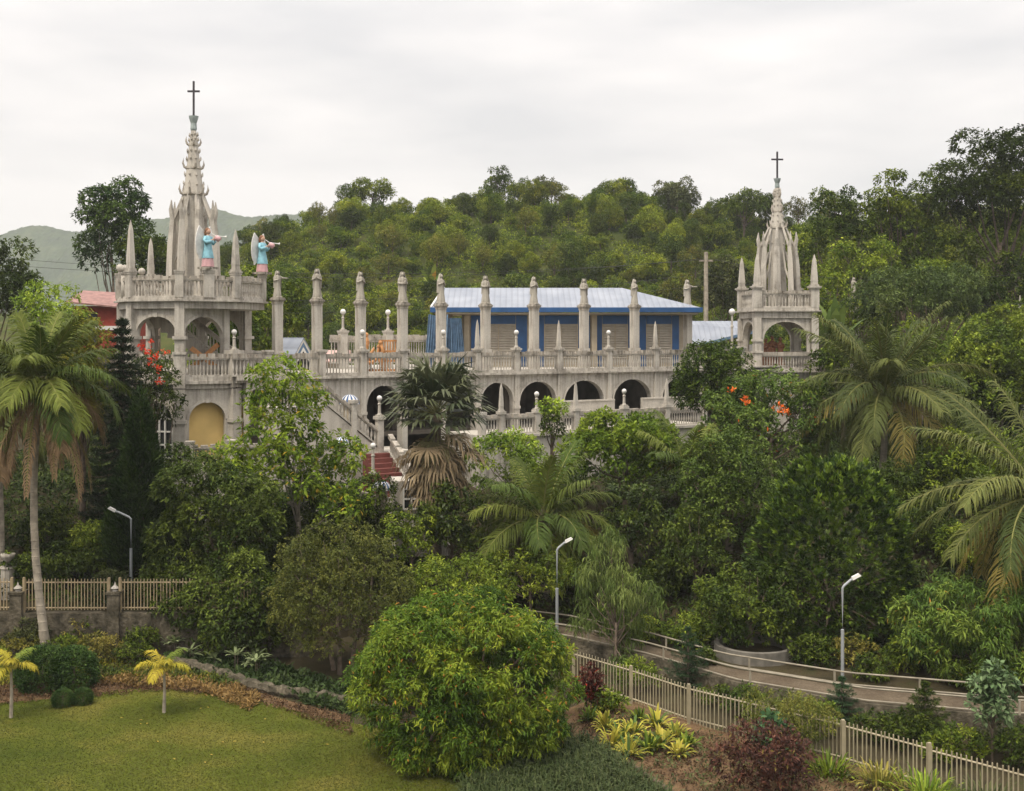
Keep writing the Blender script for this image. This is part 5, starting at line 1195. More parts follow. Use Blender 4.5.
def hill_forest():
    r = np.random.default_rng(21); protos = []
    for k in range(6): cr, tr = hill_proto(k, 300 + k); cr.materials.append(M_HILL); tr.materials.append(M_BARK); protos.append((cr, tr))
    pts = []; tries = 0
    while len(pts) < 285 and tries < 60000:
        tries += 1; y = 106 + 62 * r.random(); px = r.uniform(215, 850); x = xat(px, y)
        if px < 300 and y < 118 and r.random() < .5: continue
        z = terr1(x, y)
        if z < -3: continue
        d = 2.1 + (y - 106) * 0.012
        if all((x - a) ** 2 + ((y - b) * 0.75) ** 2 > d * d for a, b, _ in pts): pts.append((x, y, z))
    for (x, y, z) in pts:
        k = int(r.choice(6, p=[.26, .12, .22, .08, .15, .17])); s = r.uniform(.42, 0.92)
        if y > 158: s *= r.uniform(.8, 1.25)
        where = 'along the crest of the hill' if y > 154 else ('on the upper slope of the hill' if y > 132 else 'on the lower slope behind the arcade')
        t = thing('hill_tree', HT[k] + ' ' + where, 'tree', (x, y, z - 0.3), r.uniform(0, 6.28), HT[k] + 's ' + where); t.scale = (s * r.uniform(.9, 1.15), s * r.uniform(.9, 1.1), s * r.uniform(.85, 1.25))
        for nm, me in (('crown', protos[k][0]), ('trunk', protos[k][1])): o = bpy.data.objects.new(nm, me); COL.objects.link(o); o.parent = t
    # scrub between the trees: nobody could count it
    n = 4600; y = 98 + 74 * r.random(n); x = xat(r.uniform(190, 1060, n), y); z = terr(x, y); q = r.uniform(.6, 1.5, n) * r.uniform(.7, 1.1, n); k = 15
    d = sph(n * k, r); d[:, 2] = np.abs(d[:, 2]); C = np.repeat(np.stack([x, y, z - .1], 1), k, 0) + d * np.repeat(q, k)[:, None] * np.array([1.0, 1.0, 1.15]) * r.uniform(.7, 1.05, (n * k, 1)); A = unit(d + [0, 0, .4])
    T = np.repeat(np.clip(0.5 + 0.22 * np.sin(x * .35) * np.sin(y * .3) + r.normal(0, .25, n), 0.05, .95), k)
    mb = MB(); fol(mb, C, A, 7, 0.28, 0.14, (0.3, 1.4), 0.3, [(0.042, 0.076, 0.009), (0.12, 0.17, 0.016), (0.25, 0.29, 0.028)], r, T, 0.7); tag(mb.build('hill_scrub', M_HILL), kind='stuff')
    # banana clumps and a few tall crest trees
    for i, (px, py, D) in enumerate(((590, 285, 118), (432, 262, 130), (700, 300, 112), (560, 305, 108), (760, 300, 110))):
        b = at(px, py, D); b[2] = terr1(b[0], b[1]); t = thing('banana_plant', ['banana plant above the middle of the pavilion roof', 'banana plant with a yellowing leaf on the hillside', 'banana plant behind the utility pole', 'banana plant low behind the pavilion roof', 'banana plant just left of the far tower spire'][i], 'plant', tuple(b), 0, 'banana plants on the hill')
        strap_mesh(40 + i, 12, 2.6, 0.55, [(0.07, 0.12, 0.02), (0.13, 0.19, 0.03), (0.2, 0.24, 0.04)], (0.5, 1.4), 0.6, (0.45, 0.25, 0.04), 0.1 if i == 1 else 0).build('leaves', M_HILL, t).location = (0, 0, 1.6); m = MB(); m.tube([(0, 0, -.3), (0, 0, 1.8)], [.16, .1], 7); m.build('stem', M_PALE_BARK, t)
    for i, (a, b_, c, d, D, pal, lab) in enumerate(((350, 395, 180, 204, 164, P_FOREST, 'bushy tree standing out on the crest of the hill'), (486, 513, 165, 200, 165, P_DARK, 'tallest dark tree on the crest of the hill'), (535, 560, 172, 200, 166, P_OLIVE, 'pale tree on the crest right of the tallest dark tree'),
            (655, 700, 175, 212, 160, P_OLIVE, 'broad airy tree on the crest above the pavilion roof end'), (720, 768, 192, 222, 150, P_MID, 'round crest tree just left of the far tower spire'), (595, 640, 180, 208, 163, P_MID, 'round green tree on the crest above the pavilion'))):
        base, ce, ra = pbox(a, b_, c, d, D); broadleaf('crest_tree', lab, 'tree', base, ce, ra, 500 + i, pal, (0.36, 0.17), 24, (0.24, 0.42), 6, 6, trunk=0.16, mat=M_HILL, group=None, nlimb=8)
hill_forest()

# ------------------------------------------------------------------ trees behind and beside the building
def B(name, label, box, seed, pal, cat='tree', **kw):
    depth = kw.pop('depth', 0.9); dz = kw.pop('dz', 0.0); base, c, ra = pbox(*box, depth); base = (base[0], base[1], base[2] + dz)
    if 'boxes' in kw:
        D = box[4]; bx = kw.pop('boxes'); al = []
        for (a0, a1, b0, b1, n2) in bx:
            rx = (a1 - a0) / 2 * D / F; rz = (b1 - b0) / 2 * D / F; ph = math.sin(a0 * 3.1 + b0) * 0.8 - (2.3 if 620 < b1 < 640 and a0 < 300 else 0); al.append((np.array([xat((a0 + a1) / 2, D) - base[0], ph, zat((b0 + b1) / 2, D) - base[2]]), np.array([rx, rx, rz]), n2))
        kw['also'] = al; kw['nlobe'] = 0
    return broadleaf(name, label, cat, base, c, ra, seed, pal, **kw)
FAR = dict(leaf=(0.32, 0.15), per=6.5, nl=7, mat=M_HILL)
B('tall_tree', 'tall rounded tree with pale young leaves rising behind the red house', (74, 152, 172, 285, 92), 601, [(0.02, 0.05, 0.014), (0.045, 0.085, 0.018), (0.10, 0.16, 0.03)], nlobe=40, rl=(0.2, 0.34), **FAR)
B('dark_tree', 'dark tree at the far side of the corner tower', (118, 172, 228, 300, 84), 602, P_DARK, nlobe=26, **FAR)
B('dark_tree', 'dark rounded tree at the edge beyond the leaning coconut palm', (-55, 42, 232, 330, 72), 603, P_DARK, nlobe=40, rl=(0.2, 0.34), leaf=(0.28, 0.12), per=7, nl=7)
B('low_bush', 'yellowish bush on the slope between dark tree and red house', (16, 84, 276, 345, 66), 604, P_LIGHT, 'bush', nlobe=24, leaf=(0.26, 0.11), per=7, nl=7)
B('roadside_tree', 'feathery tree below the far mountain behind the tower deck', (140, 178, 232, 300, 100), 605, P_GREY, nlobe=20, **FAR)
B('dense_tree', 'dark dense tree behind the middle storey of the corner tower', (185, 275, 300, 372, 70), 606, P_DARK, nlobe=34, **FAR)
B('dense_tree', 'mid green tree between the corner tower and the first statue column', (236, 300, 262, 350, 84), 607, P_MID, nlobe=30, **FAR)
B('olive_tree', 'pale olive tree behind the utility pole', (700, 752, 255, 330, 100), 608, P_OLIVE, nlobe=24, **FAR)
RB = [('big spreading dark tree at the far right hillside with bent limbs', (925, 1075, 128, 250, 96), P_DARK, 0.3), ('dark tree with ragged top right of the far tower spire', (806, 872, 184, 262, 100), P_DARK, 0.25),
      ('taller ragged tree between the far spire and the big spreading tree', (864, 940, 165, 250, 98), P_MID, 0.25), ('mid green tree below the ragged trees right of the far spire', (818, 905, 235, 305, 92), P_FOREST, 0.2),
      ('shaded tree under the big spreading tree', (900, 985, 225, 292, 94), P_FOREST, 0.2), ('dark undergrowth tree below the bent limbs', (968, 1060, 250, 330, 88), P_DARK, 0.2), ('small leafy tree just behind the far tower', (800, 850, 268, 330, 86), P_MID, 0.15), ('pale green tree in the middle of the right hillside', (860, 930, 200, 268, 106), P_FOREST, 0.15), ('dark tree at the right hillside behind the lone statue', (830, 890, 240, 300, 104), P_DARK, 0.15), ('leafy tree low on the right hillside behind the umbrella tree', (890, 960, 258, 325, 90), P_MID, 0.15), ('yellowish tree on the right hillside under the ragged tops', (770, 830, 225, 300, 108), P_FOREST, 0.15), ('tall filler tree at the right picture edge behind the palm', (985, 1080, 290, 370, 80), P_MID, 0.15),
      ('leafy tree directly behind the wide coconut palm', (868, 962, 318, 420, 72), P_MID, 0.15), ('broad green tree between the wide coconut palm and the picture edge', (940, 1040, 350, 450, 66), P_DARK, 0.15), ('round tree behind the left fronds of the wide coconut palm', (806, 880, 335, 420, 72), P_DARK, 0.15),
      ('tall dark tree filling the slope left of the big spreading tree', (890, 950, 190, 290, 102), P_DARK, 0.2), ('tall green tree at the far right under the spreading crown', (985, 1070, 190, 300, 104), P_MID, 0.2)]
for i, (lab, bx_, pal, tr) in enumerate(RB): B('hillside_tree', lab, bx_, 620 + i, pal, nlobe=38 if i != 0 else 64, rl=(0.16, 0.30), shell=0.8, trunk=tr, nlimb=16, **FAR)
B('umbrella_tree', 'flat crowned umbrella tree above the coconut palm', (842, 1000, 266, 345, 80), 640, [(0.05, 0.085, 0.022), (0.085, 0.13, 0.03), (0.13, 0.175, 0.04)], nlobe=60, rl=(0.14, 0.24), zmin=-0.1, leaf=(0.26, 0.10), per=9, nl=7)
B('hillside_tree', 'small rounded tree below the lone stone saint', (832, 884, 297, 362, 84), 642, P_MID, nlobe=30, rl=(.22, .34), leaf=(.26, .11), per=9, nl=7)
B('shrub_tree', 'leafy light green shrub tree at the right edge below the umbrella tree', (930, 1075, 318, 430, 66), 641, P_MID, nlobe=60, rl=(0.16, 0.28), leaf=(0.24, 0.12), per=9, nl=8)
for i, (px, py, h) in enumerate(((822, 330, 2.6), (836, 325, 2.9))):
    b = at(px, py, 76.0); b[2] = zat(350, 76); t = thing('banana_plant', ['banana plant close to the right side of the far tower', 'banana plant with upright bright leaf near the far tower'][i], 'plant', tuple(b), 0, 'banana plants by the far tower')
    strap_mesh(60 + i, 11, h, 0.6, [(0.07, 0.12, 0.03), (0.13, 0.2, 0.04), (0.2, 0.28, 0.06)], (0.8, 1.5), 0.35).build('leaves', M_LEAF, t).location = (0, 0, 0.3); m = MB(); m.tube([(0, 0, -3), (0, 0, .5)], [.18, .1], 7); m.build('stem', M_PALE_BARK, t)
# ------------------------------------------------------------------ trees in front of the building
B('dark_round_tree', 'dense dark round tree against the end of the arcade', (671, 757, 340, 424, 60), 650, [(.022, .045, .006), (.055, .095, .010), (.12, .17, .02)], nlobe=60, rl=(0.16, 0.27), leaf=(0.2, 0.085), per=13, nl=9, solid=7)
B('almond_tree', 'layered light green tree in front of the lower terrace', (560, 690, 404, 515, 53), 651, P_LIGHT, nlobe=90, rl=(0.13, 0.2), zmin=-0.3, leaf=(0.24, 0.12), per=11, nl=8, droop=0.15, mat=M_THIN)
B('flame_tree', 'orange flowered tree below the bell tower', (700, 842, 362, 470, 56), 652, [(0.05, 0.09, 0.014), (0.095, 0.15, 0.024), (0.16, 0.22, 0.036)], nlobe=90, rl=(0.13, 0.22), leaf=(0.2, 0.09), per=11, nl=8, odd=(0.6, 0.13, 0.02), oddp=0.007)
B('shade_tree', 'dark layered tree behind the glossy dome tree', (668, 790, 425, 560, 49), 653, [(0.045, 0.08, 0.012), (0.085, 0.135, 0.02), (0.15, 0.21, 0.034)], nlobe=110, rl=(0.12, 0.2), leaf=(0.17, 0.08), per=14, nl=8)
B('garden_tree', 'low leafy tree in the round planter', (694, 806, 558, 652, 41.3), 654, P_DARK, nlobe=70, rl=(0.16, 0.26), leaf=(0.17, 0.075), per=15, nl=8, trunk=0.12)
B('dome_tree', 'large glossy dark dome shaped tree beside the tall lamp', (750, 912, 456, 700, 43), 655, [(0.014, 0.034, 0.004), (0.048, 0.092, 0.009), (0.19, 0.28, 0.028)], nlobe=60, rl=(0.075, 0.12), shell=0.91, leaf=(0.22, 0.085), per=10, nl=10, mat=M_GLOSS, zmin=-0.8, solid=24, lv=.16, jit=.25, spread=(0.1, 0.8), droop=0.05, depth=0.95)
B('round_shrub_tree', 'dark glossy small tree behind the weeping tree', (600, 662, 478, 560, 48.5), 656, P_DARK, nlobe=46, rl=(0.2, 0.3), leaf=(0.19, 0.085), per=14, nl=8, mat=M_GLOSS)
B('topped_tree', 'little tree with small flat green top before the lower balustrade', (538, 566, 400, 416, 56), 657, P_LIGHT, nlobe=16, rl=(0.3, 0.5), leaf=(0.2, 0.1), per=14, nl=8, trunk=0.09, nlimb=5)
B('climber_column', 'leafy climber wrapping a post under the small topped tree', (546, 560, 414, 442, 55.8), 658, P_DARK, 'plant', nlobe=20, rl=(0.5, 0.8), leaf=(0.18, 0.08), per=14, nl=7, trunk=0.06, nlimb=3)
B('bright_tree', 'bright green open tree with yellowing leaves before the corner tower', (270, 330, 362, 545, 48), 659, P_LIGHT, boxes=[(254, 312, 360, 405, 26), (238, 286, 384, 434, 22), (288, 328, 376, 428, 22), (212, 266, 434, 486, 24), (250, 328, 410, 474, 34), (312, 368, 436, 490, 24), (204, 272, 468, 540, 26), (318, 376, 476, 528, 18), (262, 330, 455, 500, 16)], rl=(0.17, 0.26), leaf=(0.25, 0.115), per=5.5, nl=8, mat=M_THIN, odd=(0.5, 0.36, 0.04), oddp=0.03, trunk=0.11, nlimb=16, lean=(-0.15, 0), h=4.4, bark=M_PALE_BARK)
B('leafy_tree', 'broad dark green tree hanging over the left fence', (142, 292, 432, 655, 45), 660, [(0.024, 0.044, 0.007), (0.055, 0.085, 0.012), (0.13, 0.17, 0.024)], boxes=[(150, 230, 440, 520, 34), (190, 292, 470, 560, 40), (142, 222, 505, 590, 36), (205, 300, 540, 625, 40), (150, 225, 545, 612, 34), (165, 240, 570, 622, 34), (215, 298, 575, 638, 36)], rl=(0.15, 0.25), leaf=(0.19, 0.075), per=14, nl=8, trunk=0.15)
B('dark_filler_tree', 'deep green tree in the dip behind the bright tree', (255, 385, 470, 600, 50), 661, P_DARK, nlobe=90, rl=(0.14, 0.24), leaf=(0.2, 0.08), per=12, nl=8)
B('small_leaf_tree', 'wide small leaved olive green tree with bare twigs at its front', (258, 425, 515, 672, 41), 662, [(0.05, 0.065, 0.012), (0.10, 0.12, 0.022), (0.18, 0.19, 0.038)], nlobe=170, rl=(0.11, 0.19), leaf=(0.10, 0.05), per=26, nl=8, trunk=0.08, trunks=3, tspread=0.9, bark=M_BARK, nlimb=6)
B('mango_tree', 'big round mango tree with yellow green flush on the lawn', (350, 577, 590, 778, 33.2), 663, P_MANGO, nlobe=170, rl=(0.10, 0.19), shell=0.85, solid=8, lv=.22, zmin=-0.85, leaf=(0.165, 0.042), per=32, nl=12, spread=(0.5, 1.6), droop=0.4, trunk=0.17, h=1.5, nlimb=26, odd=(0.42, 0.20, 0.035), oddp=0.018, depth=0.95, low=0.5)
B('mango_tree', 'second mango tree behind the railed path at the right edge', (892, 1065, 566, 696, 38.5), 664, [(0.05, 0.10, 0.017), (0.10, 0.165, 0.024), (0.17, 0.23, 0.035)], nlobe=130, rl=(0.11, 0.18), shell=0.84, leaf=(0.235, 0.05), per=19, nl=10, spread=(0.7, 1.7), droop=0.55, trunk=0.15, odd=(0.38, 0.22, 0.04), oddp=0.012)
B('garden_shrub', 'feathery green shrubs before the mid coconut palm', (395, 520, 552, 620, 42.5), 665, P_MID, 'shrub', nlobe=80, rl=(0.12, 0.22), leaf=(0.16, 0.055), per=17, nl=8, trunk=0.05)
B('garden_shrub', 'green shrub between the mango tree and the first lamp', (470, 590, 540, 600, 45.5), 666, P_FOREST, 'shrub', nlobe=70, rl=(0.13, 0.22), leaf=(0.17, 0.06), per=15, nl=8, trunk=0.05)
B('garden_shrub', 'dark glossy shrub under the fan palm', (418, 486, 478, 565, 47), 667, P_DARK, 'shrub', nlobe=60, rl=(0.15, 0.26), leaf=(0.19, 0.09), per=13, nl=8, mat=M_GLOSS, trunk=0.05)
B('garden_shrub', 'dark shrub left of the red steps', (340, 402, 468, 560, 48), 668, P_DARK, 'shrub', nlobe=60, rl=(0.15, 0.26), leaf=(0.19, 0.08), per=12, nl=8, trunk=0.05)
B('garden_shrub', 'mid green shrub at the foot of the little lodge', (384, 440, 503, 575, 46.5), 675, P_MID, 'shrub', nlobe=40, rl=(0.2, 0.32), leaf=(0.17, 0.07), per=14, nl=8, trunk=0.04)
B('garden_shrub', 'dark leafy shrub between the weeping tree and the shade tree', (655, 735, 505, 590, 46), 669, P_DARK, 'shrub', nlobe=60, rl=(0.15, 0.26), leaf=(0.19, 0.08), per=12, nl=8, trunk=0.05)
B('garden_shrub', 'light green shrub at the foot of the lower terrace', (460, 560, 430, 505, 53.5), 670, P_LIGHT, 'shrub', nlobe=50, rl=(0.14, 0.24), leaf=(0.2, 0.09), per=12, nl=8, trunk=0.05)
B('garden_shrub', 'deep green shrub between the glossy dome tree and the second mango', (880, 965, 590, 690, 42), 671, P_DARK, 'shrub', nlobe=60, rl=(0.15, 0.25), leaf=(0.17, 0.06), per=13, nl=8, trunk=0.05)
B('garden_shrub', 'shrub at the right edge behind the drooping palm fronds', (905, 1060, 425, 520, 52), 672, P_MID, 'shrub', nlobe=70, rl=(0.15, 0.25), leaf=(0.2, 0.09), per=11, nl=8, trunk=0.05)
B('yellow_tree', 'yellow green loose tree behind the leaning coconut palm', (52, 112, 288, 475, 51), 673, P_YELLOW, nlobe=80, rl=(0.13, 0.24), shell=0.7, leaf=(0.24, 0.11), per=9, nl=8, inner=0.3, mat=M_THIN)
B('poinciana', 'dark tree with scarlet flowers beside the corner tower', (120, 186, 350, 445, 52.3), 674, P_DARK, nlobe=60, rl=(0.16, 0.26), leaf=(0.18, 0.07), per=12, nl=8)
fl_ = MB(); r_ = np.random.default_rng(9)
for (px, py, n) in ((148, 352, 5), (156, 358, 5), (141, 347, 4), (158, 370, 6), (150, 362, 4), (165, 352, 3), (160, 382, 4), (152, 341, 3)):
    for _ in range(n * 2):
        c = at(px + r_.normal(0, 2), py + r_.normal(0, 1.8), 50.35 + r_.normal(0, .12))
        fol(fl_, c[None], np.array([[0, -.5, 1.0]]), 6, 0.09, 0.06, (0.3, 1.4), 0.1, [(0.5, 0.03, 0.015), (0.62, 0.05, 0.02), (0.7, 0.10, 0.03)], r_, np.array([.5]), .6)
po = [o for o in bpy.data.objects if o.name.startswith('poinciana')][0]
ff = MB(); pf = [o for o in bpy.data.objects if o.name.startswith('flame_tree')][0]
for (px, py, n) in ((747, 402, 6), (785, 412, 7), (704, 432, 4), (776, 408, 3), (730, 392, 3), (712, 446, 3)):
    for _ in range(n):
        c = at(px + r_.normal(0, 2.5), py + r_.normal(0, 1.5), 53.0 + r_.normal(0, .3)); fol(ff, c[None], np.array([[0, -.5, 1.0]]), 7, 0.15, 0.09, (0.3, 1.4), 0.1, [(0.6, 0.10, 0.015), (0.7, 0.14, 0.02), (0.75, 0.2, 0.03)], r_, np.array([.5]), .6)
oo = ff.build('blossoms', M_LEAF, pf); oo.location = tuple(-np.array(pf.location))
fo = fl_.build('blossoms', M_LEAF, po); fo.location = tuple(-np.array(po.location))
tiered('araucaria', 'tall dark araucaria in front of the red house', (xat(122, 50.5), 50.5, terr1(xat(122, 50.5), 50.5)), zat(318, 50.5) - terr1(xat(122, 50.5), 50.5), 1.5, 680, [(0.010, 0.020, 0.009), (0.018, 0.034, 0.013), (0.034, 0.055, 0.02)], 24, 6, (0.2, 0.04), 20, 0.3)
b = at(141, 500, 48.0); b[2] = terr1(b[0], b[1]); cypress('dark green conical cypress below the corner tower', b, zat(388, 48) - b[2], 1.75, 681, [(0.016, 0.038, 0.008), (0.032, 0.066, 0.012), (0.06, 0.105, 0.02)])
# weeping narrow-leaved tree
B('weeping_tree', 'slender weeping tree with narrow hanging leaves beside the first lamp', (600, 632, 530, 680, 40.7), 682, [(0.07, 0.115, 0.022), (0.125, 0.18, 0.04), (0.21, 0.26, 0.065)], boxes=[(592, 632, 535, 575, 12), (574, 610, 560, 610, 12), (600, 640, 565, 615, 12), (630, 664, 580, 625, 9), (570, 600, 598, 640, 8), (612, 648, 605, 660, 12), (604, 640, 640, 688, 10)], rl=(0.18, 0.28), leaf=(0.27, 0.032), per=15, nl=9, spread=(1.0, 2.4), droop=1.0, trunk=0.06, nlimb=24)
# palms
b = at(48, 660, 42.2); b[2] = terr1(b[0], b[1]) ; coconut('leaning coconut palm with long brown dead skirt at the lawn edge', b, at(40, 386, 42.2), 3.35, 700, 32, -0.35, P_COCO, 14, 3.7, 0.15, 3, (1.5, -0.35))
b = at(0, 560, 47); b[2] = terr1(b[0], b[1]); coconut('coconut palm at the left edge behind the leaning one', b, at(-6, 415, 47), 3.0, 701, 20, 0.1, P_COCO2, 3, 1.6, 0.17, 2)
b = at(545, 560, 47.5); b[2] = terr1(b[0], b[1]); coconut('coconut palm with upright plume in the middle of the garden', b, at(543, 520, 47.5), 3.5, 702, 28, 0.0, P_COCO, 2, 1.2, 0.17, 1, (1.45, -0.5))
b = at(880, 500, 55); b[2] = terr1(b[0], b[1]); coconut('wide coconut palm in front of the umbrella tree', b, at(884, 395, 55), 4.9, 703, 42, 0.1, P_COCO2, 0, 1.5, 0.17, 0, (1.45, -0.35), False, ll=0.9)
b = at(1040, 640, 40); b[2] = terr1(b[0], b[1]); coconut('large coconut palm reaching in from the right edge with drooping fronds', b, at(1046, 500, 40), 5.0, 704, 34, 0.1, P_COCO2, 0, 1.5, 0.17, 0, (1.35, -0.5), ll=0.85)
b = at(686, 520, 51.5); b[2] = terr1(b[0], b[1]); coconut('young palm with upright fronds beside the orange flowered tree', b, at(688, 478, 51.5), 3.2, 705, 12, 0.0, P_COCO, 0, 1, 0.14, 1, (1.5, 0.5), False)
b = at(1010, 300, 82); b[2] = terr1(b[0], b[1]) 
b = at(437, 560, 48.5); b[2] = terr1(b[0], b[1]); fan_palm('fan palm with shaggy skirt of dead leaves before the stair', b, at(437, 413, 48.5), 710, 2.0, 3.6)
b = at(228, 268, 800 * 0 + 120); b[2] = terr1(b[0], b[1])

# ground cover under the trees: nobody could count it
def undergrowth():
    r = np.random.default_rng(31); n = 36000; x = r.uniform(-28, 34, n); y = r.uniform(41, 84, n); yf = np.interp(x, YF_X, YF_Y); k = y - yf > np.where(x < -8, 0.4, 2.4); x, y = x[k], y[k]
    k = (np.sin(x * 1.1) + np.sin(y * 1.7 + x * .4) + r.normal(0, .7, len(x))) > -0.8; x, y = x[k], y[k]; z = terr(x, y); n = len(x)
    C = np.stack([x, y, z + r.uniform(0.02, .55, n)], 1); A = unit(sph(n, r) * .6 + [0, 0, 1.0]); mb = MB()
    fol(mb, C, A, 8, 0.26, 0.10, (0.3, 1.4), 0.3, [(.014, .026, .005), (.03, .05, .008), (.07, .10, .014)], r, np.clip(0.5 + .4 * np.sin(x) * np.sin(1.3 * y) + r.normal(0, .2, n), 0, 1), 0.8); tag(mb.build('undergrowth', M_LEAF), kind='stuff')
undergrowth()

# ------------------------------------------------------------------ foreground: path, rails, fences, wall, beds
def on_front(off, x):
    return float(np.interp(x, YF_X, YF_Y)) + off
def build_path():
    xs = np.linspace(-3, 24, 55); v = []
    for x in xs: y = on_front(0.12, x); v += [(x, y, 0.66), (x, y + 1.5, 0.66)]
    b = MB(); b.add(v, [(2 * i, 2 * i + 2, 2 * i + 3, 2 * i + 1) for i in range(len(xs) - 1)]); tag(b.build('path', M_PATH), kind='structure')
    w = MB(); n = len(xs); v = []
    r = np.random.default_rng(4)
    for x in xs: y = on_front(-0.1, x); q = r.uniform(-.03, .03); v += [(x, y + q - 0.06, -0.1), (x, y + q, 0.68), (x, y + 0.22, 0.68), (x, y + 0.22, -0.1)]
    w.add(v, [(4 * i + a, 4 * i + 4 + a, 4 * i + 4 + (a + 1) % 4, 4 * i + (a + 1) % 4) for i in range(n - 1) for a in range(3)])
    t = w.build('path_retaining_wall', M_FIELDSTONE); tag(t, 'low grey stone wall carrying the railed garden path', 'wall')
    for nm, off, lab, x0, x1, ph in (('path_railing', 0.05, 'beige pipe railing along the near edge of the garden path', 0.0, 22.0, 0.35), ('path_railing', 1.65, 'beige pipe railing along the far edge of the garden path', -0.5, 22.0, 1.1)):
        o = thing(nm, lab, 'railing', (0, 0, 0), 0, 'railings of the garden path'); xx = np.linspace(x0, x1, 60)
        for z in (0.74, 1.1): m = MB(); m.tube([(x, on_front(off, x), z) for x in xx], 0.028, 6); m.build('pipe', M_RAIL, o)
        x = x0 + ph
        while x < x1:
            m = MB(); m.box(x - .03, x + .03, on_front(off, x) - .03, on_front(off, x) + .03, 0.5, 1.12); m.build('post', M_RAIL, o); x += 2.35
build_path()
def picket_run(name, label, pts, zs, h, gap=0.13, post=2.3, sl=0.0, group=None, mat=None, pw=0.03):
    t = thing(name, label, 'fence', (0, 0, 0), 0, group); mat = mat or M_FENCE; rr = np.random.default_rng(len(label))
    pts = np.asarray(pts, float); seg = np.linalg.norm(np.diff(pts, axis=0), axis=1); cum = np.concatenate([[0], np.cumsum(seg)]); L = cum[-1]
    P = lambda s: np.array([np.interp(s, cum, pts[:, 0]), np.interp(s, cum, pts[:, 1]), np.interp(s, cum, zs)])
    npan = max(1, int(round(L / post)))
    for i in range(npan):
        a, b = L * i / npan, L * (i + 1) / npan; m = MB(); k = int((b - a) / gap); sag = rr.normal(0, .012)
        for j in range(k):
            p = P(a + (j + .5 + rr.normal(0, .07)) * (b - a) / k); m.box(p[0] - pw / 2, p[0] + pw / 2, p[1] - .012, p[1] + .012, p[2] + 0.08, p[2] + h + rr.normal(0, .008) + sag)
        for z in (0.16, h - 0.13):
            p, q = P(a), P(b); d = (q - p)[:2]; nn = np.array([d[1], -d[0]]) / (np.linalg.norm(d) + 1e-6) * 0.02
            for sgn in (1,): m.tube([p + [-nn[0], -nn[1], z + sag], q + [-nn[0], -nn[1], z + sag]], 0.028, 4)
        m.build('picket_panel', mat, t)
        p = P(a); m = MB(); m.box(p[0] - .04, p[0] + .04, p[1] - .045, p[1] + .045, p[2] - .1, p[2] + h + .04); m.build('post', mat, t)
    p = P(L); m = MB(); m.box(p[0] - .04, p[0] + .04, p[1] - .045, p[1] + .045, p[2] - .1, p[2] + h + .04); m.build('post', mat, t)
    return t
picket_run('picket_fence', 'long beige picket fence between the flower bed and the railed path', [(2.0, 39.2), (3.82, 37.3), (5.69, 34.85), (8.2, 32.9), (9.34, 31.65), (12.2, 28.6), (14, 26.8)], [0.05, 0, 0, 0, 0, 0, 0], 1.15, 0.125, 2.35)
D0 = 43.0
for (a, b, lab) in ((-40, 12, 'beige picket fence panel left of the first stone post'), (24, 109, 'beige picket fence panel between the two stone posts'), (120, 262, 'beige picket fence panel running under the broad dark tree')):
    picket_run('picket_fence', lab, [(xat(a, D0), D0), (xat(b, D0), D0)], [1.57, 1.57], 1.2, 0.115, 9.0, group='fence panels on the garden wall', mat=M_FENCE_TAN)
gw = thing('garden_wall', 'mossy field stone wall below the left picket fence', 'wall', (0, 0, 0))
def build_gwall():
    xs = np.linspace(-24, -7.2, 64); r = np.random.default_rng(8); v = []
    for x in xs: q = r.uniform(-.05, .05); v += [(x, D0 - .16 + q, -.1), (x, D0 - .12 + q, 0.8), (x, D0 - .14 + q * .5, 1.56 - max(0, x + 12) * .06), (x, D0 + .25, 1.56 - max(0, x + 12) * .06), (x, D0 + .25, -.1)]
    m = MB(); m.add(v, [(5 * i + a, 5 * i + 5 + a, 5 * i + 6 + a, 5 * i + 1 + a) for i in range(len(xs) - 1) for a in range(4)]); m.build('wall', M_FIELDSTONE, gw)
    for px in (18, 115):
        x = xat(px, D0); m = MB(); m.cbox((x, D0), .42, .5, -.1, 2.25); m.cbox((x, D0), .5, .58, 2.25, 2.33); m.build('stone_post', M_FIELDSTONE, gw)
        m = MB(); m.lathe([(.10, 0), (.06, .06), (.16, .1), (.05, .2), (.0001, .34)], (x, D0 - .0, 2.33), 8); m.build('finial', M_STONE, gw)
build_gwall()
# low curving stone kerb right of the lawn
def kerb():
    pts = [gp(*p) for p in [(150, 664), (190, 668), (225, 678), (255, 690), (290, 697), (340, 704), (400, 716)]]; m = MB(); q = [(x, y, .12) for x, y in pts]
    
    q = np.array(q); tt = np.linspace(0, len(q) - 1, 90); rk = np.random.default_rng(6)
    qq = np.stack([np.interp(tt, range(len(q)), q[:, k]) for k in range(3)], 1) + rk.normal(0, .02, (90, 3)) * [1, 1, .6]; m.tube(qq, .15 + .055 * np.abs(np.sin(tt * 7)) + rk.uniform(-.02, .03, 90), 7); o = m.build('stone_kerb', M_FIELDSTONE); tag(o, 'low curving field stone kerb behind the yellow garden palm', 'kerb')
    pts = [gp(*p) for p in [(590, 742), (640, 772), (675, 796), (700, 815)]]; m = MB(); m.tube([(x, y, .03) for x, y in pts], .07, 6); o = m.build('concrete_edging', M_PATH, smooth=True); tag(o, 'pale concrete edging along the flower bed', 'edging')
kerb()
pl = thing('round_planter', 'round pale concrete planter ring behind the railed path', 'planter', (xat(755, 40.8), 40.8, 0)); m = MB()
n = 32; v = []; zt = zat(643, 40.8) 
for j in range(n):
    a = 2 * math.pi * j / n
    for r0, z in ((1.36, .3), (1.38, zt), (1.2, zt), (1.18, zt - .35)): v.append((r0 * math.cos(a), r0 * math.sin(a), z))
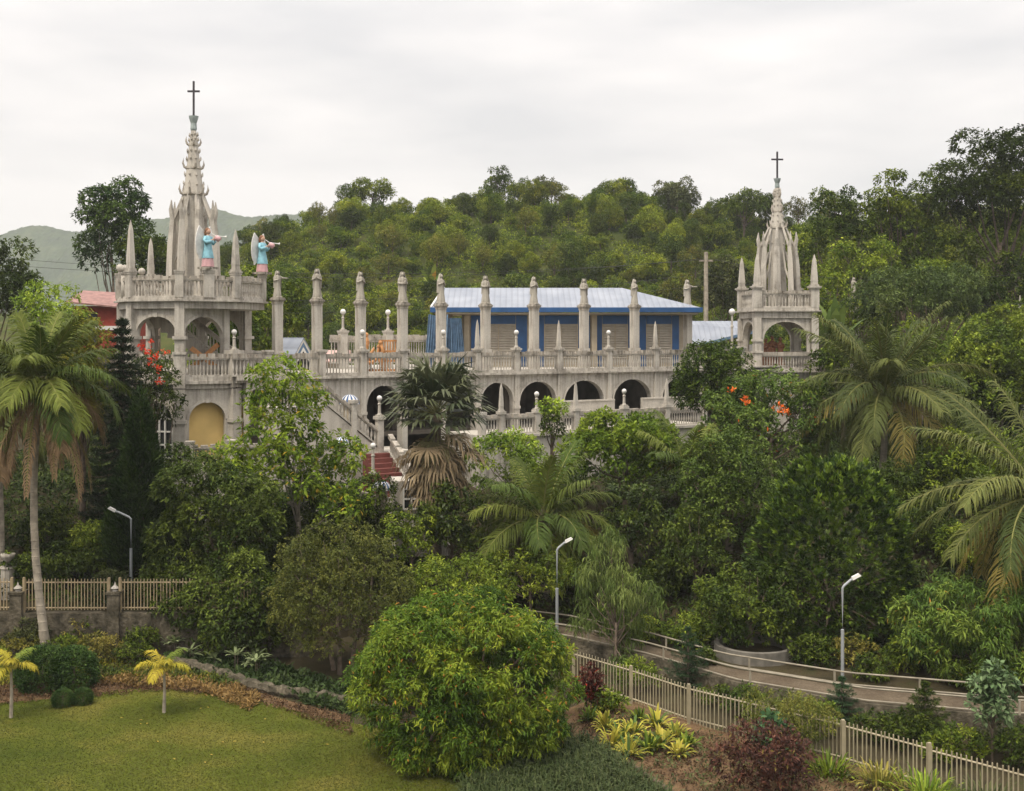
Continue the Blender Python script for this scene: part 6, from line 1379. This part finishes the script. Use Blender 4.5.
m.add(v, [(4 * j + k, 4 * ((j + 1) % n) + k, 4 * ((j + 1) % n) + k + 1, 4 * j + k + 1) for j in range(n) for k in range(3)]); m.build('ring', plain('planter_concrete', (.15, .138, .115), .85, .15, .35), pl); m = MB(); m.lathe([(1.19, zt - .34), (1.0, zt - .25), (.001, zt - .2)], (0, 0, 0), 20); m.build('soil', M_EARTH, pl)
# street lamps
def street_lamp(base, h, label, side, arm=0.35, rise=0.3):
    t = thing('street_lamp', label, 'street lamp', tuple(base), 0, 'garden street lamps'); m = MB()
    m.tube([(0, 0, -.3), (0, 0, h * .5)], .055, 8); m.tube([(0, 0, h * .5), (0, 0, h - rise), (side * arm * .12, 0, h - rise * .75), (side * arm * .75, 0, h - rise * .12), (side * arm, 0, h)], .04, 8); m.build('pole', M_GALV, t)
    m = MB(); m.add([(0, -.07, 0), (.3, -.1, .02), (.3, .1, .02), (0, .07, 0), (.02, -.05, .10), (.27, -.07, .10), (.27, .07, .10), (.02, .05, .10)], [(3, 2, 1, 0), (4, 5, 6, 7), (0, 1, 5, 4), (1, 2, 6, 5), (2, 3, 7, 6), (3, 0, 4, 7)]); o = m.build('lamp_head', M_WHITE, t); o.location = (side * (arm - .04), 0, h - .04); o.rotation_euler = (0, -.45 if side > 0 else .45, 0 if side > 0 else math.pi); o.rotation_euler = (0, -.45, 0 if side > 0 else math.pi)
    return t
street_lamp((xat(557, 43.5), 43.5, .65), 3.35, 'grey street lamp between the round mango and the weeping tree', 1)
street_lamp((xat(842.5, 37.9), 37.9, .6), 3.2, 'grey street lamp before the glossy dome tree', 1)
street_lamp((xat(131, 46), 46, 1.9), 2.85, 'grey street lamp with long arm below the cypress', -1, .65, .3)
# urn
u = thing('stone_urn', 'pale stone urn on a pedestal behind the left fence', 'urn', (*at(8, 0, 45.5)[:2], zat(578, 45.5))); m = MB(); m.lathe([(.26, -1), (.26, .35), (.30, .38), (.28, .45)], (0, 0, 0), 12); m.build('pedestal', M_STATUE, u); m = MB(); m.lathe([(.12, .46), (.06, .55), (.08, .62), (.24, .8), (.27, .92), (.25, .92)], (0, 0, 0), 12); m.build('bowl', M_STATUE, u, smooth=True)
strap_mesh(5, 20, .25, .05, P_MID).build('plant', M_LEAF, u).location = (0, 0, .9)

# beds -----------------------------------------------------------------
def place(px, py, z=0.0): x, y = gp(px, py, z); return (x, y, z)
def ball_bush(px, py, rx, rz, label, pal, seed, leaf=(0.07, .035), ny=1.0):
    b = place(px, py); r = np.random.default_rng(seed); t = thing('clipped_bush', label, 'bush', b); n = int(420 * rx * rz * 4 * (5 if rx < .5 else 1)); d = sph(n, r); d = d[d[:, 2] > -.6]
    k = (1 + .05 * np.sin(6 * d[:, 0] + seed) * np.sin(5 * d[:, 1] + 4 * d[:, 2])) * r.uniform(.86, 1.03, len(d)); C = d * np.array([rx, rx * ny, rz]) * k[:, None] + [0, 0, rz * .72]
    m = MB(); fol(m, C, unit(d + [0, 0, .3]), 12, leaf[0] * 1.3, leaf[1] * 1.3, (.2, 1.3), .05, pal, r, np.clip(.5 + .3 * np.sin(4 * d[:, 0]) + r.normal(0, .2, len(d)), 0, 1), .9); m.build('foliage', M_LEAF, t)
    s = MB(); s.tube([(0, 0, -.05), (0, 0, rz)], [.06, .03], 6); s.build('stem', M_BARK, t); return t
P_TOP = [(0.03, 0.07, 0.014), (0.05, 0.10, 0.02), (0.085, 0.145, 0.03)]
ball_bush(43, 690, .84, .80, 'large clipped dark green bush on the lawn edge', P_TOP, 801); ball_bush(74, 688, .74, .74, 'clipped dark green bush merged with the large one', P_TOP, 802)
ball_bush(63, 706, .32, .30, 'small clipped ball bush in front of the large bush', P_TOP, 803, (.03, .015)); ball_bush(83, 704, .29, .28, 'smaller clipped ball bush beside the other ball', P_TOP, 804, (.03, .015))
def garden_palm(px, py, h, label, seed):
    b = place(px, py); t = thing('yellow_palm', label, 'palm', b, 0, 'yellow garden palms on the lawn'); m = MB(); m.tube([(0, 0, -.05), (.02, 0, h * .5), (0, 0, h)], [.06, .045, .04], 7); m.build('stem', M_PALE_BARK, t); r = np.random.default_rng(seed)
    for i in range(10):
        a = i * 2.4 + .3; e = 1.35 - .13 * i; o = frond_mesh(seed + i, .92, (e, e - 1.5), [(0.24, 0.24, 0.022), (0.34, 0.30, 0.03), (0.46, 0.36, 0.04)] if i % 3 else [(0.08, .14, .02), (.14, .2, .03), (.2, .26, .04)], 30, .30, .03).build('frond', M_LEAF, t); o.location = (0, 0, h); o.rotation_euler = (0, 0, a)
garden_palm(164, 713, 1.35, 'yellow garden palm on a thin stem near the stone kerb', 820); garden_palm(11, 718, 1.5, 'yellow garden palm on a thin stem at the left edge of the lawn', 840)
def shrub(px, py, w, h, label, pal, seed, leaf=(.12, .05), odd=None, oddp=0, per=26, nl=8, group=None, mat=None, cat='shrub', name='bed_shrub', depth=.8):
    b = place(px, py); return broadleaf(name, label, cat, b, np.array([0, 0, h * .55]), np.array([w / 2, w / 2 * depth, h * .55]), seed, pal, leaf, 26, (.26, .42), per, nl, (.3, 1.4), .2, .03, nlimb=6, odd=odd, oddp=oddp, group=group, mat=mat, shell=.72)
YG = [(0.10, 0.11, 0.02), (0.2, 0.19, 0.035), (0.32, 0.27, 0.06)]
shrub(20, 662, 1.7, 1.0, 'yellow green shrub below the fence at the left edge', YG, 851); shrub(100, 664, 1.6, 1.0, 'rounded yellow green shrub below the second stone post', YG, 852); shrub(62, 664, 1.3, .9, 'dark green shrub behind the palm trunk', P_MID, 853); shrub(78, 655, 1.0, 1.3, 'upright yellow shrub between the two rounded ones', YG, 854)
shrub(135, 668, 1.4, .8, 'dark shrub right of the rounded yellow green shrub', P_DARK, 855); shrub(40, 652, 1.2, .9, 'green shrub against the mossy wall behind the palm', P_MID, 860); shrub(0, 654, 1.2, 1.0, 'dark shrub against the mossy wall at the left edge', P_DARK, 864); shrub(125, 652, 1.1, 1.0, 'climbing green shrub against the second stone post', P_MID, 865); shrub(-15, 672, 1.4, .9, 'dark green shrub at the edge of the mulch bed', P_MID, 856)
# mulch bed low planting and pale ginger leaves
def carpet(name, polypx, n, L, W, pal, seed, z=0.0, nl=6, odd=None, oddp=0):
    r = np.random.default_rng(seed); P = np.array([gp(*p) for p in polypx]); lo, hi = P.min(0), P.max(0); q = r.uniform(lo, hi, (n * 6, 2)); ins = np.zeros(len(q), bool); j = len(P) - 1
    for i in range(len(P)):
        c = ((P[i, 1] > q[:, 1]) != (P[j, 1] > q[:, 1])) & (q[:, 0] < (P[j, 0] - P[i, 0]) * (q[:, 1] - P[i, 1]) / (P[j, 1] - P[i, 1] + 1e-9) + P[i, 0]); ins ^= c; j = i
    q = q[ins][:n]; k = len(q); m = MB(); C = np.stack([q[:, 0], q[:, 1], np.full(k, .02 + z) + r.uniform(0, .08, k)], 1)
    fol(m, C, unit(sph(k, r) * .4 + [0, 0, 1.0]), nl, L, W, (.3, 1.3), .25, pal, r, np.clip(.5 + .35 * np.sin(q[:, 0] * 2.2) * np.sin(q[:, 1] * 2.6) + r.normal(0, .15, k), 0, 1), .6, odd, oddp); return tag(m.build(name, M_LEAF), kind='stuff')
carpet('ground_cover', [(100, 684), (150, 672), (240, 690), (262, 702), (250, 712), (200, 692), (130, 688)], 900, .16, .06, [(0.16, .11, .04), (.26, .17, .06), (.34, .22, .08)], 861)
carpet('ground_cover', [(-20, 672), (60, 664), (160, 668), (235, 684), (230, 692), (160, 680), (60, 684), (-20, 690)], 1100, .22, .05, [(.04, .07, .015), (.1, .13, .02), (.3, .26, .03)], 862)
carpet('leafy_ground_cover', [(165, 660), (260, 664), (350, 690), (420, 712), (350, 716), (240, 684)], 1400, .24, .10, [(.03, .055, .015), (.05, .085, .025), (.09, .13, .04)], 863)
r_ = np.random.default_rng(12)
for i in range(26):
    px = r_.uniform(168, 268); py = 652 + (px - 168) * .22 + r_.uniform(-8, 8); b = place(px, py); t = thing('ginger_plant', 'pale leaved ginger plant in the shade under the broad tree', 'plant', b, r_.uniform(0, 6), 'ginger plants under the broad tree'); h = r_.uniform(.3, .7)
    strap_mesh(900 + i, 8, .42, .11, [(.13, .17, .07), (.2, .25, .11), (.3, .35, .18)], (.1, 1.0), .5).build('leaves', M_LEAF, t).location = (0, 0, h); m = MB(); m.tube([(0, 0, -.02), (0, 0, h + .03)], .015, 5); m.build('stem', M_BARK, t)
# flower bed: crotons, red shrub, cordyline
CRO = [(.22, .24, .03), (.38, .36, .05), (.56, .48, .08)]
cps = [(590, 722), (604, 730), (620, 742), (632, 735), (648, 752), (664, 746), (680, 756), (612, 748), (640, 722), (660, 728), (676, 738), (598, 712), (688, 748), (630, 758)]
for i, (px, py) in enumerate(cps):
    t = thing('croton_plant', 'yellow croton plant with strap leaves in the soil bed', 'plant', place(px + r_.normal(0, 2), py), r_.uniform(0, 6), 'yellow crotons in the flower bed'); mm = strap_mesh(930 + i, 44, r_.uniform(.42, .62), .085, CRO if i % 4 else P_MID, (.25, 1.45), .55, (.08, .14, .03), .2, .14); mm.build('leaves', M_LEAF, t).location = (0, 0, .05); m = MB(); m.tube([(0, 0, -.05), (0, 0, .2)], .02, 5); m.build('stem', M_BARK, t)
DR = [(.045, .022, .016), (.085, .036, .025), (.14, .06, .038)]
shrub(764, 797, 2.9, 1.55, 'large dark red leaved shrub in the flower bed', DR, 870, (.15, .055), (.16, .12, .03), .05, 20, 9, depth=.75)
shrub(786, 758, 2.7, 1.9, 'yellow green fine leaved shrub against the picket fence', [(.07, .095, .018), (.13, .15, .026), (.21, .2, .04)], 871, (.13, .03), None, 0, 24, 9)
shrub(776, 768, 1.0, 1.35, 'small shrub with broad bluish green leaves before the fence shrub', [(.05, .12, .05), (.08, .17, .07), (.12, .22, .09)], 872, (.2, .15), per=14, nl=6)
shrub(587, 712, .75, 1.35, 'dark red cordyline column beside the mango tree', [(.05, .018, .014), (.1, .03, .02), (.2, .05, .03)], 873, (.22, .06), (.5, .06, .03), .06, 24, 8)
shrub(606, 712, 1.2, .6, 'low green plant at the picket fence corner', P_MID, 874, (.18, .06)); shrub(500, 596 + 175, .01 + 1.0, .4, 'low grey green tuft under the mango tree', P_GREY, 875)
for i, (px, py, w, h, pal, lab) in enumerate(((880, 786, 1.3, .6, YG, 'yellow striped plant clump before the picket fence'), (925, 800, 1.4, .7, P_LIGHT, 'light green clump before the right fence end'), (830, 775, 1.2, .55, P_MID, 'low green plant before the fence between the red and striped plants'), (985, 806, 1.5, .65, P_OLIVE, 'olive clump at the lower right corner'))): 
    t = thing('bed_plant', lab, 'plant', place(px, py)); strap_mesh(960 + i, 130, h * 1.05, .05, pal, (.4, 1.5), .6, None, 0, w * .45).build('leaves', M_LEAF, t); m = MB(); m.tube([(0, 0, -.05), (0, 0, .15)], .02, 5); m.build('stem', M_BARK, t)
carpet('bed_weeds', [(600, 716), (720, 735), (850, 775), (960, 812), (760, 840), (690, 790), (640, 770)], 500, .14, .05, P_OLIVE, 880)
# long grass at the bottom
def long_grass():
    r = np.random.default_rng(15); P = [(470, 760), (560, 738), (590, 748), (680, 812), (460, 850)]; pts = []
    Q = np.array([gp(*p) for p in P]); m = MB(); k = 0; lo, hi = Q.min(0), Q.max(0)
    from mathutils.geometry import intersect_point_line
    def ins(x, y):
        c = False; j = len(Q) - 1
        for i in range(len(Q)):
            if (Q[i, 1] > y) != (Q[j, 1] > y) and x < (Q[j, 0] - Q[i, 0]) * (y - Q[i, 1]) / (Q[j, 1] - Q[i, 1]) + Q[i, 0]: c = not c
            j = i
        return c
    while k < 900:
        x, y = r.uniform(lo, hi)
        if not ins(x, y): continue
        s = strap_mesh(int(r.integers(1e6)), 14, .62, .03, [(.035, .055, .018), (.06, .085, .028), (.10, .12, .045)], (.6, 1.5), .9, None, 0, .15); V = s.v[0].reshape(-1, 4, 3) + np.array([x, y, 0]); m.quads(V, s.cols[0][::4]); k += 1
    tag(m.build('long_grass', M_LEAF), kind='stuff')
long_grass()
def lawn_blades():
    r = np.random.default_rng(16); n = 90000; px = r.uniform(-40, 640, n); py = r.uniform(684, 800, n)
    P = np.array(lawn_px, float); ins = np.zeros(n, bool); j = len(P) - 1
    for i in range(len(P)):
        c = ((P[i, 1] > py) != (P[j, 1] > py)) & (px < (P[j, 0] - P[i, 0]) * (py - P[i, 1]) / (P[j, 1] - P[i, 1] + 1e-9) + P[i, 0]); ins ^= c; j = i
    px, py = px[ins], py[ins]; D = CZ * F / (py - HY); x = (px - 512) * D / F; n = len(x); a = r.uniform(0, 6.283, n); h = r.uniform(.008, .022, n); w = .018
    o = np.stack([x, D, np.full(n, .012)], 1); s = np.stack([np.cos(a), np.sin(a), 0 * a], 1) * w; tp = o + np.stack([r.normal(0, .02, n), r.normal(0, .02, n), h], 1)
    V = np.stack([o - s, o + s, tp + s * .3, tp - s * .3], 1); t = np.clip(.45 + .3 * np.sin(x * .9 + 1 + .6 * np.sin(D * 1.1)) * np.sin(D * .7 + .5 * np.sin(x * 1.7)) + .2 * np.sin(x * .35 + D * .3) + r.normal(0, .05, n), 0, 1)[:, None]
    col = np.array([.048, .062, .008]) * (1 - t) + np.array([.098, .094, .016]) * t; m = MB(); m.quads(V, col); tag(m.build('grass', M_LEAF), kind='stuff')
lawn_blades()
for i in range(16):
    px, py = r_.uniform(120, 330), r_.uniform(705, 770); m = MB(); m.add([(-.055, 0, .01), (0, -.025, .02), (.06, 0, .012), (0, .028, .02)], [(0, 1, 2, 3)]); o = m.build('fallen_leaf', M_FALLEN); o.location = place(px, py, .03); o.rotation_euler = (0, 0, r_.uniform(0, 6)); tag(o, 'yellow fallen leaf lying on the lawn', 'leaf', 'fallen leaves on the lawn')
# seedlings and small trees by the path
P_NOR = [(.02, .05, .02), (.035, .075, .028), (.055, .1, .04)]
b = place(688, 690, 0.05); tiered('norfolk_pine', 'young tiered pine between the picket fence and the path', b, 2.0, .75, 890, P_NOR, 8, 5, (.085, .016), 14, -.1, 'young pines by the path')
b = place(842, 722, 0.05); tiered('norfolk_pine', 'young pine below the second street lamp', b, 1.3, .6, 891, P_NOR, 6, 5, (.085, .018), 13, -.05, 'young pines by the path')
b = place(925, 740, 0.05); tiered('norfolk_pine', 'dark young pine beside the low stone wall', b, 1.6, .75, 892, P_DARK, 7, 6, (.1, .022), 14, .0, 'young pines by the path')
bb = place(992, 760, 0.05); broadleaf('sapling', 'pale leaved sapling before the path at the right edge', 'tree', bb, np.array([0, 0, 1.7]), np.array([.5, .5, 1.0]), 893, [(.07, .13, .05), (.12, .19, .08), (.19, .27, .12)], (.2, .1), 30, (.25, .42), 18, 7, trunk=.035)
shrub(1000, 752, 1.6, .7, 'olive shrub at the foot of the sapling', P_OLIVE, 894); shrub(880, 742, 1.8, .7, 'dark low shrub under the path wall', P_DARK, 895); shrub(720, 706, 1.5, .5, 'low dark creeper beside the young pine', P_DARK, 896)
b = at(852, 663, 39.8); broadleaf('path_shrub', 'yellowing low shrub behind the far railing', 'shrub', (b[0], b[1], .6), np.array([0, 0, .4]), np.array([.9, .6, .5]), 897, YG, (.12, .05), 20, (.3, .45), 22, 7, trunk=.03)

for i, (px, py, w, h, pal, lab) in enumerate(((640, 692, 1.5, .9, P_MID, 'leafy shrub between the cordyline and the path wall'), (745, 716, 1.3, .8, P_DARK, 'dark shrub at the path wall right of the young pine'), (812, 735, 1.6, .9, P_FOREST, 'yellow green shrub at the path wall before the street lamp'),
        (905, 748, 1.7, .9, P_DARK, 'dark shrub at the path wall left of the sapling'), (955, 762, 1.8, .8, P_MID, 'mid green shrub between the dark young pine and the sapling'), (1030, 770, 1.6, 1.0, P_DARK, 'dark shrub at the right edge below the path'))):
    shrub(px, py, w, h, lab, pal, 1100 + i, (.15, .06), per=22)
for i, (px, py, D, w, h, pal, lab) in enumerate(((690, 640, 42.0, 1.9, 1.0, P_MID, 'leafy shrub beside the round planter'), (620, 632, 43.5, 1.8, 1.0, P_DARK, 'dark shrub behind the path railing at the weeping tree'), (815, 668, 39.6, 1.6, .9, P_DARK, 'dark shrub between the planter and the street lamp'), (905, 680, 39.0, 1.6, .9, P_MID, 'shrub behind the far railing below the second mango'))):
    x = xat(px, D); broadleaf('path_shrub', lab, 'shrub', (x, D, terr1(x, D)), np.array([0, 0, h * .5]), np.array([w / 2, w * .4, h * .55]), 1120 + i, pal, (.16, .06), 30, (.25, .42), 20, 8, trunk=.03)

for i, (px, D, w, h, pal, lab) in enumerate(((28, 46.0, 2.2, 1.3, P_DARK, 'dark shrub on the slope behind the urn'), (70, 46.5, 2.4, 1.5, P_DARK, 'dark shrub on the slope behind the leaning palm trunk'), (100, 48.0, 2.4, 1.7, P_MID, 'green shrub on the slope left of the long armed lamp'), (48, 49.0, 2.6, 1.9, P_DARK, 'tall dark shrub under the yellow green tree'),
        (115, 45.5, 1.6, .9, P_OLIVE, 'olive shrub behind the second stone post'), (925, 47.5, 2.6, 1.9, P_DARK, 'dark shrub on the slope under the drooping palm fronds'), (965, 46.0, 2.4, 1.6, P_MID, 'green shrub on the slope under the drooping palm fronds'), (895, 50.5, 2.6, 2.2, P_DARK, 'dark shrub at the foot of the wide coconut palm'), (660, 46.5, 2.2, 1.5, P_DARK, 'dark shrub on the slope above the weeping tree'), (945, 51.5, 2.6, 2.2, P_DARK, 'dark shrub above the drooping palm fronds'))):
    x = xat(px, D); broadleaf('slope_shrub', lab, 'shrub', (x, D, terr1(x, D)), np.array([0, 0, h * .5]), np.array([w / 2, w * .42, h * .58]), 1140 + i, pal, (.18, .07), 34, (.24, .40), 17, 8, trunk=.035)
LIT = [(.06, .035, .018), (.12, .07, .035), (.2, .13, .07)]
carpet('leaf_litter', [(-80, 716), (-80, 670), (0, 666), (160, 666), (230, 686), (300, 706), (350, 718), (352, 738), (285, 712), (235, 698), (165, 692), (90, 698), (0, 706)], 5200, .08, .05, LIT, 881, nl=3)
carpet('leaf_litter', [(580, 712), (720, 737), (850, 777), (960, 812), (760, 840), (700, 800), (640, 772), (560, 740)], 3000, .08, .05, LIT, 882, nl=3)

for i, (px, D, w, h, pal, lab) in enumerate(((704, 39.6, 1.0, .5, P_DARK, 'low dark shrub just left of the round planter'), (640, 42.6, 1.5, .9, P_MID, 'green shrub behind the path railing right of the weeping tree'), (870, 37.9, 1.3, .7, P_DARK, 'dark shrub behind the far railing right of the street lamp'), (980, 36.6, 1.5, .8, P_DARK, 'dark shrub behind the far railing near the right edge'))):
    x = xat(px, D); broadleaf('path_shrub', lab, 'shrub', (x, D, max(.6, terr1(x, D))), np.array([0, 0, h * .5]), np.array([w / 2, w * .4, h * .6]), 1170 + i, pal, (.15, .06), 28, (.25, .42), 22, 8, trunk=.03)

for i, (px, py, w, h, pal, lab) in enumerate(((30, 660, 1.4, 1.35, P_OLIVE, 'tall olive shrub hiding the wall left of the palm trunk'), (140, 660, 1.3, 1.2, P_DARK, 'dark leafy shrub hiding the wall right of the second stone post'), (88, 655, 1.2, 1.25, P_MID, 'bushy green shrub against the wall between the stone posts'))):
    shrub(px, py, w, h, lab, pal, 1190 + i, (.14, .055), per=24)
for i, (bx_, pal, lab) in enumerate((((1060, 1190, 210, 340, 92), P_MID, 'green tree on the hillside beyond the right edge'), ((1070, 1200, 330, 470, 64), P_DARK, 'dark tree beyond the right edge level with the terrace'), ((1080, 1230, 450, 600, 50), P_MID, 'broad tree beyond the drooping palm at the right edge'), ((1120, 1260, 560, 700, 42), P_DARK, 'dark tree past the second mango beyond the right edge'), ((-190, -50, 330, 560, 54), P_DARK, 'dark tree beyond the left edge behind the palms'))):
    B('edge_tree', lab, bx_, 1200 + i, pal, nlobe=50, rl=(.18, .3), leaf=(.26, .11), per=8, nl=7)
